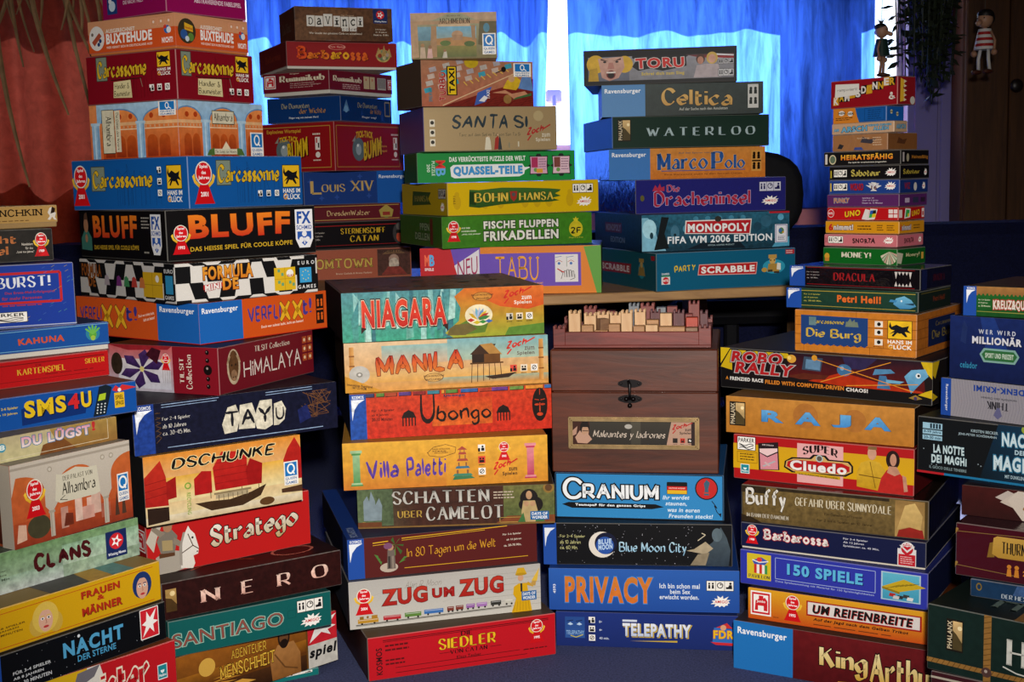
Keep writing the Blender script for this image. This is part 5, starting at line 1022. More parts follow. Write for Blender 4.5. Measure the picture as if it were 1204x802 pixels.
# ================================================================ stack at the left edge
box('crate', 'plain dark box under the red and yellow box at the bottom of the left edge', '#20242c'); P('b'); LN([(4, 88), (96, 88)], 2, '#8c8c94'); LN([(4, 12), (96, 12)], 2, '#8c8c94'); flush()
box('ister', 'red and yellow box at the bottom of the left edge stack', '#b81820', top='#6c3418')
P('c'); R(0, 48, 0, 100, '#d0a818'); PL([(43, 0), (55, 0), (58, 60), (54, 100), (46, 100)], '#d8d4cc'); P('t', label='cream outlined script lettering'); T('ister', 54, 85, 30, 80, '#b81820', f='nib', wt=1.9, o='#e8dcc8', ow=.07, slope=8); hasbro(91, 97.5, 44, 68); P('i'); PL([(36, 70), (50, 84), (54, 100), (40, 96)], '#6c6870'); flush()
box('nacht', 'black starry box with pale blue lettering and a white star on red', '#0a0c10', top='#14161c')
P('c'); R(0, 28, 0, 100, '#0a0c10'); R(0, 34, 0, 100, '#1c48a0'); 
P('g'); rn = random.Random(8)
for i in range(40): E(rn.uniform(38, 98), rn.uniform(4, 96), rn.uniform(.5, 1.2), '#b0b8c0', n=6)
E(64, 86, 4, '#d8e0e8', n=10)
P('t', label='pale blue lettering'); T('NACHT', 57.5, 82.5, 42, 80, '#50a0cc', f='h', sp=.04, o='#0c2434', ow=.02); P('s'); T('DER STERNE', 63, 79, 22, 38, '#4898c4', f='b')
P('f'); T('FÜR 3-4 SPIELER', 38, 52.5, 44, 53, '#c8ccd0'); T('AB 8 JAHREN', 38, 49.5, 30, 38, '#c8ccd0'); T('CA. 30 MINUTEN', 38, 52.5, 16, 25, '#c8ccd0'); spielstar(90, 98, 20, 96); flush()
box('frauen', 'yellow box with red lettering between a printed blonde head and a blue-haired head', '#d0a010', top='#8a7040', mat='card', left='#a88010')
P('b'); LN([(0, 86), (97, 90)], 1.4, '#b83c18'); LN([(0, 9), (97, 7)], 1.4, '#b83c18')
P('i', label='blonde cartoon head'); E(59.4, 34, 20, '#c8a440', rv=24); E(65, 32, 18, '#c8a440', rv=24); face_pic(62, 46, 66, '#d8b850', '#d8a890', 1.25)
P('i', label='blue-haired cartoon head'); face_pic(93, 50, 68, '#1c3468', '#d0a088', 1.12, .9)
P('t', label='red lettering'); T('FRAUEN', 73, 85.5, 64, 82, '#b02c18', f='h', jig=.1, sh='#5a3010'); T('&', 78, 80.5, 50, 62, '#b02c18', f='h'); T('MÄNNER', 73, 86, 22, 46, '#b02c18', f='h', jig=.1, sh='#5a3010')
P('f'); T('FÜR 2-8 SPIELER', 44, 56, 52, 57, '#5a4010'); T('AB 14 JAHREN', 44, 54, 44, 49, '#5a4010'); T('CA. 30 MINUTEN', 44, 55, 36, 41, '#5a4010')
F('T'); P('c', 'paint'); R(42, 70, 0, 100, '#4c4848'); R(70, 86, 0, 100, '#5c8884'); PL([(62, 0), (74, 0), (76, 30), (68, 40)], '#b08838'); flush()
box('clans', 'pale green cloudy box with ragged dark red lettering', '#86a07c', mat='paint', top='#4a5448')
P('c', 'rough'); R(0, 100, 0, 100, '#98ac98', '#6c9060'); R(0, 70, 0, 40, '#b8c0bc', '#8ca890'); R(70, 100, 30, 80, '#a8bca8', '#8cb090')
P('t', label='ragged dark red lettering'); T('CLANS', 58, 82.5, 30, 78, '#4a1418', f='brush', wt=1.9, jig=.25); P('f'); T('2-4 Spieler', 38, 47, 52, 58, '#4a5848'); T('ab 10 Jahre', 38, 47, 42, 48, '#4a5848'); T('30-60 Min', 39, 48, 32, 38, '#4a5848'); winmoves(89, 98.5, 12, 82); flush()
box('palast', 'tall box with cream arches on orange sky and a red award badge', '#bcb0a0', top='#8c8478', left='#8c4020', mat='card')
P('c', 'paint'); R(0, 100, 0, 100, '#b8502c', '#c06430'); R(0, 100, 0, 30, '#8a3420', '#b04c28')
P('i', 'paint', 'moorish palace'); PL([(2, 6), (10, 8), (10, 26), (4, 28)], '#d0a890'); R(38, 44, 10, 36, '#b88878'); R(50, 56, 14, 50, '#d8b8a8'); R(60, 64, 20, 40, '#d8b0a0'); R(64, 72, 18, 50, '#cca898'); R(56, 66, 14, 30, '#c8988a'); R(72, 80, 10, 28, '#a85c48'); PL([(84, 8), (86, 40), (88, 8)], '#4c3428'); PL([(90, 8), (92, 46), (94, 8)], '#4c3428'); E(20, 20, 18, '#44402c', k=.9, rv=14); PL([(40, 12), (48, 12), (48, 26), (42, 28)], '#6a2c1c')
P('g', label='cream stone arches')
def ring(u0, u1, uc, ru, vs, vt): return [(u, v) for u, v in [(uc + ru*math.cos(math.radians(t)), vs + (vt-vs)*math.sin(math.radians(t))) for t in range(0, 181, 12)] if u0 <= u <= u1]
PL([(0, 62)] + ring(0, 100, 6, 20, 62, 84)[::-1] + [(26, 42), (29, 36), (29, 4), (32.5, 4), (32.5, 36), (36, 44)] + ring(0, 100, 53, 17, 60, 84)[::-1] + [(71, 44), (74.5, 34), (74.5, 2), (78.5, 2), (78.5, 34), (82, 44)] + ring(0, 100, 100, 18, 62, 86)[::-1] + [(100, 86), (100, 100), (0, 100)], '#b4aa9c', '#c4baac')
R(0, 100, 93, 96, '#a49a8c')
for u in (31, 75.5, 83): E(u, 86, 3.4, '#a29888'); E(u, 86, 2, '#c8c0b2')
for u in (30.7, 76.5): R(u-2.6, u+2.6, 33, 36, '#a49a8c'); R(u-1, u-.4, 4, 33, '#98907f')
P('t', label='cream plate with script'); PL([(34, 46), (36, 78), (40, 76), (52, 82), (62, 78), (70, 78), (72, 44), (68, 42), (52, 42), (38, 42)], '#cdc7b2'); T('DER PALAST VON', 41, 66, 68, 74, '#3a3426', f='serif'); T('Alhambra', 40, 68, 50, 66, '#24221a', f='nib', wt=.8); LN([(42, 50), (38, 46), (44, 44)], .8, '#24221a')
award(18, 56, 46, '2003', .9); qgames(87, 97, 24, 60)
F('L'); P('c', 'paint'); R(60, 92, 4, 84, '#3c1810', '#6c2c18'); qgames(78, 94, 62, 92); P('g'); R(92, 100, 0, 100, '#b0a698'); flush()
box('lugst', 'thin cream and tan box with pink and blue bubble lettering', '#b4a478', top='#7c6c50', mat='paint')
P('c', 'paint'); R(0, 100, 0, 100, '#c8c090', '#bcae88'); PL([(72, 0), (100, 0), (100, 100), (66, 100)], '#8a6434', '#a88848'); PL([(60, 0), (80, 0), (72, 60), (62, 40)], '#7a4c28')
P('t', label='pink and white bubble lettering'); T('DU LÜGST', 51, 88, 46, 97, '#e8dcd8', f='h', o='#4878a0', ow=.05, c2='#d880a0', jig=.12); T('!', 89, 91, 58, 98, '#b83030', f='h'); P('p'); E(41, 60, 18, '#4898b0'); T('8', 39.5, 42.5, 50, 72, '#e0ece8', f='h'); P('b'); LN([(30, 10), (98, 14), (98, 96)], 2, '#d8ccb0'); flush()
box('sms', 'blue box with yellow lettering and a printed mobile phone', '#104c9c', top='#7c4c40', left='#0c3870')
P('f'); T('Für 2-6 Spieler', 32, 43.5, 62, 72, '#d0b838'); T('ab 10 Jahren', 33, 43, 46, 55, '#d0b838')
P('c'); PL([(45, 10), (78, 20), (80, 80), (66, 90), (45, 60)], '#0c2c6c')
P('t', label='yellow lettering with a red numeral'); T('SMS', 46.5, 68, 30, 82, '#dcb81c', f='h', slope=4, sh='#081838'); T('4', 69, 75, 38, 86, '#c82428', f='h', sh='#081838'); T('U', 76, 81.5, 38, 88, '#dcb81c', f='h', sh='#081838')
P('i', label='mobile phone'); PL([(82, 4), (89, 6), (93, 90), (90, 102), (86, 96)], '#14202c'); PL([(85, 52), (89, 54), (89.6, 74), (86, 72)], '#a8c028'); 
for i in range(3):
    for j in range(4): E(84.2+i*1.9+j*.25, 14+j*9, 2.6, '#c8d0d4', n=8)
P('p'); R(94, 99.5, 22, 70, '#d8b020'); T('SPIEL', 94.6, 99, 48, 62, '#3c2c10'); T('SPASS', 94.6, 99, 30, 44, '#3c2c10'); PL([(93, 80), (95, 94), (97, 84), (98.6, 94), (100, 80), (98, 74), (95, 74)], '#c82c2c'); E(97, 78, 6, '#e8e0d8'); flush()
box('karten', 'red box with small yellow serif lettering under the slim blue box', '#b41418', top='#801010')
P('b'); LN([(2, 82), (97, 84)], 3, '#6a1010'); LN([(2, 22), (97, 22)], 1.6, '#6a1010'); P('t', label='yellow serif lettering'); T('KARTENSPIEL', 58, 79, 42, 66, '#d8a830', f='serif', wt=1.4); T('SIEDLER', 88, 97, 56, 76, '#d8a830', f='serif', wt=1.4); P('f'); BARS(70, 97, 32, 40, 1, '#801014'); T('DIE', 66, 69, 70, 77, '#6a1010', f='serif'); flush()
box('kahuna', 'slim blue box with orange lettering and a glowing green hand, white tray below', '#164c98', top='#103868', tray=.17)
P('b'); LN([(2, 90), (98, 94)], 2, '#78b0cc'); LN([(2, 26), (98, 24)], 2, '#78b0cc'); P('t', label='orange lettering'); T('KAHUNA', 60, 78, 44, 68, '#c85030', f='h', jig=.2); P('g', label='glowing green hand'); E(89.5, 62, 26, '#2c7c98', k=1.0); E(89.5, 58, 14, '#58a038'); 
for a in (40, 65, 90, 115, 140): LN([(89.5, 60), (89.5+K.asp*34*math.cos(math.radians(a)), 60+32*math.sin(math.radians(a)))], 6, '#68b048')
E(89.5, 46, 9, '#98b840'); flush()
box('outburst', 'big blue box with white serif lettering inside a red frame', '#0c3494', top='#0a2460', mat='matte', edge=.4)
P('b', label='red frame'); FRAME(20, 84, 40, 86, 4, '#b81c20'); LN([(4, 4), (99, 3)], 1.2, '#b8c0d0'); P('t', label='white serif lettering'); T('OUTBURST!', 25, 78, 62, 80, '#dce0e8', f='serif', wt=1.5, slope=2); P('s'); T('Das Erste-Mal-Erfolgsspiel', 50, 80, 53, 58, '#a02840'); T('für mehr Personen', 48, 72, 45, 50, '#a02840'); P('f'); BARS(48, 74, 34, 38, 1, '#a02840'); parker(38, 62.5, 10, 26)
P('g'); rn = random.Random(2)
for i in range(26): u, v = rn.uniform(60, 97), rn.uniform(8, 94); LN([(u, v), (u+2, v+2.6)], .5, ['#3c64b0', '#a89038', '#4c8c8c'][i % 3])
flush()
box('specht', 'charcoal speckled box with orange lettering and a red award badge', '#201c18', top='#181410', mat='rough')
P('t', label='orange lettering'); T('Specht', 42, 77, 50, 84, '#b86c38', f='nib', wt=1.4); T('Dackel', 44, 72, 22, 52, '#b86c38', f='nib', wt=1.4); P('f'); T('Nominiert', 80, 86.5, 50, 58, '#c8c0b4'); T('für das', 82, 86.5, 38, 46, '#c8c0b4'); T('„Spiel des Jahres"', 76.5, 87, 26, 34, '#c8c0b4'); award(91.5, 52, 74, '1989', .9); flush()
box('munchkin', 'tan box with black lettering, topmost at the left edge', '#c09858', top='#a07c48', tray=.2, tray_col='#a8885a')
P('t', label='black lettering'); T('MUNCHKIN', 40, 86.5, 52, 86, '#1c1410', f='slab', wt=1.2); P('f'); BARS(44, 76, 30, 38, 1, '#6c4c28'); P('p', label='rearing horse emblem'); PL([(90, 34), (92, 50), (90.4, 66), (92, 86), (94, 92), (95, 76), (97, 62), (96, 44), (97.4, 30), (95, 34), (94, 46), (92, 32)], '#e8e0d4'); PL([(92.6, 60), (96, 66), (96.6, 84), (94, 92)], '#2c1c14'); flush()
# ================================================================ back stack beside the tall left stack (bottom to top)
box('boom', 'terracotta box with yellow western lettering, lowest of its stack on the wooden board', '#9c5038', top='#6c3424', left='#7c3c2c')
P('t', label='yellow western lettering'); T('BOOMTOWN', 4, 67, 36, 70, '#c8a84c', f='slab', wt=1.3, o='#3c1c10', ow=.03); P('f'); T('Bruno Cathala & Bruno Faidutti', 36, 66, 16, 22, '#c8a890'); P('i', 'rough', 'old miner portrait'); R(71, 99, 6, 96, '#4c2c24'); E(85, 60, 18, '#a08070'); E(85, 44, 22, '#b8a898', k=.8); PL([(74, 8), (96, 8), (90, 36), (80, 36)], '#7c3028'); PL([(75, 78), (95, 80), (90, 92), (80, 92)], '#6a4c34'); T('BOOMTOWN', 72, 98, 84, 92, '#1c120c', f='slab'); flush()
box('stern', 'black box with yellow serif lettering between red lines', '#100c10', top='#140e10')
P('b'); LN([(2, 86), (98, 86)], 2.5, '#a81c20'); LN([(2, 14), (98, 12)], 1.4, '#a81c20'); P('t', label='yellow serif lettering'); T('STERNENSCHIFF', 36, 76, 54, 76, '#d0a828', f='serif', wt=1.5); T('CATAN', 44, 70, 24, 48, '#d0a828', f='serif', wt=1.5); P('f'); T('Für 3-4 Spieler', 10, 22, 58, 65, '#b0a8a0'); T('ab 12 Jahren', 10, 20, 46, 53, '#b0a8a0'); T('ca. 90 Min.', 10, 18, 34, 41, '#b0a8a0'); P('i', 'paint', 'dark helmeted head'); E(90, 50, 42, '#3c3838', k=.75); E(90, 36, 20, '#b0442c', k=.85); E(90, 76, 14, '#5c5854', k=1.2); R(86, 94, 50, 62, '#1c1818'); flush()
box('dresd', 'slim maroon box with fine gold lettering and lines', '#5c1420', top='#3c0c14')
P('b'); LN([(2, 88), (98, 90)], 4, '#b08c48'); LN([(2, 12), (98, 12)], 4, '#b08c48'); P('t', label='fine gold lettering'); T('DresdenWalzer', 20, 66, 34, 66, '#c8a878', f='nib', wt=.9); P('g', label='green and gold crest'); E(84, 50, 36, '#5c6c38', k=.9); PL([(78, 20), (90, 20), (92, 60), (84, 92), (76, 60)], '#a08c44'); R(80, 88, 30, 50, '#8c3028'); flush()
box('louis', 'royal blue box with gold lettering and a lighter blue end', '#1c3a7c', top='#142858')
for u, v in ((6, 70), (16, 20), (30, 22), (44, 70), (60, 24), (52, 84)): P('g'); STAR(u, v, 10, 4, '#2c4c98', .4)
P('c'); R(68, 100, 0, 100, '#1c58a8'); P('p'); T('Ravensburger', 70, 97, 74, 88, '#d8e0ec'); P('t', label='gold lettering'); T('L', 6, 16, 32, 72, '#c0a060', f='nib', wt=1.2); T('OUIS', 16, 38, 38, 62, '#c0a060', f='serif', wt=1.2); T('XIV', 43, 65, 38, 72, '#c0a060', f='serif', wt=1.2); flush()
box('bumm', 'red box with yellow lettering and a grey bomb on both sides, gold border', '#8c1418', top='#5c0c10')
for fc in 'FL':
    F(fc); L = fc == 'L'; P('b'); FRAME(3, 93 if not L else 95, 8, 92, 1.6, '#b08838'); s = 0
    P('i', label='grey round bomb'); E(33 if not L else 36, 44, 24, '#5c6c70', k=.9); E(33 if not L else 36, 44, 12, '#98a4a8', k=.8); E(32 if not L else 35, 52, 3, '#f0f0e8'); PL([(24, 60), (30, 74), (28, 60)], '#8c8c80')
    P('t', label='yellow lettering'); T('TICK-TACK', 30, 54, 60 if L else 66, 71 if L else 80, '#d8b020', f='h', bow=3); T('BUMM', 40, 66, 20, 58, '#d8b020', f='h', slope=14, sh='#3c0808')
    P('f'); 
    if L: T('Explosives Wortspiel', 14, 58, 78, 88, '#d0a030')
    else: T('Das', 62, 67, 58, 64, '#d0a030'); T('explosive', 62, 74, 48, 54, '#d0a030'); T('Wortspiel', 60, 74, 38, 44, '#d0a030')
    P('k'); a = 84 if not L else 76; R(a, a+6, 44, 70, '#e0d8d0'); R(a+1, a+2.6, 58, 68, '#b02020'); R(a+3.4, a+5, 48, 58, '#201818'); E(a+3, 34, 6, '#e0d8d0'); BARS(a-3, a+9, 72, 80, 1, '#d8c8b8'); BARS(a-3, a+9, 20, 26, 1, '#d8c8b8')
flush()
box('zwerg', 'dark blue shrink-wrapped box with small grey lettering above the red bomb box', '#10346c', mat='wrap', top='#0c2450')
for fc in 'FL':
    F(fc); L = fc == 'L'; P('t', label='grey and orange lettering'); a = 20 if L else 32; T('Die Diamanten', a, a+38, 56, 78, '#9c9888', f='nib', wt=1.2, o='#242830', ow=.04); T('der Wichte', a+24, a+60 if L else a+46, 34, 56, '#a87c58', f='nib', wt=1.2, o='#242830', ow=.04); P('s'); T('Finger weg von meinem Hort!' if L else 'Finger weg!', a+10 if L else a+8, a+50 if L else a+36, 14, 24, '#d0d4d8')
    if not L: P('g'); PL([(4, 40), (10, 36), (16, 42), (11, 86)], '#5c8cb8'); E(10, 48, 14, '#78a8d0'); P('p'); FRAME(86, 96, 30, 86, 5, '#a89868')
flush()
box('rummi', 'wine-red box with cream lettering on a white tray beneath the plain red box', '#6c1424', top='#4c0c18', tray=.15)
F('F'); P('t', label='cream lettering'); T('Rummikub', 6, 50, 52, 78, '#dccfb4', f='serif', wt=2.2); P('f'); BARS(20, 50, 22, 46, 3, '#c8a8a0'); P('i', label='ivory number tiles'); R(53, 62, 30, 84, '#c8b48c'); R(63, 71, 30, 84, '#c8b48c'); E(57, 70, 5, '#b83028'); E(67, 70, 5, '#b83028'); E(57, 70, 2, '#c8b48c'); E(67, 70, 2, '#c8b48c'); P('f'); R(75, 89, 30, 82, '#c0bcb4'); 
for i in range(9): R(76+i*1.4, 76.7+i*1.4, 36, 80, '#2c2428')
jumbo(92, 99, 34, 78)
F('L'); jumbo(3, 20, 34, 90); P('t', label='cream lettering'); T('Rummikub', 26, 94, 58, 86, '#dccfb4', f='serif', wt=2.2); P('f'); T('Original', 42, 56, 90, 95, '#dccfb4'); T('Das grosse Familienspiel', 42, 78, 48, 54, '#c8a8a0'); T('mit überraschenden Spielzügen!', 42, 88, 40, 46, '#c8a8a0'); T('Für 2-4 Spieler von 8-99', 42, 76, 31, 37, '#c8a8a0'); flush()
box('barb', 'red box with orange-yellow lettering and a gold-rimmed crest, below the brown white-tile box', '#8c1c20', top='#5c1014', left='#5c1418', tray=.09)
P('t', label='orange and yellow lettering'); T('B', 9, 18, 36, 84, '#d84c1c', f='slab', wt=1.8, sh='#3c0a0a'); T('arb', 18, 38, 36, 70, '#dc7020', f='slab', wt=1.8, sh='#3c0a0a'); T('aro', 39, 56, 36, 64, '#e0a020', f='slab', wt=1.8, sh='#3c0a0a'); T('ssa', 57, 73, 32, 64, '#d86020', f='slab', wt=1.8, sh='#3c0a0a'); P('s'); E(45, 82, 11, '#c88070', k=3.1); E(45, 82, 9.4, '#9c2428', k=3.1); T('Das Spiel', 38, 52, 78, 86, '#e0a898', f='nib'); P('i', 'rough', 'gold-rimmed crest'); E(87, 52, 30, '#b09858', k=.95, rv=24); E(87, 54, 25, '#6c7c5c', k=.95, rv=20); PL([(80, 50), (83, 84), (86, 60), (88, 92), (90, 62), (93, 80), (95, 48)], '#a88850'); E(84, 52, 8, '#8c3828'); E(91, 56, 7, '#9c8c7c'); E(88, 44, 7, '#b0a078')
F('L'); P('t'); T('Barbarossa', 24, 80, 40, 70, '#843020', f='slab', wt=1.6); flush()
box('davinci', 'brown box with black letters on white tiles, top of the back left stack', '#5c3c28', mat='rough', top='#40281c', left='#44281c')
P('c', 'rough'); PL([(0, 0), (30, 0), (56, 90), (40, 100), (0, 60)], '#6a4830'); PL([(56, 0), (100, 0), (100, 40), (70, 60)], '#523420')
P('t', 'card', 'black letters on white tiles')
for i, (ch, u, w, v, h) in enumerate((('D', 12, 8, 42, 32), ('a', 20.5, 8, 41, 32), ('V', 29, 9, 43, 36), ('i', 39, 7, 42, 32), ('n', 46.5, 8, 38, 34), ('c', 55, 8, 40, 32), ('i', 63.5, 6, 43, 30))): R(u, u+w, v, v+h, '#d4d0c8'); T(ch, u+w*.2, u+w*.8, v+h*.15, v+h*.82, '#1c1814', f='slab', wt=1)
for ch, u in (('c', 47.5), ('o', 51), ('d', 55.5), ('e', 59)): R(u, u+3.4, 29, 40, '#d4d0c8'); T(ch, u+.7, u+2.7, 31, 38, '#3c342c', f='slab', wt=.8)
P('s'); T('Der Original', 47, 60, 72, 78, '#a89078'); T('Wer knackt den geheimen Code am schnellsten?', 14, 68, 17, 25, '#c8bcac'); P('f'); T('2-4 Spieler', 82, 93, 33, 38, '#d0c4b4'); T('ab 10 Jahren', 82, 94, 25, 30, '#d0c4b4'); T('Dauer ca. 15 Min.', 80, 96, 17, 22, '#d0c4b4'); winmoves(80, 95, 54, 97)
F('L'); P('t'); T('Da Vinci', 20, 76, 30, 62, '#6c5c50', f='slab', wt=.9); flush()

# ================================================================ middle back stack (bottom to top)
box('tabu', 'broad orange and violet box with a red end and a printed hand over a face', '#d87c20', top='#3048a0', right='#4c6c38')
P('c'); R(0, 30, 0, 100, '#bc1c24'); PL([(17, 100), (33.5, 100), (33.5, 0), (23, 0)], '#6848b0'); R(33.5, 100, 0, 100, '#d87c20'); PL([(19, 62), (33, 96), (33, 20), (22, 24)], '#d8d4dc'); R(33.5, 89, 16, 86, '#6848b0'); PL([(90.6, 98), (100, 100), (100, 0), (97.5, 0)], '#5c9838')
mbs(2.5, 8, 62, 86); P('p'); T('SPIELE', 2.5, 7.5, 52, 58, '#f0e0e0', f='h')
P('s', label='red lettering on white'); T('NEU', 20.8, 32, 34, 72, '#a02c58', f='r', slope=10)
P('t', label='tall orange lettering'); T('TABU', 42, 66, 28, 80, '#e8a020', f='slab', wt=.75); P('s'); T('WORT FÜR WORT', 58, 68, 20, 25, '#e8a020')
P('i', label='white card with hand and eyes'); R(74.8, 87.4, 24, 82, '#dcd8d8'); LN([(81.2, 78), (81.2, 56)], .8, '#386a38')
for u in (77, 83.6): LN([(u-1.8, 66), (u, 70), (u+1.8, 66)], 1, '#b03830'); E(u, 63, 3, '#3c6cb0', n=10); LN([(u-2, 76), (u+1.5, 78)], 1, '#3c6cb0')
LN([(76, 52), (78.5, 46), (80, 44)], 2.4, '#c02828'); LN([(78, 30), (79, 42), (77.6, 48)], 1, '#1c1c24')
for k in range(4): LN([(80+k*1.4, 34), (79.8+k*1.4, 50-abs(k-1.2)*2), (80.8+k*1.4, 50-abs(k-1.2)*2), (81+k*1.4, 34)], 1, '#1c1c24')
LN([(85.6, 40), (85.6, 32), (83, 28)], 1, '#1c1c24'); flush()
box('fische', 'green speckled box with white block lettering and a red award badge', '#3c7c1c', top='#245014', left='#2c5818', mat='paint')
P('c', 'paint'); R(0, 100, 0, 100, '#387418'); award(7.5, 54, 66, '1998', 1.0); P('f'); T('AUS DEM', 12.5, 18, 60, 65, '#d0d8c0', f='h'); T('HONIGKUCHEN', 12.5, 22, 50, 55, '#d0d8c0', f='h'); T('„SPIEL DES JAHRES"', 12.5, 25, 40, 45, '#d0d8c0', f='h')
P('t', label='white block lettering'); T('FISCHE FLUPPEN', 27, 77, 57, 82, '#dcdcd0', f='h', o='#14200c', ow=.06, jig=.06); T('FRIKADELLEN', 27, 77, 19, 50, '#dcdcd0', f='h', o='#14200c', ow=.06, jig=.06)
P('p', label='yellow round emblem'); E(89, 48, 26, '#c0b020', k=.92); STAR(89, 76, 12, 6, '#c0b020', .5); T('2F', 85.5, 92.5, 32, 54, '#202410', f='brush', wt=1.3); T('Spiele', 84, 94, 17, 22, '#a8a830')
F('L'); P('t', label='white block lettering'); T('PPEN', 50, 72, 52, 76, '#788c68', f='h', o='#14200c', ow=.06); T('DELLEN', 38, 72, 20, 44, '#788c68', f='h', o='#14200c', ow=.06); P('c'); R(74, 80, 8, 92, '#5c2018'); flush()
box('bohn', 'yellow box with golden lettering on a dark green banner', '#d0ac08', top='#8c7810', left='#a88c0c')
for u in (6, 24, 34, 50, 58, 66, 80): P('g'); E(u, 40, 22, '#c09c10', k=.6, n=14); E(u, 64, 8, '#c09c10', n=12)
P('g', label='dark green banner'); PL([(13.5, 26), (14, 78), (20, 76), (35, 82), (50, 80), (66, 76), (74, 72), (73, 66), (70, 60), (74, 52), (68, 46), (73, 38), (66, 34), (50, 34), (34, 30), (20, 22)], '#284c1c', '#3c6428'); PL([(14, 34), (18, 30), (18, 70), (14, 72)], '#1c3814')
P('t', label='golden lettering'); T('BOHN', 17, 39, 38, 68, '#d8b848', f='serif', wt=1.5, o='#1c2810', ow=.04); T('HANSA', 46, 69, 40, 66, '#d8b848', f='serif', wt=1.5, o='#1c2810', ow=.04); P('g', label='small red crest'); PL([(40, 70), (45, 70), (44.4, 48), (42.5, 38), (40.6, 48)], '#983028'); E(42.5, 60, 6, '#505050'); icons(82, 96, 60, 88); amigo(90, 32, 17, 1.7); P('f'); T('1971', 3.5, 5, 36, 60, '#7c6410', vert=1)
F('L'); P('g'); PL([(24, 30), (26, 76), (66, 72), (60, 52), (66, 34)], '#2c4418'); P('t'); T('HANSA', 30, 60, 42, 62, '#8c7c34', f='serif', wt=1.4); icons(82, 97, 52, 82, '#a8a49c'); amigo(90, 26, 16, 1.2); flush()
box('quassel', 'green box with blue lettering in a white speech bubble and two jigsaw pieces', '#0f8438', top='#0a5024', left='#0c5c2c')
mbs(11.5, 17.5, 22, 74, vert=1); P('f'); T('PUZZLE', 9, 11, 24, 72, '#c8e0cc', vert=3); T('200', 6, 8, 36, 62, '#c8e0cc', vert=3)
P('s', label='white lettering'); T('DAS VERRÜCKTESTE PUZZLE DER WELT', 20, 68, 68, 88, '#e0e8e0', f='h')
P('g', label='white speech bubble'); PL([(21, 20), (23, 14), (64, 16), (67, 24), (67.5, 36), (72, 48), (67.5, 46), (66, 58), (22.5, 58), (20.5, 50)], '#e4e8ec'); P('t', label='blue lettering'); T('QUASSEL-TEILE', 22.5, 66, 20, 52, '#3a94d4', f='h', o='#143868', ow=.02)
P('i', label='two jigsaw pieces')
for u, c in ((76.5, '#d0a0b8'), (91, '#d8b8c4')):
    PL([(u-6, 20), (u-2, 22), (u-1, 14), (u+1, 14), (u+2, 22), (u+6, 20), (u+5.6, 44), (u+7.4, 50), (u+5.6, 56), (u+6, 84), (u+2, 82), (u+1, 90), (u-1, 90), (u-2, 82), (u-6, 84), (u-5.4, 56), (u-7, 50), (u-5.4, 44)], '#1c2420'); PL([(u-5.4, 24), (u+5.4, 24), (u+5, 50), (u+5.4, 80), (u-5.4, 80), (u-5, 50)], c); R(u-4.6, u-.6, 44, 78, '#a82c58' if u < 80 else '#784038'); E(u-2, 36, 7, '#68984c'); BARS(u, u+5, 34, 76, 5, '#8c6c80')
R(75, 79, 26, 40, '#d09830'); flush()
box('santa', 'matt gold box with dark brush lettering in front of the blue curtain', '#a48c64', top='#80683c', mat='foil', left='#4c48a0')  # left side: blue window reflection on the gold painted in as violet-blue
P('k'); 
for v in (64, 42, 20): R(4.6, 8.4, v-8, v+8, '#d8d0bc'); E(6.5, v+1, 4.5, '#2c2820', n=10)
P('t', label='dark brush lettering'); T('SAN', 21, 46, 50, 82, '#24343c', f='brush', wt=1.2, shear=.25); T('TA', 49, 63, 50, 84, '#24343c', f='brush', wt=1.2, shear=.1); T('SI', 67, 78, 50, 80, '#24343c', f='brush', wt=1.2); P('s'); T('Tanz auf dem Seil im Tal von San Ta Si', 26, 72, 33, 41, '#54503c', f='nib', wt=.7)
P('i', label='two small robed figures'); PL([(45, 2), (50, 2), (49.4, 22), (48.4, 34), (46, 30)], '#d8d0b8'); PL([(52, 2), (56, 4), (56, 26), (55, 34), (53, 28)], '#a02c20'); PL([(55, 2), (58, 2), (57, 28), (56, 34)], '#2c3438'); E(48, 32, 2, '#c8a888'); E(55, 36, 2, '#c8a888'); R(63, 64, 6, 18, '#8c8468'); R(70, 71, 8, 20, '#d0c8b0'); E(86, 78, 12, '#b8a478')
zoch(77.5, 95, 14, 58, '#b02c28', '#d8d0bc'); flush()
box('taxi', 'tall box with a tilted printed street map, brick wall and yellow sign reading upward', '#7c2c20', top='#4c281c', left='#44382c', mat='card')
P('c', 'paint'); PL([(0, 0), (18, 0), (100, 48), (100, 100), (0, 100)], '#a86048', '#a07054'); P('g', 'paint', 'tilted city blocks')
for i in range(4):
    for j in range(7):
        u, v = 3+j*12+i*1.5, 24+j*9+i*15+4
        if 4 < v < 92 and u < 92 and v > 12 + u*.52: PL([(u, v), (u+6, v+4), (u+5, v+14), (u-1, v+10)], ['#3c94a8', '#b0a8a0', '#b8a498', '#a0989c'][(i+j*2) % 4])
P('b'); LN([(18, 2), (82, 72), (88, 94)], 2, '#d0b088'); 
for i in range(8): LN([(40+i*5.4, 46+i*4.4), (37+i*5.2, 54+i*4.4)], 2.2, '#d0a848')
P('g', 'paint', 'brick wall'); PL([(18, 0), (100, 0), (100, 62), (60, 34)], '#702018'); 
for i in range(7): LN([(22+i*11, 2), (34+i*11, 16+i*2)], .8, '#4c140c'); LN([(30+i*10, 0), (100, 34-i*5)], .8, '#4c140c')
P('t', label='yellow sign lettering reading upward'); R(22, 31, 24, 88, '#141210'); R(23, 30, 26, 86, '#dcb818'); T('TAXI', 24, 29, 29, 83, '#141210', f='h', vert=1); T('TURBO', 15, 21, 12, 74, '#a01c20', f='brush', vert=1, wt=1.4, o='#d8b0a0', ow=.04); P('s'); T('SPIELWARE', 6, 9, 10, 40, '#2c7c8c', vert=1)
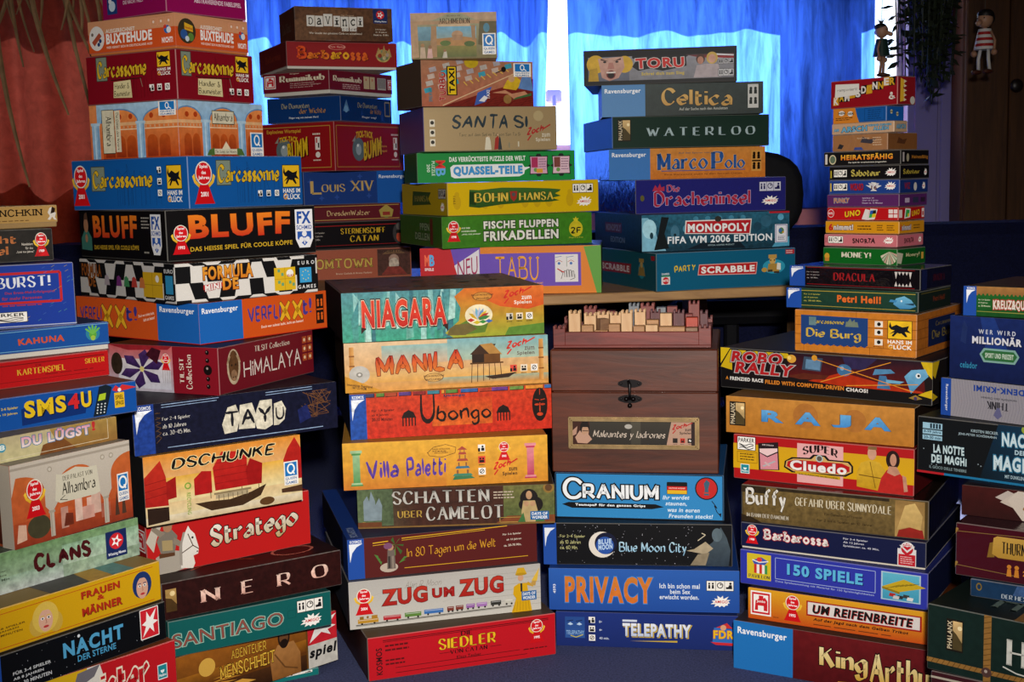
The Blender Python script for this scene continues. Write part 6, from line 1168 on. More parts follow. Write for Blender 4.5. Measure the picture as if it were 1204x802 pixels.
P('i', label='blue arrow sign'); PL([(46, 2), (56, 10), (62, 44), (49, 30)], '#3c5ca8'); PL([(50, 12), (55, 24), (58, 20), (55, 10)], '#d8d8d8'); T('TAXI', 57, 60, 16, 36, '#d8d8d8', vert=1, slope=0)
P('i', 'paint', 'yellow duffel bag'); PL([(72, 40), (84, 36), (90, 54), (84, 68), (76, 58)], '#c8a424'); P('i', 'paint', 'blue jacket'); PL([(86, 40), (100, 34), (98, 64), (90, 68)], '#587cb0'); PL([(62, 30), (76, 28), (82, 16), (96, 24), (92, 34), (80, 28), (74, 36)], '#b88060'); PL([(80, 14), (98, 24), (98, 30), (84, 20)], '#3c6438'); E(76, 16, 10, '#8c6838'); E(80, 62, 8, '#c09870'); E(44, 96, 12, '#b89c1c', k=1.4)
P('g'); E(73, 82, 6, '#181414'); LN([(72, 80), (66, 74)], 2, '#181414'); qgames(82, 98, 66, 96); flush()
box('archi', 'small box with a stone portico over a sunny landscape, highest of the middle back stack', '#a88c70', top='#7c6a4c', mat='paint', left='#8c7458')
P('c', 'paint'); R(0, 100, 0, 100, '#70643c', '#98987c'); R(30, 76, 40, 70, '#8c9c94', '#6ca4c0'); R(0, 30, 40, 70, '#5c8090', '#7098a8'); PL([(30, 30), (76, 26), (76, 44), (60, 48), (30, 44)], '#a87c4c'); E(54, 52, 9, '#b08c6c', k=1.4); R(48, 60, 40, 52, '#a07c5c'); R(30, 76, 4, 28, '#5c6434', '#80783c'); E(40, 34, 6, '#586c34', k=2); E(68, 32, 6, '#4c6030', k=2)
P('g', 'paint', 'stone portico'); PL([(0, 80), (26, 84), (46, 100), (56, 100), (76, 84), (100, 84), (100, 100), (0, 100)], '#b09478'); R(32, 69, 70, 80, '#c0a888'); PL([(0, 74), (100, 76), (100, 84), (0, 82)], '#a88868'); PL([(22, 4), (30, 4), (30, 72), (24, 72)], '#a07c58'); PL([(0, 2), (9, 4), (8, 78), (0, 78)], '#ac8c6c'); PL([(71, 40), (75, 40), (75, 72), (70, 72)], '#987858'); PL([(78, 30), (100, 20), (100, 80), (80, 80)], '#5c5438'); E(88, 66, 10, '#4c7c90', k=.7)
P('i', label='robed onlookers'); PL([(10, 2), (17, 2), (16, 26), (11, 26)], '#b8a088'); E(13.5, 30, 4, '#a07850'); PL([(18, 2), (25, 2), (24, 22), (20, 24)], '#c8a098'); E(22, 26, 4, '#8c6444'); PL([(36, 2), (42, 2), (41, 16), (38, 16)], '#b8b0a0'); E(39, 18, 3, '#8c6444')
P('s'); T('ARCHITEKTUR', 42, 58, 91, 95, '#4c3c28', f='serif'); P('t'); T('ARCHIMEDION', 33, 69, 76, 88, '#3c2c1c', f='serif', wt=1.2); qgames(83, 98.5, 8, 54); flush()

# ================================================================ right back stack (bottom to top)
box('party', 'petrol blue box with white letters on a red bar, lying directly on the table', '#0c5878', top='#103850', left='#124450')
P('t', label='white lettering on a red bar'); PL([(29, 38), (71, 34), (72, 66), (30, 66)], '#e0a098'); PL([(29.6, 40), (70.6, 36), (71.4, 64), (30.4, 64)], '#b41c20'); T('SCRABBLE', 31.5, 70, 42, 60, '#e8e4e0', f='h', slope=-1); P('s', label='yellow lettering'); T('PARTY', 12.5, 27.5, 48, 66, '#d8b828', f='brush', wt=1.3, jig=.4, slope=2)
P('i', label='little wooden figure on a blue glow'); E(84, 52, 24, '#2c94b0', k=1.4, rv=19); E(83, 68, 10, '#c8a058', k=.9); R(80, 86, 74, 84, '#b89048'); PL([(79, 38), (88, 38), (87, 60), (80, 60)], '#a8843c'); PL([(86, 44), (89, 42), (89, 60), (86.4, 62)], '#e0dcd0'); R(79.6, 83, 38, 44, '#403828'); E(77, 44, 6, '#b8903c', k=1.4); R(84, 88, 34, 39, '#403020'); E(81.6, 69, 2, '#201810'); E(84.4, 69, 2, '#201810')
P('p'); R(3.5, 9.5, 18, 38, '#d4d8d8'); STAR(6.5, 28, 10, 14, '#c01c24', .85); T('MATTEL', 4.4, 8.6, 25, 31, '#f0e8e4', f='h'); R(3.5, 9.5, 38, 42, '#2c7c58'); T('GAMES', 3.6, 9, 43, 48, '#d8e0e0'); P('c'); R(92.5, 99, 84, 96, '#a81c24'); P('f'); BARS(93, 98.6, 85, 95, 2, '#e8c0c0')
F('L'); P('t'); PL([(0, 34), (57, 36), (58, 64), (0, 62)], '#781c24'); T('SCRABBLE', 4, 55, 40, 58, '#b0a4a4', f='h'); P('i'); E(76, 50, 22, '#1c6c7c'); PL([(70, 36), (82, 36), (80, 60), (72, 60)], '#7c6434'); E(76, 66, 9, '#a08448'); R(72, 80, 72, 82, '#8c7038'); P('c'); R(92, 98, 80, 92, '#8c1c24'); flush()
box('mono', 'blue-tinted football crowd box with white letters on a red plate', '#12303f', top='#3a4468', left='#0c1c2c', mat='card')
P('c', 'rough'); R(0, 100, 0, 100, '#143444', '#245c74')
P('i', 'paint', 'cheering blue-toned crowd'); PL([(0, 2), (16, 2), (10, 40), (8, 76), (4, 92), (0, 92)], '#78b0c8'); E(5, 62, 22, '#a0d0e0', k=.9, rv=26); E(6.4, 44, 5, '#183844', rv=9); PL([(8, 4), (18, 8), (15, 48), (18, 92), (13, 94), (11, 50)], '#0c1418'); E(22, 50, 14, '#3c6c84', k=.9, rv=20); E(22, 44, 4, '#10242c'); E(30, 60, 12, '#4c8ca4'); E(84, 74, 16, '#2c5c74'); E(78, 60, 12, '#1c4054'); E(90, 40, 14, '#245468'); PL([(88, 2), (100, 4), (100, 30), (92, 24)], '#4c98b8'); E(94, 84, 9, '#58a0c0'); PL([(30, 4), (70, 2), (66, 20), (40, 20)], '#0c1c28')
for u in (36, 44, 52, 60, 68): E(u, 86, 7, ['#3c7c98', '#1c4458'][u % 8 == 0], k=1.1)
P('t', label='white letters on a red plate'); PL([(28.5, 46), (73, 40), (74, 82), (29, 82)], '#e0d8d4'); PL([(29.2, 48), (72.4, 42), (73.4, 79), (29.8, 79)], '#b01c24'); T('MONOPOLY', 30.5, 72, 50, 73, '#e8e8e8', f='h', slope=-2, o='#701018', ow=.015); P('s', label='white lettering'); T('FIFA WM 2006 EDITION', 17, 88, 20, 40, '#e4e8ec', f='b', slope=0); P('f'); T('OFFICIAL LICENSED PRODUCT', 44, 62, 11, 15, '#90a8b0'); P('g'); E(51, 84, 8, '#2c2c28', k=1.2); P('p'); R(90, 98.6, 14, 64, '#dcdce4'); FRAME(90.6, 98, 16, 62, 1.6, '#6868a0'); E(94.3, 46, 9, '#4c7c50', k=.9); E(93.6, 47, 5, '#3c64a8'); E(95.6, 42, 3, '#c89028'); BARS(92, 97, 20, 32, 3, '#4c4c6c'); P('b'); R(86, 100, 95, 100, '#b01c28')
F('L'); P('i', 'rough'); R(0, 100, 0, 100, '#0c2030', '#183c50'); P('t'); R(24, 60, 46, 74, '#4c2028'); T('MONOPOLY', 26, 58, 50, 70, '#6c6c74', f='h'); T('EDITION', 36, 66, 18, 34, '#607078', f='b'); flush()
box('drach', 'dark violet-blue shrink-wrapped box with red curling letters', '#24246c', mat='wrap', top='#2038a0', left='#141640')
P('t', label='red lettering with pale outline'); T('Die', 20.5, 29, 62, 84, '#a83048', f='nib', wt=1.3, o='#b0a8d0', ow=.03); T('Dracheninsel', 12, 76, 20, 66, '#a02840', f='nib', wt=1.3, o='#b0a8d0', ow=.03); PL([(11, 66), (13, 84), (14.5, 74), (16, 88), (17, 76), (19, 80), (19, 66)], '#a83048'); icons(82, 96.5, 58, 86, '#c8c8d8', '#1c1c50'); amigo(89.5, 30, 15, 1.9); P('g'); E(4.4, 46, 9, '#5c5830', k=.7); flush()
box('marco', 'orange shrink-wrapped box with blue serif lettering and a pale blue end', '#c07020', mat='wrap', top='#7c4818', left='#1c3474', right='#7c4818')
P('c', 'paint'); R(26, 100, 0, 100, '#c06c1c', '#cc8438'); ravens(0, 26, True, '#4478b8'); P('t', label='blue serif lettering'); T('M', 30.5, 39, 30, 84, '#2c5494', f='serif', wt=1.7, o='#c8b090', ow=.03); T('arco', 39.5, 63, 30, 66, '#2c5494', f='serif', wt=1.7, o='#c8b090', ow=.03); T('P', 65, 73, 30, 86, '#2c5494', f='serif', wt=1.7, o='#c8b090', ow=.03); T('olo', 73.5, 87, 30, 74, '#2c5494', f='serif', wt=1.7, o='#c8b090', ow=.03); LN([(33, 26), (87, 26)], 2.4, '#2c5494'); P('s'); T('Auf den Spuren von', 44, 64, 80, 86, '#5c6468'); T('Eine Karawane zieht in den fernen Osten', 35, 85, 12, 17, '#7c4820')
P('k'); R(91, 97.5, 20, 88, '#d09448'); 
for v in (70, 36): E(92.8, v+8, 5, '#241810', n=10); E(95.7, v+8, 5, '#241810', n=10); R(91.8, 93.6, v-10, v+4, '#241810'); R(94.8, 96.6, v-10, v+4, '#241810')
R(91.4, 97.2, 51, 56, '#241810'); flush()
box('water', 'dark green box with pale spaced serif letters and a bright blue side', '#0f2a20', top='#0c1c18', left='#2c68b8', right='#0c2018')
P('t', label='pale blue-grey serif letters'); T('WATERLOO', 21.5, 91, 36, 64, '#a0b4b8', f='serif', wt=1.35, sp=.35); phalanx(3.5, 11.8, 22, 92); F('L'); flush()
box('celt', 'dark grey-green box with golden uncial lettering and a pale blue end', '#26302c', top='#141c1c', left='#3c6cb0')
P('c', 'paint'); R(27, 100, 0, 100, '#242e2c', '#323c3a'); ravens(0, 27, True, '#4c80b4'); P('t', label='golden uncial lettering'); T('Celtica', 37, 81, 32, 88, '#b88c48', f='nib', wt=1.3, o='#141410', ow=.03, slope=-8, c2='#d0a860'); P('s'); T('Auf der Suche nach den Amuletten', 48, 78, 15, 24, '#a8a8a0'); P('k'); R(90.5, 97, 18, 92, '#c0c0bc'); 
for v in (72, 40): E(92.4, v+7, 4.6, '#1c2420', n=10); E(95.2, v+7, 4.6, '#1c2420', n=10); R(91.4, 93.2, v-10, v+3, '#1c2420'); R(94.3, 96.1, v-10, v+3, '#1c2420')
flush()
box('toru', 'black box with a shouting blonde face and red lettering, top of the right back stack', '#0e0c10', top='#101014', mat='card')
P('c', 'paint'); R(3, 98, 12, 80, '#585c6c', '#707888'); R(30, 98, 12, 80, '#78787f', '#8c8c94'); PL([(32, 80), (70, 80), (66, 70), (40, 64), (32, 74)], '#181418'); PL([(66, 80), (98, 80), (98, 66), (76, 70)], '#a82028', '#383438'); LN([(86, 78), (98, 74)], 4, '#d8d8dc'); LN([(84, 68), (98, 62)], 3, '#d8d8dc')
P('i', 'paint', 'shouting blonde face'); E(8, 60, 26, '#c8a030', k=1); E(27, 58, 24, '#c8a030', k=1); PL([(3, 12), (10, 12), (9, 50), (4, 46)], '#b08c28'); PL([(9.5, 76), (26, 80), (27, 50), (23, 20), (17, 12), (12, 22)], '#b08478', '#c09888'); 
for s in (-1, 1): PL([(18+s*1.4, 68), (18+s*6.6, 76), (18+s*6.6, 71)], '#3c2420'); E(18+s*4, 66, 3, '#282024', k=1.6, n=12)
PL([(16.6, 64), (19.4, 64), (20.4, 46), (15.8, 46)], '#a87468'); E(18, 30, 12, '#702828', k=1.1); E(18, 28, 8, '#1c0c0c', k=1.2); R(15, 21, 34, 38, '#d8d0c8')
P('t', label='red comic lettering'); PL([(32, 50), (36, 76), (52, 74), (67, 80), (67.5, 48), (52, 36), (44, 44), (36, 38)], '#141014'); T('TORU', 34, 66, 44, 74, '#c02c28', f='h', o='#d8d4d0', ow=.035, jig=.2); P('s', label='yellow lettering'); T('Schrei dich zum Sieg', 38, 66, 22, 34, '#c0a850', f='h', jig=.1)
P('i', 'paint', 'couple laughing'); E(76.5, 66, 14, '#4c3028', k=.9); E(76.5, 62, 11, '#b07c68', k=.8); E(84, 68, 17, '#c0a050', k=.95); E(84, 66, 12, '#c89884', k=.85); PL([(72, 14), (90, 14), (88, 50), (80, 52), (74, 48)], '#a89ca0'); icons(88, 98, 50, 66, '#a8a8ac'); icons(88, 98, 16, 36, '#c0c0c4'); flush()

# ================================================================ right front stack (bottom to top)
box('king', 'box with a bright blue end and golden blackletter on dark red, under the orange-yellow box', '#541014', top='#2c2420', left='#1c5494')
P('c', 'paint'); R(30, 100, 0, 100, '#4c0c10', '#641418'); ravens(0, 30, True, '#2070b8'); P('t', label='golden blackletter lettering'); T('King', 43, 66, 18, 74, '#c89c30', f='nib', wt=1.6, o='#1c0c08', ow=.05, c2='#e8d8a0'); T('Arthur', 67, 99, 14, 78, '#c89c30', f='nib', wt=1.6, o='#1c0c08', ow=.05, c2='#e8d8a0'); LN([(52, 8), (70, 14), (96, 10)], 3, '#c89c30'); flush()
box('reifen', 'orange-yellow box with black lettering on a white bar and a red elephant badge', '#cc7414', top='#2c2420', right='#6c3410', left='#a86014')
P('c', 'card'); R(0, 100, 0, 100, '#c04c14', '#d89c20'); jumbo(1.5, 13.5, 14, 92); award(26, 52, 84, '1992', 1.0); P('c', label='white bar'); R(34, 97, 36, 84, '#a01c18'); R(34.8, 96, 41, 80, '#d8d0cc'); P('t', label='black lettering'); T('UM REIFENBREITE', 37.5, 92, 46, 74, '#181414', f='h', sh='#b02020', shear=.15); P('s', label='black italic lettering'); T('Auf der Jagd nach dem Gelben Trikot', 38, 90, 20, 32, '#3c1c0c', f='h', shear=.25); P('f'); BARS(38, 88, 8, 14, 1, '#5c2c10'); T('0634', 14.8, 18, 12, 18, '#7c3c10'); flush()
box('spiele', 'violet-blue box with pale blue lettering and a yellow square logo', '#2c34a0', top='#1c2464', right='#141a3c')
P('p', label='yellow square logo'); R(4, 17.5, 18, 92, '#d0b828'); PL([(7, 72), (12, 84), (16, 74), (14, 62), (8, 62)], '#3c54a8'); E(11, 76, 7, '#d83830', k=1.1); LN([(7, 74), (11, 68), (16, 74)], 3, '#e8e4dc'); 
for i, c in enumerate(('#c83028', '#e8e4dc', '#c83028', '#e8e4dc', '#3c8c48')): R(8+i*1.5, 9.5+i*1.5, 36, 62, c)
T('PAVILLON', 5, 16.8, 22, 32, '#1c1c3c', f='serif', wt=1.3)
P('b'); FRAME(20, 73.5, 28, 88, 1.6, '#a0b0d8'); P('t', label='pale blue lettering'); T('150 SPIELE', 26.5, 67, 44, 76, '#58b0d8', f='h', sh='#141a5c'); P('s'); T('Dose Spielesammlung mit Material für 150 Spielmöglichkeiten', 20, 73, 17, 24, '#98a4d0')
P('i', label='game board and pieces'); R(76.5, 96.5, 14, 92, '#a8c0d0'); R(77.3, 95.7, 17, 89, '#3c94b4', '#5cb0c8'); PL([(77, 50), (86, 40), (99, 60), (88, 76)], '#c0a020'); PL([(77, 50), (86, 40), (86, 34), (77, 44)], '#8c7414'); 
for i in range(6): LN([(79+i*2.4, 52+i*3-6), (86+i*2, 60+i*2)], 1, '#5c5010')
for u, v, c in ((82, 30, '#a82828'), (86, 26, '#2c2c30'), (89, 30, '#383838'), (91, 24, '#d8d8d8'), (84, 24, '#c0c0c0')): PL([(u-1.5, v-4), (u+1.5, v-5), (u+2, v+4), (u-1, v+5)], c)
flush()
box('barbd', 'navy box with red-outlined white lettering, red heart medal and white tray edge', '#10163c', top='#14183c', right='#0c1028', tray=.07, tray_col='#d0c8b8')
award(6.5, 58, 74, '1988', 1.0); P('t', label='white lettering with red outline'); T('Barbarossa', 13, 49, 42, 84, '#e0d8d4', f='slab', wt=1.7, o='#a82428', ow=.08); P('f'); T('Für 3-4 Spieler', 57, 70, 76, 85, '#c0c0cc'); T('Ab 12 Jahren', 57, 68, 63, 72, '#c0c0cc'); T('Spieldauer: ca. 45 Min.', 57, 76, 50, 59, '#c0c0cc')
P('a', label='red heart medal'); E(90.5, 72, 24, '#d8d4d4', n=24); R(85.5, 95, 6, 70, '#d8d4d4'); R(86, 94.6, 9, 50, '#b81c28'); E(90.4, 70, 21, '#b81c28', n=24); PL([(86.4, 82), (94.4, 82), (90.4, 56)], '#d8d4d4'); PL([(88, 78), (89.4, 80), (90.4, 77), (91.4, 80), (92.8, 78), (90.4, 64)], '#b81c28'); T('ASS', 88.6, 92.4, 84, 90, '#f0e8e8', f='h'); BARS(87, 94, 14, 44, 4, '#e0b0b0'); flush()
box('buffy', 'shrink-wrapped brown parchment box with white gothic lettering above the navy medal box', '#4c3c20', mat='wrap', top='#1c1410', right='#141210', left='#1c1610')
P('c', 'rough'); R(1, 98, 3, 97, '#5c4a28', '#6c5830'); R(0, 14, 80, 98, '#2c2214'); R(20, 80, 90, 98, '#2c2214'); PL([(0, 0), (12, 0), (6, 14), (0, 20)], '#2c2010'); P('t', label='white gothic lettering'); T('Buffy', 2.5, 25, 34, 94, '#d8d4cc', f='nib', wt=1.5, o='#181008', ow=.03); P('s'); T('IM BANN DER DÄMONEN', 3, 26.5, 14, 27, '#c0b8a8', f='serif', wt=1.4); T('GEFAHR ÜBER SUNNYDALE', 30, 81, 56, 82, '#d0c4a8', f='serif', wt=1.5, o='#2c2010', ow=.03); P('f'); T('Ein Gesellschaftsspiel', 46, 66, 36, 45, '#2c2010', f='mono'); T('für 2 bis 6 Spieler ab 10 Jahre', 42, 71, 19, 28, '#2c2010', f='mono')
P('i', 'paint', 'plain tan and red picture panel'); R(83, 98, 3, 96, '#a88850', '#8c6c3c'); PL([(84, 3), (98, 3), (97, 24), (91, 30), (85, 20)], '#8c2018'); PL([(84, 20), (88, 84), (93, 92), (97, 60), (96, 24), (90, 30)], '#b49458', '#c8a868'); flush()
box('cluedo', 'red and yellow striped box with white lettering in a red frame and two dressed figures', '#a81418', top='#7c1414', right='#540c10', left='#7c1014')
P('c'); R(0, 100, 24, 80, '#d0a010', '#c89818'); R(37, 62.5, 6, 92, '#d8a0a0'); parker(2.4, 13, 66, 96); P('f'); FRAME(2.4, 14, 38, 62, 1, '#7c5c10'); BARS(4, 13, 42, 60, 3, '#5c4410'); hasbro(4.3, 9.5, 13, 34)
P('i', label='pink card with a dagger'); PL([(15, 24), (27, 28), (26.2, 90), (14.6, 84)], '#24181c'); PL([(16, 26), (26.2, 29), (25.8, 66), (20, 54), (15.6, 62)], '#cc8490'); PL([(15.6, 64), (20, 57), (25.8, 69), (25.8, 76), (15.4, 72)], '#e0c0c0'); PL([(17, 34), (24, 48), (25, 46), (18, 32)], '#a8a8ac'); PL([(19, 44), (22, 36), (20.6, 34), (18, 42)], '#c8a8a8'); T('DER DOLCH', 17, 23.5, 80, 83, '#d8c8c8')
P('s', label='black arched lettering'); T('SUPER', 40, 59.5, 66, 84, '#1c1010', f='serif', wt=2.2, bow=8)
P('t', label='white lettering in a red frame'); PL([(29.5, 36), (30, 50), (34, 60), (44, 62), (46, 70), (53, 70), (55, 62), (66, 62), (68, 52), (68, 38), (64, 28), (34, 26)], '#141010'); PL([(30.4, 38), (31, 50), (35, 57), (45, 59), (47, 67), (52, 67), (54, 59), (65, 59), (67, 51), (67, 39), (63, 31), (35, 29)], '#c8a060'); PL([(31.2, 39), (31.8, 50), (36, 55), (62, 56), (66, 50), (66, 40), (62, 33), (36, 31)], '#b01418'); T('Cluedo', 33, 64.5, 32, 54, '#e8e4e0', f='h', o='#6c0c0c', ow=.02, c2='#d8d0d0'); E(49.5, 62, 8, '#a8b8b8'); E(49.5, 62, 5.6, '#585048'); P('s'); PL([(36, 24), (61, 20), (61, 27), (36, 30)], '#c09818'); T('DAS KLASSISCHE DETEKTIVSPIEL', 38, 60, 23, 26, '#3c2c08', slope=-2)
P('i', 'paint', 'figure in a mustard jacket'); PL([(70, 10), (84, 4), (85, 50), (82, 66), (77, 70), (72, 62), (70, 40)], '#b88c18', '#c8a030'); E(78, 84, 11, '#c09078', k=.85, rv=14); PL([(75.6, 92), (80.6, 92), (80.4, 99), (76, 99)], '#7c5c38'); LN([(77, 66), (80, 10)], 1.6, '#7c5c10'); LN([(71, 36), (84, 32)], 2, '#6c4c10'); 
P('i', 'paint', 'figure in a red dress'); PL([(81, 2), (95, 2), (95, 36), (92, 50), (86, 52), (83, 34)], '#b02420'); E(89, 74, 16, '#241414', k=.9, rv=20); E(89.2, 74, 8, '#b8846c', k=.85, rv=13); PL([(87, 60), (91, 60), (93, 46), (90, 40), (86, 46)], '#b8846c'); PL([(94, 44), (96, 40), (97, 10), (95, 8)], '#b8846c'); flush()
box('raja', 'plain ochre box with widely spaced blue letters', '#b07428', top='#6c4c20', right='#241810', mat='paint')
P('c', 'paint'); R(0, 100, 0, 100, '#a86c24', '#b87c34'); E(44, 60, 34, '#a4682c', k=1); E(70, 56, 30, '#a4682c'); P('t', label='widely spaced blue letters'); 
R(20, 32.5, 0, 0, '#000'); T('R', 20, 32, 36, 68, '#3a80c0', f='h', o='#5c4c38', ow=.012, c2='#60a0d0'); T('A', 38.5, 52, 36, 70, '#3a80c0', f='h', o='#5c4c38', ow=.012, c2='#60a0d0'); T('J', 58, 68, 36, 70, '#3a80c0', f='h', o='#5c4c38', ow=.012, c2='#60a0d0'); T('A', 75, 88.5, 36, 70, '#3a80c0', f='h', o='#5c4c38', ow=.012, c2='#60a0d0'); phalanx(2, 11, 20, 86); flush()
box('robo', 'wide black box with red metallic lettering, robots and a yellow corner, above the ochre box', '#100e10', top='#18161c', right='#181414', mat='card')
P('c'); PL([(0, 60), (5, 100), (0, 100)], '#d0b018'); PL([(0, 52), (5, 96), (7, 96), (7, 44)], '#c8a818'); R(6, 100, 30, 98, '#181214'); P('c', 'paint'); PL([(32, 40), (36, 98), (96, 98), (97, 28), (60, 32)], '#5c1410', '#241420'); PL([(44, 34), (60, 60), (80, 40), (96, 30), (96, 26), (60, 28)], '#a82c10'); PL([(60, 98), (76, 98), (70, 70), (62, 70)], '#2c2448')
for i in range(4): PL([(9+i*7, 96), (13+i*7, 96), (15+i*7, 84), (11+i*7, 84)], '#c8a818')
PL([(95, 98), (100, 98), (100, 60), (97, 76)], '#c8a818'); PL([(94, 22), (100, 16), (100, 36), (97, 30)], '#c8a818')
P('i', 'paint', 'blue robots and laser beams'); PL([(41, 60), (50, 58), (51, 90), (42, 92)], '#38485c'); PL([(42.6, 63), (49.6, 61), (50, 84), (43, 86)], '#5c80a0'); E(47, 90, 7, '#c88c28'); PL([(34, 42), (42, 52), (54, 50), (52, 40), (40, 36)], '#582418'); E(61, 66, 14, '#3c6890', k=1.3); E(60, 70, 5, '#78a0c0'); PL([(74, 60), (84, 68), (82, 76), (75, 74)], '#4c80a8'); PL([(76, 30), (82, 30), (80, 60), (77, 60)], '#3c6c98'); PL([(80, 52), (88, 50), (86, 44), (80, 44)], '#68a0c0')
PL([(88, 62), (91, 78), (97, 82), (98.4, 66), (96, 54), (91, 24), (89.6, 44)], '#4c88b0', '#6ca8cc'); E(94, 66, 6, '#e0e8ec'); E(94.2, 66, 3, '#181c20'); 
for a in (((47, 88), (92, 28)), ((50, 34), (82, 92)), ((62, 30), (94, 46))): LN(list(a), 1.8, '#d88c28')
E(36, 84, 10, '#d09838', k=1.2); E(35, 86, 5, '#e8c868')
P('t', label='red metallic lettering'); T('ROBO', 6, 31.5, 66, 94, '#a81c20', f='h', o='#b0a8a8', ow=.05, o2='#201418', ow2=.08, shear=.2); T('RALLY', 8, 37, 40, 68, '#a81c20', f='h', o='#b0a8a8', ow=.05, o2='#201418', ow2=.08, shear=.2)
P('s'); T('A', 2.8, 4.2, 21, 29, '#d08028', f='h'); T('FRENZIED RACE', 5, 22, 20, 29, '#d8d4d0', f='h'); T('FILLED WITH COMPUTER-DRIVEN', 23, 61, 18, 28, '#d07c28', f='h'); T('CHAOS!', 62, 72, 17, 26, '#d8d4d0', f='h'); P('p'); PL([(90, 14), (93, 10), (96, 14), (93, 22)], '#8c7030'); E(93, 14, 4, '#40345c')
F('R'); P('c'); PL([(0, 98), (10, 98), (4, 60), (0, 70)], '#c8a818'); PL([(0, 30), (8, 16), (0, 10)], '#c8a818'); flush()
box('burg', 'orange wooden-plank patterned box with gold letters on a blue banner', '#c07424', top='#6c4420', right='#a86020', mat='paint')
def planks():
    P('b'); 
    for v in (18, 42, 64, 84): LN([(0, v), (100, v)], 1, '#6c380c')
    for i in range(9): u = 8 + i*11; v = [0, 18, 42, 64, 84][i % 5]; LN([(u, v), (u, v+18)], .9, '#6c380c')
planks()
P('c', 'card', 'blue banner'); PL([(5.6, 22)] + [(5.6 + i*2.8, 16 if i % 2 else 20) for i in range(20)] + [(61.5, 22), (61.5, 86), (5.6, 88)], '#1c3c74')
P('t', label='gold lettering'); T('Die Burg', 10, 56, 28, 58, '#c8a840', f='nib', wt=1.3, slope=-1); P('s'); T('Carcassonne', 15, 42, 68, 80, '#b8a048', f='nib', wt=1.5, o='#14203c', ow=.04); R(12.5, 18.5, 64, 84, '#607c80'); P('i'); PL([(43, 64), (54, 64), (53, 76), (51, 76), (50.6, 82), (48.6, 76), (47, 84), (45, 76), (43.6, 76)], '#6c7868')
P('k'); 
for v in (74, 55, 32): R(67, 73.5, v-7, v+7, '#e0d8cc'); E(70.4, v, 4.6, '#181410', n=10)
BARS(66, 74.5, 20, 23, 1, '#3c200c'); hig(77.5, 96.5, 18, 84)
F('R'); planks(); P('c', 'card'); R(24, 84, 18, 82, '#141f44'); P('t'); T('Carcassonne', 40, 76, 62, 74, '#685c3c', f='nib', wt=1.4); T('Die Burg', 32, 82, 26, 54, '#7c6c38', f='nib', wt=1.3); flush()
box('petri', 'slim dark green box with orange lettering and a blue fish', '#14302a', top='#10201c', right='#14201c', mat='card')
P('c', 'paint'); R(12, 98, 0, 100, '#16362c', '#1c3c2c'); R(0, 12, 0, 100, '#1d4894'); kosmos(0, 12, word=True); P('b'); LN([(12, 88), (98, 88)], 3, '#b09838'); LN([(12, 14), (98, 10)], 2.4, '#b09838'); P('t', label='orange lettering'); T('Petri Heil!', 40, 73, 36, 72, '#d86828', f='h', o='#4c1408', ow=.03); P('f'); T('Für 2-4 Spieler', 14, 27, 66, 74, '#b0a848'); T('ab 8 Jahren', 14, 25, 50, 58, '#b0a848'); T('ca. 30-60 Min.', 14, 28, 34, 42, '#b0a848'); P('i', label='blue fish'); PL([(82, 38), (84, 66), (90, 78), (95, 60), (98.6, 30), (94, 18), (87, 16)], '#3c80b0', '#6cb0d0'); PL([(80, 60), (85, 56), (84, 46), (79, 48)], '#3c80b0'); E(88, 54, 5, '#d8e8f0'); PL([(90, 40), (97, 46), (97, 34)], '#1c3c50')
F('R'); P('b'); LN([(8, 88), (96, 88)], 3, '#685c28'); P('t'); T('Petri Heil!', 44, 80, 40, 66, '#6c2c18', f='h'); flush()
box('drac', 'slim black box with red lettering and white fangs', '#0f0c10', top='#141428', right='#0e1024', mat='wrap')
P('c'); R(0, 12.5, 0, 100, '#1d4894'); kosmos(0, 12.5); P('b'); LN([(14, 94), (96, 92)], 2.4, '#8c1418'); LN([(14, 12), (96, 8)], 2.4, '#8c1418'); P('t', label='red lettering'); T('DRACULA', 35, 67, 32, 72, '#941c20', f='serif', wt=1.8); P('f'); T('Für 2 Spieler', 14, 24, 68, 74, '#a09898'); T('ab 10 Jahren', 14, 24, 54, 60, '#a09898'); T('ca. 30 Min.', 14, 23, 40, 46, '#a09898'); P('g', label='white fangs'); 
for i in range(5): 
    u = 82.5+i*2.6; d = 34 if i in (0, 4) else 16; PL([(u-1.1, 84), (u+1.1, 84), (u, 84-d)], '#c8c0bc'); d = 24 if i in (0, 4) else 14; PL([(u-1.1, 16), (u+1.1, 16), (u, 16+d)], '#c8c0bc')
F('R'); P('t'); T('DRACULA', 40, 76, 34, 68, '#481018', f='serif', wt=1.8); R(4, 20, 0, 96, '#141c44'); flush()

# ---------------------------------------------------------------- small card game boxes on top of it
SM = dict(name='card_game_box', cat='game box', group='small card game boxes in the slim tower')
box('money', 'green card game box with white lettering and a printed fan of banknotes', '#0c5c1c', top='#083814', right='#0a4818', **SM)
P('t', label='white lettering'); T('MONEY!', 26, 66, 40, 76, '#d8d4bc', f='serif', wt=1.8, sh='#042c0c'); P('p'); E(6, 46, 20, '#c8942c', k=.9); R(3, 9, 16, 36, '#b8782c'); P('i', label='fan of banknotes'); 
for i in range(9): a = math.radians(20+i*17); b = math.radians(20+i*17+13); PL([(90, 84), (90-22*math.cos(a)*.55, 84-78*math.sin(a)), (90-22*math.cos(b)*.55, 84-78*math.sin(b))], ['#c8c0a8', '#a8b098', '#b89888'][i % 3])
F('R'); P('t'); T('Money!', 30, 78, 40, 74, '#b0a880', f='serif', wt=1.8); P('i'); PL([(0, 80), (20, 70), (14, 10), (0, 16)], '#a8a490'); R(84, 92, 30, 70, '#b88c38'); flush()
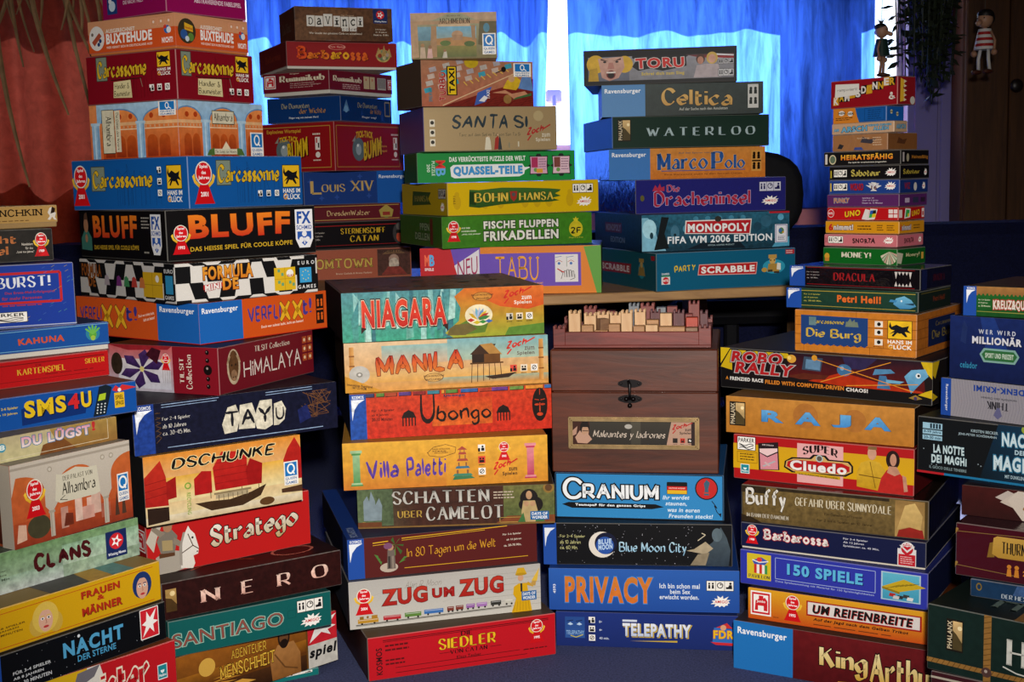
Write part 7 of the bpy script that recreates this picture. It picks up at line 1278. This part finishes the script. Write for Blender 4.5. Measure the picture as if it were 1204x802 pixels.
box('snorta', 'pink card game box with black lettering in the slim tower', '#c46c74', top='#8c4448', right='#b05c68', **SM)
P('f'); T('2910', 2, 4, 30, 70, '#5c2c34', vert=1); icons(6, 27, 26, 84); P('t', label='black lettering'); T('SNORTA', 40, 71, 26, 74, '#241014', f='h', jig=.5); amigo(89, 54, 32, 1.6); F('R'); P('t'); T('SNORTA', 26, 62, 26, 76, '#34181c', f='h', jig=.5); amigo(86, 50, 28, 1.0); flush()
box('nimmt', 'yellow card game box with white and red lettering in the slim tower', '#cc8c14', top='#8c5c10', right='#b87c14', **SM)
P('t', label='white lettering after a red numeral'); T('6', 5, 11, 22, 78, '#b41c24', f='h'); T('nimmt!', 12, 39, 28, 74, '#d8d0c8', f='h', o='#30204c', ow=.05); P('f'); BARS(45, 64, 26, 72, 2, '#5c3c0c'); BARS(71, 80, 22, 76, 3, '#5c3c0c'); BARS(84, 95, 22, 76, 3, '#5c3c0c'); F('R'); P('t'); T('6', 4, 10, 24, 78, '#b41c24', f='h'); T('nimmt!', 11, 46, 28, 72, '#c0b8b8', f='h', o='#30204c', ow=.05); P('f'); BARS(56, 84, 30, 74, 2, '#5c3c0c'); flush()
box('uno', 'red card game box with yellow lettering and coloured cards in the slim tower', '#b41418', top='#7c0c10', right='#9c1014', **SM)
P('p'); E(6, 54, 32, '#e0d8d4', k=.9); E(6, 54, 28, '#c01820', k=.9); T('MATTEL', 3, 9, 46, 62, '#f0e8e8', f='h'); P('t', label='yellow lettering'); T('UNO', 26, 48, 22, 68, '#e0b820', f='h', slope=16, sh='#1c0c0c'); P('i', label='four-colour cards'); PL([(50, 10), (58, 4), (61, 80), (55, 88)], '#d8d4d0'); PL([(58, 4), (68, 10), (72, 86), (62, 90)], '#d8d4d0'); PL([(60, 20), (64, 22), (65, 50), (61, 48)], '#2c9c48'); PL([(64, 22), (69, 24), (70, 54), (65, 50)], '#d8b820'); PL([(61, 48), (65, 50), (66, 78), (62, 76)], '#2c54a8'); PL([(65, 50), (70, 54), (70, 80), (66, 78)], '#141414'); P('k'); R(87, 93, 22, 48, '#e0d0cc'); R(87, 93, 54, 84, '#e0d0cc'); R(94, 99, 22, 48, '#e0d0cc'); R(94, 99, 54, 84, '#e0d0cc'); 
F('R'); P('i'); PL([(22, 12), (44, 20), (46, 84), (26, 90)], '#d8d4d0'); PL([(26, 22), (40, 26), (42, 76), (29, 80)], '#2c9c48'); PL([(34, 24), (40, 26), (41, 50), (35, 50)], '#d8b820'); P('t'); T('UNO', 50, 80, 24, 66, '#d0a41c', f='h', slope=14); P('k'); R(2, 14, 20, 80, '#d8c8c4'); R(88, 97, 16, 84, '#d8c8c4'); R(90, 95, 30, 60, '#a81c20'); flush()
box('purple', 'purple card game box with small pale print in the slim tower', '#54245c', top='#34143c', right='#4c2058', **SM)
P('t', label='orange and blue lettering'); T('FUNKY', 10, 32, 30, 74, '#c07838', f='h', o='#5c8cb0', ow=.06, jig=.3); P('f'); T('Spieldauer 30', 50, 66, 62, 76, '#b8a8c0'); T('Alter: ab 8 Jahren', 50, 72, 44, 57, '#b8a8c0'); T('Dauer: ca. 15 Minuten', 50, 78, 25, 38, '#b8a8c0'); F('R'); P('f'); R(20, 36, 30, 66, '#a898b0'); R(48, 68, 26, 70, '#2c2c48'); R(76, 92, 30, 66, '#2c1c30'); flush()
box('wizard', 'blue card game box with red lettering and fanned white cards in the slim tower', '#1c3c84', top='#0c2050', right='#142c68', **SM)
P('f'); R(2, 4, 20, 80, '#c8a828'); icons(7, 27, 26, 78); P('t', label='red lettering'); T('WIZARD', 31, 50, 26, 76, '#a81c24', f='h', sh='#0c143c'); P('i', label='fanned white cards'); 
for i in range(5): a = -50+i*25; c, s = math.cos(math.radians(a+90)), math.sin(math.radians(a+90)); PL([(60+i*1.6, 20), (63+i*1.6, 20), (66+c*10+2, 20+60*s), (61+c*10, 24+60*s)], ['#d8d4d0', '#c0bcc4'][i % 2])
T('16', 61, 69, 30, 60, '#5c2c2c', f='h'); amigo(88, 54, 32, 1.5); F('R'); P('t'); T('WIZ', 16, 36, 30, 76, '#841c28', f='h'); P('i'); E(54, 46, 30, '#c0bcb8', k=.8); amigo(84, 50, 30, .9); flush()
box('sabot', 'black card game box with yellow blackletter, under the one with orange block lettering', '#0f0d10', top='#0c0a10', right='#0d0b10', **SM)
P('f'); R(2, 4, 16, 70, '#a89828'); icons(7, 26, 22, 76); P('t', label='yellow blackletter'); T('Saboteur', 32, 73, 24, 76, '#b8a850', f='nib', wt=1.6); amigo(88, 50, 32, 1.5); F('R'); P('t'); T('Saboteur', 10, 66, 34, 72, '#a89438', f='nib', wt=1.6); amigo(86, 46, 28, .9); flush()
box('heirat', 'black card game box with orange block lettering in the slim tower', '#121012', top='#0c0a0c', right='#100e10', **SM)
P('p'); R(2, 5, 14, 84, '#c8c0bc'); E(12, 46, 34, '#c8bc98', k=.8); E(12, 46, 26, '#5c6c58', k=.8); P('t', label='orange block lettering'); T('HEIRATSFÄHIG', 23, 90, 40, 84, '#dc7020', f='h', c2='#e8b838'); P('s'); T('Das Spiel für unverheiratete Junggesellen', 33, 82, 16, 28, '#c8c4b8', f='h'); F('R'); P('p'); R(6, 12, 20, 84, '#a8a0a0'); E(24, 48, 28, '#9c947c', k=.7); P('t'); T('Heiratsfähig', 38, 96, 34, 64, '#a86c24', f='h'); flush()
box('brown', 'pale brown shrink-wrapped card game box with tiny printed creatures', '#9c6c44', mat='wrap', top='#6c482c', right='#6c4424', **SM)
P('i', label='tiny printed creatures'); PL([(10, 18), (18, 14), (22, 36), (14, 46)], '#2c2c30'); PL([(52, 50), (72, 40), (80, 70), (66, 66), (56, 84)], '#3c3840'); PL([(40, 6), (58, 4), (54, 22), (42, 22)], '#3c4c8c'); P('f'); T('Mord im Arosa', 46, 68, 70, 80, '#c8a888'); BARS(74, 92, 26, 82, 4, '#c8a888'); F('R'); P('i'); PL([(30, 40), (56, 34), (64, 66), (50, 60), (36, 74)], '#4c2c18'); flush()
box('arsch', 'flat cream card game box with pale blue outlined lettering', '#c09c7c', top='#8c6c50', right='#a48464', **SM)
P('t', label='pale blue outlined lettering'); T('ARSCH', 16, 58, 16, 66, '#68a8c8', f='h', o='#1c3048', ow=.05, slope=8); T('AM', 4, 12, 28, 54, '#68a8c8', f='h', o='#1c3048', ow=.05); P('s'); T('KENNE DEINEN', 60, 96, 62, 80, '#68a8c8', f='h', o='#1c3048', ow=.05); T('ALLEIN', 68, 92, 24, 56, '#68a8c8', f='h', o='#1c3048', ow=.05); F('R'); P('t'); T('ARSCH', 16, 84, 30, 72, '#5890ac', f='h', o='#1c3048', ow=.05); flush()
box('hinher', 'card game box half orange and half blue near the top of the slim tower', '#14549c', top='#0c3464', right='#104c94', **SM)
P('c', label='orange half'); PL([(0, 0), (50, 0), (46, 40), (42, 100), (0, 100)], '#cc7c28'); P('t', label='black lettering on white ovals'); E(16, 68, 17, '#e0d8d0', k=1.5); E(33, 62, 17, '#e0d8d0', k=1.4); T('HIN', 10, 23, 60, 76, '#181414', f='h'); T('HER', 28, 40, 54, 70, '#181414', f='h'); P('f'); BARS(5, 38, 18, 42, 2, '#4c2c10'); P('b'); FRAME(60, 96, 10, 90, 3, '#0c3c74'); BARS(66, 92, 16, 84, 5, '#0c3c74'); F('R'); P('t'); E(28, 62, 14, '#c0b890', k=.9); E(62, 48, 14, '#c0b890', k=.9); T('HIN', 20, 36, 56, 68, '#181414', f='h'); T('HER', 54, 70, 42, 54, '#181414', f='h'); flush()
box('maroon', 'scuffed red card game box with a white sticker, top of the slim tower', '#8c101c', top='#5c0c14', right='#741018', **SM)
P('t', label='jumbled black, white and yellow letters'); 
for i, (ch, c) in enumerate(zip('KAMMSDONNER', ('#d8d0c8', '#c89c28', '#d8d0c8', '#c89c28', '#d8d0c8', '#d8d0c8', '#c89c28', '#e0d8d0', '#c89c28', '#d8d0c8', '#c89c28'))): 
    u = 5+i*8.4; v = 14+i*5.6 + (6 if i % 2 else 0); PL([(u-1, v-3), (u+8, v-1), (u+9, v+30), (u, v+28)], '#141012' if i % 3 else '#c8901c'); T(ch, u, u+7.4, v, v+26, c, f='h')
T('&', 88, 97, 20, 46, '#d8d0c8', f='slab', wt=1.6); P('g', label='white sticker'); PL([(7, 40), (44, 46), (44, 84), (8, 88)], '#d8d4cc'); T('ramponiert!', 11, 41, 58, 72, '#2c2428', f='mono', wt=.7)
F('R'); P('g', label='yellow zigzag'); PL([(14, 10), (34, 14), (40, 40), (30, 60), (42, 84), (16, 94)], '#c89c28'); 
for i in range(5): PL([(34, 12+i*16), (50, 18+i*16), (34, 24+i*16)], '#c8b898')
E(82, 16, 14, '#a8a49c'); flush()

# ================================================================ stack at the right edge (bottom to top)
box('under', 'dark wine-red box with a pale edge under the green strapped chest box', '#38141a', top='#241014', tray=.6, tray_col='#38181c')
P('b'); LN([(0, 92), (100, 92)], 3, '#a8a090'); flush()
box('trunk', 'dark green box printed with tan straps and studs like a travelling chest', '#122420', top='#0e1a18', left='#0c1614', mat='paint')
P('g', label='tan straps with studs'); R(0, 100, 12, 19, '#8c6430'); R(36, 40.5, 0, 100, '#8c6430'); 
for i in range(30): LN([(i*3.4, 12), (i*3.4+1.7, 19)], .8, '#543814')
for i in range(13): LN([(36, i*8), (40.5, i*8+4)], .8, '#543814')
E(38.2, 15.5, 7.4, '#4c3430'); E(37.8, 17, 2.4, '#a89890')
P('t', label='white serif lettering'); T('H', 50, 62, 34, 72, '#c8c8c0', f='serif', wt=1.6); LN([(48, 30), (56, 24), (66, 22)], 2, '#c8c8c0'); phalanx(13, 23.5, 36, 84)
F('T'); P('g'); R(36, 40.5, 0, 100, '#7c5828'); P('t'); T('H', 22, 33, 12, 34, '#586860', f='serif', wt=1.4); flush()
box('bluex', 'flat dark blue box with a gold ring, squeezed above the green strapped chest box', '#123050', top='#0c2038', mat='paint')
P('t', label='pale lettering'); T('DER HEXER', 46, 92, 14, 40, '#a8b4c0', f='serif', wt=1.6); P('g'); E(14, 60, 22, '#7c6428', k=.7); E(14, 60, 14, '#143050', k=.7); P('i', 'rough'); PL([(62, 40), (84, 40), (80, 96), (68, 96)], '#34507c'); flush()
box('thurn', 'burgundy shrink-wrapped box with a gold scroll plate', '#40101a', top='#281018', left='#280c14', mat='wrap')
P('b', 'card'); LN([(6, 84), (60, 88), (100, 88)], 1.2, '#7c6030'); LN([(6, 20), (60, 14)], 1.2, '#7c6030'); 
for u, v in ((8, 84), (8, 20)): 
    for k in range(3): E(u+k, v+(k-1)*4, 2.6, '#8c6c34', n=10)
P('g', 'card', 'gold scroll'); PL([(35, 42), (41, 44), (42, 74), (37, 70)], '#7c5c20'); PL([(39, 50), (44, 44), (100, 44), (100, 84), (43, 84), (40, 80)], '#a88030', '#b89040'); P('t', 'card', 'black serif lettering'); T('THURN UND TAXIS', 47, 98, 52, 76, '#1c140c', f='serif', wt=1.8); P('k', 'card'); 
for u in (53, 59): E(u, 30, 4, '#c07828', n=10); PL([(u-2, 12), (u+2, 12), (u+1.4, 26), (u-1.4, 26)], '#c07828')
T('2-4', 64, 70, 16, 26, '#c07828', f='h'); flush()
box('redc', 'deep red box with a printed hand of playing cards', '#44100c', top='#1c0c0c', mat='paint', left='#1c0808')
P('c', 'paint'); R(0, 100, 0, 100, '#280807', '#3c0e0c'); P('i', 'card', 'hand of playing cards'); PL([(44, 70), (54, 96), (62, 84), (54, 56)], '#b0a49c'); PL([(48, 56), (60, 92), (74, 90), (66, 30)], '#b8aca0'); PL([(54, 64), (62, 98), (98, 92), (96, 0), (66, 2)], '#c0b4a8'); PL([(66, 40), (72, 84), (90, 82), (88, 12), (74, 10)], '#8c5c30'); E(80, 50, 22, '#a88c3c', k=.7); E(80, 44, 12, '#7c3028', k=.8); flush()
box('magier', 'black box with pale glowing lettering and a blue night-sky end, under the grey striped box', '#0e1114', top='#141a1c', left='#101214', mat='card')
P('c'); PL([(52, 0), (100, 0), (100, 100), (66, 100)], '#0c1820', '#144468', True); R(0, 24, 0, 4, '#a81c24'); R(24, 100, 0, 4, '#1c6c98')
P('k', label='pale blue sign'); R(6, 22, 60, 90, '#90b8cc'); LN([(6, 69), (22, 69)], 2, '#141c20'); LN([(6, 78.5), (22, 78.5)], 2, '#141c20'); T('8-99 Jahre', 7, 21, 71, 76.5, '#1c3c50'); T('20-30 min', 7, 21, 61.5, 67, '#1c3c50'); 
for i in range(4): R(12+i*2.4, 13.6+i*2.4, 80.5, 89, '#1c2c38')
P('s', label='pale lettering'); T('LA NOTTE', 15, 40, 38, 54, '#b8ccd0', f='h', jig=.2, o='#1c4454', ow=.04); T('DEI MAGHi', 13.5, 42, 20, 36, '#b8ccd0', f='h', jig=.2, o='#1c4454', ow=.04); P('f'); T('IL GIOCO DELLE TENEBRE', 12, 42, 10, 15, '#788c90'); T('KIRSTEN BECKER', 45, 66, 82, 87, '#90a4ac'); T('JENS-PETER SCHLIEMANN', 35, 65, 74, 79, '#90a4ac')
P('t', label='large pale glowing lettering'); T('NACHT', 69, 98, 64, 88, '#c0d4dc', f='h', o='#2c6c8c', ow=.06, jig=.1); T('DER', 79, 88, 52, 60, '#a8c4d0', f='h'); T('MAGIER', 63, 99, 22, 48, '#c0d4dc', f='h', o='#2c6c8c', ow=.06, jig=.1); P('s'); T('MIT DUNKLEN GESTALTEN', 72, 99, 10, 16, '#a0b8c4'); P('g'); rn = random.Random(4)
for i in range(10): STAR(rn.uniform(3, 66), rn.uniform(8, 96), 1.6, 4, '#8c9ca4', .4)
E(88, 96, 8, '#8c9c38', k=1.2); flush()
box('krimi', 'pale grey striped box with upside-down blue lettering and a blue end', '#8c8890', top='#44444c', left='#2c3c74')
P('c'); R(0, 100, 0, 100, '#8c8890'); 
P('g', label='fine grey ripples'); 
for i in range(26): LN([(14+i*3.4, 0), (16+i*3.4+2, 40), (14+i*3.4, 100)], 1.2, '#7c7884')
P('c'); R(0, 11.5, 0, 100, '#1c4498'); P('p'); T('Ravensburger', 4, 8, 12, 84, '#c8ccd8', f='b', vert=3); P('t', label='upside-down blue lettering'); T('DENK-KRIMI', 39, 98, 74, 90, '#1c3c8c', f='h', vert=2); P('s', label='upside-down black lettering'); T('THINK', 55, 80, 30, 52, '#24242c', f='serif', wt=1.6, vert=2); T('verschärfe dein Denken', 48, 90, 56, 62, '#4c4c54', vert=2); P('i'); PL([(63, 16), (68, 6), (73, 16), (70, 36), (67, 36)], '#5c5c80'); flush()
box('mill', 'dark blue box with white lettering and a green glowing plate at the right edge', '#101c48', top='#0c1430', mat='paint', left='#0c1430')
P('c', 'paint'); R(0, 100, 0, 100, '#0f1a44', '#16265c'); PL([(40, 100), (60, 100), (80, 50), (50, 40)], '#1c3474'); P('s', label='white lettering'); T('WER WIRD', 38, 90, 74, 81, '#c0c4d0', f='b', sp=.3); P('t', label='white lettering'); T('MILLIONÄR', 29, 98.9, 58, 72, '#d0d0d8', f='h', sh='#0c1028'); P('p', 'card', 'green glowing plate'); PL([(40, 42), (46, 52), (90, 52), (96, 42), (90, 30), (46, 30)], '#78a098'); PL([(43, 42), (48, 49), (88, 49), (93, 42), (88, 33), (48, 33)], '#2c6438'); T('SPORT UND FREIZEIT', 48, 88, 37, 45, '#b8c8b8', f='h'); T('celador', 12, 37, 18, 28, '#2c7ca0', f='b'); P('i'); PL([(12, 60), (20, 56), (22, 84), (17, 94), (14, 82)], '#1c2c5c'); flush()
box('kreuz', 'green and tan box with a blue end and white lettering, uppermost at the right edge', '#1c5420', top='#4c3420', left='#1c2c60')
P('c', 'paint'); R(0, 100, 70, 100, '#8c6034', '#a0703c'); R(0, 100, 0, 70, '#14481c', '#1c5c24'); 
P('g'); 
for i in range(14): PL([(18+i*6, 66), (24+i*6, 66), (22+i*6, 74+(i % 3)*2), (20+i*6, 76)], '#1c5c24')
LN([(18, 16), (100, 14)], 2, '#8c8c40'); P('c'); R(0, 17, 0, 100, '#1d4090'); kosmos(0, 17); P('t', label='white lettering with red outline'); T('KREUZ&QUER', 42, 99, 22, 58, '#d8d0c4', f='h', o='#a83028', ow=.08, jig=.2); P('f'); T('Für 2-4 Spieler', 20, 38, 52, 58, '#c0c8a8'); T('ab 8 Jahren', 20, 34, 42, 48, '#c0c8a8'); T('ca. 30 Minuten', 20, 38, 32, 38, '#c0c8a8'); flush()

# ================================================================ wooden chest with its plaque, and the tray of castle blocks on it
m_chest = wood('dark_stained_chest_wood', '#3a190d', '#642e1a', 5, .42, 0, 9)
m_iron = plain('black_iron', '#181416', .35, .5, metallic=.7); m_gilt = plain('antique_gold_frame', '#b09468', .32, .5, noise=.2, nscale=80, metallic=.4)
x, y, th, w, d, h, z = GEO['chest']; t = math.radians(th)
CH = Vector((x + w/2*math.cos(t) - d/2*math.sin(t), y + w/2*math.sin(t) + d/2*math.cos(t), z + .0002))
ct = empty('wooden_chest', CH, t); tag(ct, 'dark stained wooden chest with an iron latch and framed plaque, on the bright blue box', 'chest')
SE = h*.655
b = MB(); b.box(-w/2, w/2, -d/2, d/2, 0, SE-.0006, .0015); b.build('body', m_chest, ct)
b = MB(); b.box(-w/2, w/2, -d/2, d/2, SE+.0004, h-.0004, .0022); b.box(-w/2+.004, w/2-.004, -d/2+.004, d/2-.004, SE-.002, SE+.002); b.build('lid', m_chest, ct)
fy = -d/2; lx = -w/2 + .478*w
for zc, nm in ((h*.725, 'latch_plate'), (h*.602, 'latch_plate')):
    b = MB(); n = 20; ol = []
    for i in range(n): a = 2*math.pi*i/n; ol.append((lx + .0185*math.copysign(abs(math.cos(a))**.7, math.cos(a)), zc + (.0050 + .0014*abs(math.cos(2*a)))*math.sin(a)))
    b.mesh([(px, fy-.0004, pz) for px, pz in ol] + [(px, fy-.0022, pz) for px, pz in ol], [tuple(range(n, 2*n))[::-1]] + [(i, (i+1) % n, n+(i+1) % n, n+i) for i in range(n)])
    for s in (-1, 1): b.ball((lx + s*.0135, fy-.0022, zc), (.002, .0012, .002), 10, 6)
    b.build(nm, m_iron, ct)
b = MB(); b.tube([(lx-.002, fy-.004, h*.75), (lx, fy-.0065, h*.72), (lx, fy-.0065, h*.64), (lx, fy-.006, h*.60)], [.0022, .0026, .0018, .0024], 10); b.build('latch_hook', m_iron, ct, smooth=True)
for dx, dz in ((-.0053, .004), (.0053, .004), (0, -.006)): b = MB(); b.ball((lx+dx, fy-.0068, h*.585+dz), .0037, 14, 10); b.build('latch_knob', m_iron, ct, smooth=True)
px0, px1, pz0, pz1 = -w/2 + .102*w, -w/2 + .888*w, h*.195, h*.455
fr = MB()
for k, (e, yy) in enumerate(((0, .003), (.0022, .0055), (.0046, .0035))):
    a0, a1, c0, c1 = px0+e, px1-e, pz0+e, pz1-e; s = .0024
    for q in ((a0, a1, c0, c0+s), (a0, a1, c1-s, c1), (a0, a0+s, c0, c1), (a1-s, a1, c0, c1)): fr.box(q[0], q[1], fy-yy, fy, q[2], q[3], .0005)
fr = fr.build('plaque_frame', m_gilt, ct, label='gold moulded frame')
e = .0068; K.w, K.d, K.h = px1-px0-2*e, 0, pz1-pz0-2*e; K.mat = 'card'; K.buckets = []; K.off = 0; K.shift = None; K.root = fr; F('F')
P('picture', label='smoky plaque picture with white script'); R(0, 100, 0, 100, '#2c2824', '#38342c'); R(48, 56, 0, 100, '#3c3830', '#4c483c'); R(0, 14, 0, 100, '#3c2018')
E(10, 72, 20, '#1c1410', rv=28); E(10.4, 56, 15, '#b48c70', rv=26); R(8, 13, 74, 100, '#1c1412'); PL([(2, 30), (6, 60), (9, 40), (12, 50), (16, 22), (12, 4), (4, 6)], '#b8907a'); PL([(0, 60), (4, 78), (3, 44), (0, 36)], '#b08874'); LN([(8, 58), (13, 58)], 3, '#281814')
T('Maleantes y ladrones', 17, 76, 22, 62, '#c8b8a8', f='nib', wt=.8, shear=.25, slope=-4); E(46, 78, 10, '#a8a49c', k=1.6); PL([(77, 0), (81, 100), (98, 100), (100, 70), (97, 0)], '#b08c78'); R(97, 100, 0, 100, '#2c1c1c'); dots3(84, 20, 20, 6, 0, ('#28201c', '#c83828', '#28201c')); zoch(82, 98, 40, 96, '#b02420', '#3c2c24')
for nm, mb, mat, lb in K.buckets:
    if mb.v: mb.build(nm, M[mat], fr, loc=(px0+e+K.w/2, fy-.0008, pz0+e), label=lb)
K.root = None

# the shallow tray and every block in it
m_tray = wood('red_stained_tray_wood', '#54201c', '#80342c', 6, .45, 0, 8); m_pale = wood('pale_block_wood', '#c09468', '#d8b488', 8, .5, 2, 6)
m_redb = wood('red_block_wood', '#6c2c28', '#8c4038', 8, .5, 2, 6); m_purp = wood('plum_block_wood', '#4c2428', '#683438', 8, .5, 2, 6); m_grey = wood('grey_block_wood', '#6c7078', '#84888c', 8, .5, 2, 6); m_ora = wood('orange_tile_wood', '#9c2c14', '#b83c1c', 8, .45, 0, 6); m_tan = wood('tan_block_wood', '#9c7048', '#c09060', 8, .5, 0, 6); m_wal = wood('walnut_block_wood', '#6c4c38', '#9c7858', 10, .5, 0, 6)
HT = .0262; TW, TD = .2405, .150
rt = Vector((-.0035, -d/2 + .012 + TD/2, h)); R3 = Matrix.Rotation(t, 3, 'Z'); TC = CH + R3 @ rt + Vector((0, 0, .0003))
tr = empty('block_tray', TC, t); tag(tr, 'shallow red-stained wooden tray with notched corner towers on top of the wooden chest', 'tray')
b = MB(); b.box(-TW/2, TW/2, -TD/2, TD/2, 0, .004, .0006); b.build('base', m_tray, tr)
for q in ((-TW/2+.018, TW/2-.018, -TD/2, -TD/2+.008), (-TW/2+.018, TW/2-.018, TD/2-.008, TD/2), (-TW/2, -TW/2+.008, -TD/2+.018, TD/2-.018), (TW/2-.008, TW/2, -TD/2+.018, TD/2-.018)): b = MB(); b.box(q[0], q[1], q[2], q[3], .004, .0245, .0008); b.build('side_wall', m_tray, tr)
def tower(mb, x0, x1, y0, y1, z0, z1, n=3):
    hn = .0042; mb.box(x0, x1, y0, y1, z0, z1-hn, .0006); ww = (x1-x0)/(2*n-1)
    for i in range(n):
        a = x0 + 2*i*ww
        mb.box(a, a+ww, y0, y0+(y1-y0)*.3, z1-hn-.0006, z1, .0004); mb.box(a, a+ww, y1-(y1-y0)*.3, y1, z1-hn-.0006, z1, .0004)
for sx in (-1, 1):
    for sy in (-1, 1):
        xa = sx*TW/2; ya = sy*TD/2; b = MB(); tower(b, min(xa, xa-sx*.0185), max(xa, xa-sx*.0185), min(ya, ya-sy*.0185), max(ya, ya-sy*.0185), .004, .034); b.build('corner_tower', m_tray, tr)
PX = .00036
def block(label, c0, c1, ct_, row, mat, notch=0, dep=.018, z0=.0043, turn=0, cb=None):
    """c0..c1 across the tray, ct_ = how high it stands, row = how far back"""
    x0, x1 = (c0-411.5)*PX+.0006, (c1-411.5)*PX-.0006; yb = -TD/2 + .0095 + row; zt = max(z0+.008, (325-ct_)*PX - (row+.01)*.113)
    xm = (x0+x1)/2; ww = x1-x0; mb = MB()
    if notch: tower(mb, -ww/2, ww/2, -dep/2, dep/2, 0, zt-z0, notch)
    else: mb.box(-ww/2, ww/2, -dep/2, dep/2, 0, zt-z0, .0007)
    o = mb.build('castle_block', mat); p = TC + R3 @ Vector((xm, yb + dep/2, z0)); o.location = p; o.rotation_euler = (0, 0, t + turn)
    tag(o, label, 'toy block', 'wooden castle blocks in the tray'); return zt
FR, MI, BA, RE = .0, .0195, .039, .0585
block('pale wooden castle block with notched top, tallest one at the left front of the tray', 140, 193, 165, FR, m_pale, 3)
block('plain low tan block beside the tallest pale tower at the left front of the tray', 195, 248, 228, FR, m_tan)
block('low tan block between the turned walnut cube and the notched pale front tower', 311, 363, 224, FR, m_tan)
block('notched pale tower at the front, right of the turned walnut cube', 365, 415, 165, FR, m_pale, 3)
block('low tan block just right of the notched pale front tower', 416, 467, 232, FR, m_tan)
block('low pale block in the middle of the front row of the tray', 468, 523, 228, FR, m_pale)
block('long low tan block filling the right of the front row', 525, 637, 236, FR, m_tan)
block('dark walnut low block in the right corner of the tray below the orange tile', 638, 691, 240, FR, m_wal)
zt = block('low tan base block under the turned walnut cube', 250, 310, 250, FR, m_tan)
cube = MB(); s = .0105; cube.box(-s*.7, s*.7, -s*.7, s*.7, 0, .0175, .0006); o = cube.build('castle_block', m_wal); o.location = TC + R3 @ Vector(((285-411.5)*PX, -TD/2+.0095+.009, zt + .0002)); o.rotation_euler = (0, 0, t + .6); tag(o, 'walnut cube turned cornerwise on the front row of the tray', 'toy block', 'wooden castle blocks in the tray')
block('notched pale block behind the plain low tan block at the left', 200, 255, 175, MI, m_pale, 3)
block('broad pale block with a notched top behind the turned walnut cube', 257, 311, 170, MI, m_pale, 3)
block('pale block with a two-notch top behind the low tan block', 312, 363, 173, MI, m_pale, 3)
block('notched pale block standing left of the plum tower', 418, 468, 160, MI, m_pale, 3)
block('tan block of middle height behind the low middle pale block', 469, 524, 206, MI, m_tan)
block('plain pale block between the two plum towers', 527, 580, 178, MI, m_pale)
block('notched plum tower right of the plain pale block', 583, 633, 165, MI, m_purp, 3)
block('bright orange-red flat tile on the right beside the right plum tower', 637, 690, 196, MI, m_ora)
block('plum tower standing left of the plain pale block', 482, 527, 162, BA, m_purp, 3)
block('small red block peeping over behind the orange-red tile', 632, 666, 181, BA, m_redb, 0)
block('tall red tower, tallest of all at the right back of the tray', 644, 694, 125, RE, m_redb, 3)
block('notched dark red tower at the right rim behind the corner tower', 696, 732, 168, MI+.003, m_purp, 2)
block('dark red notched block at the left back of the tray', 181, 238, 143, RE+.02, m_redb, 3)
block('plain red block at the back, next to the dark red notched one', 240, 281, 160, RE+.02, m_redb)
block('plain red block at the middle of the back row, lower than its neighbours', 282, 323, 165, RE+.02, m_redb)
block('grey notched tower in the back row', 380, 428, 132, RE+.02, m_grey, 3)
block('red notched block right of the grey tower in the back row', 432, 496, 132, RE+.02, m_redb, 3)
block('small grey plain block in the back row', 502, 546, 150, RE+.02, m_grey)
block('plain red block right of the small grey block in the back row', 548, 596, 146, RE+.02, m_redb)
bpy.data.objects.remove(_fo)
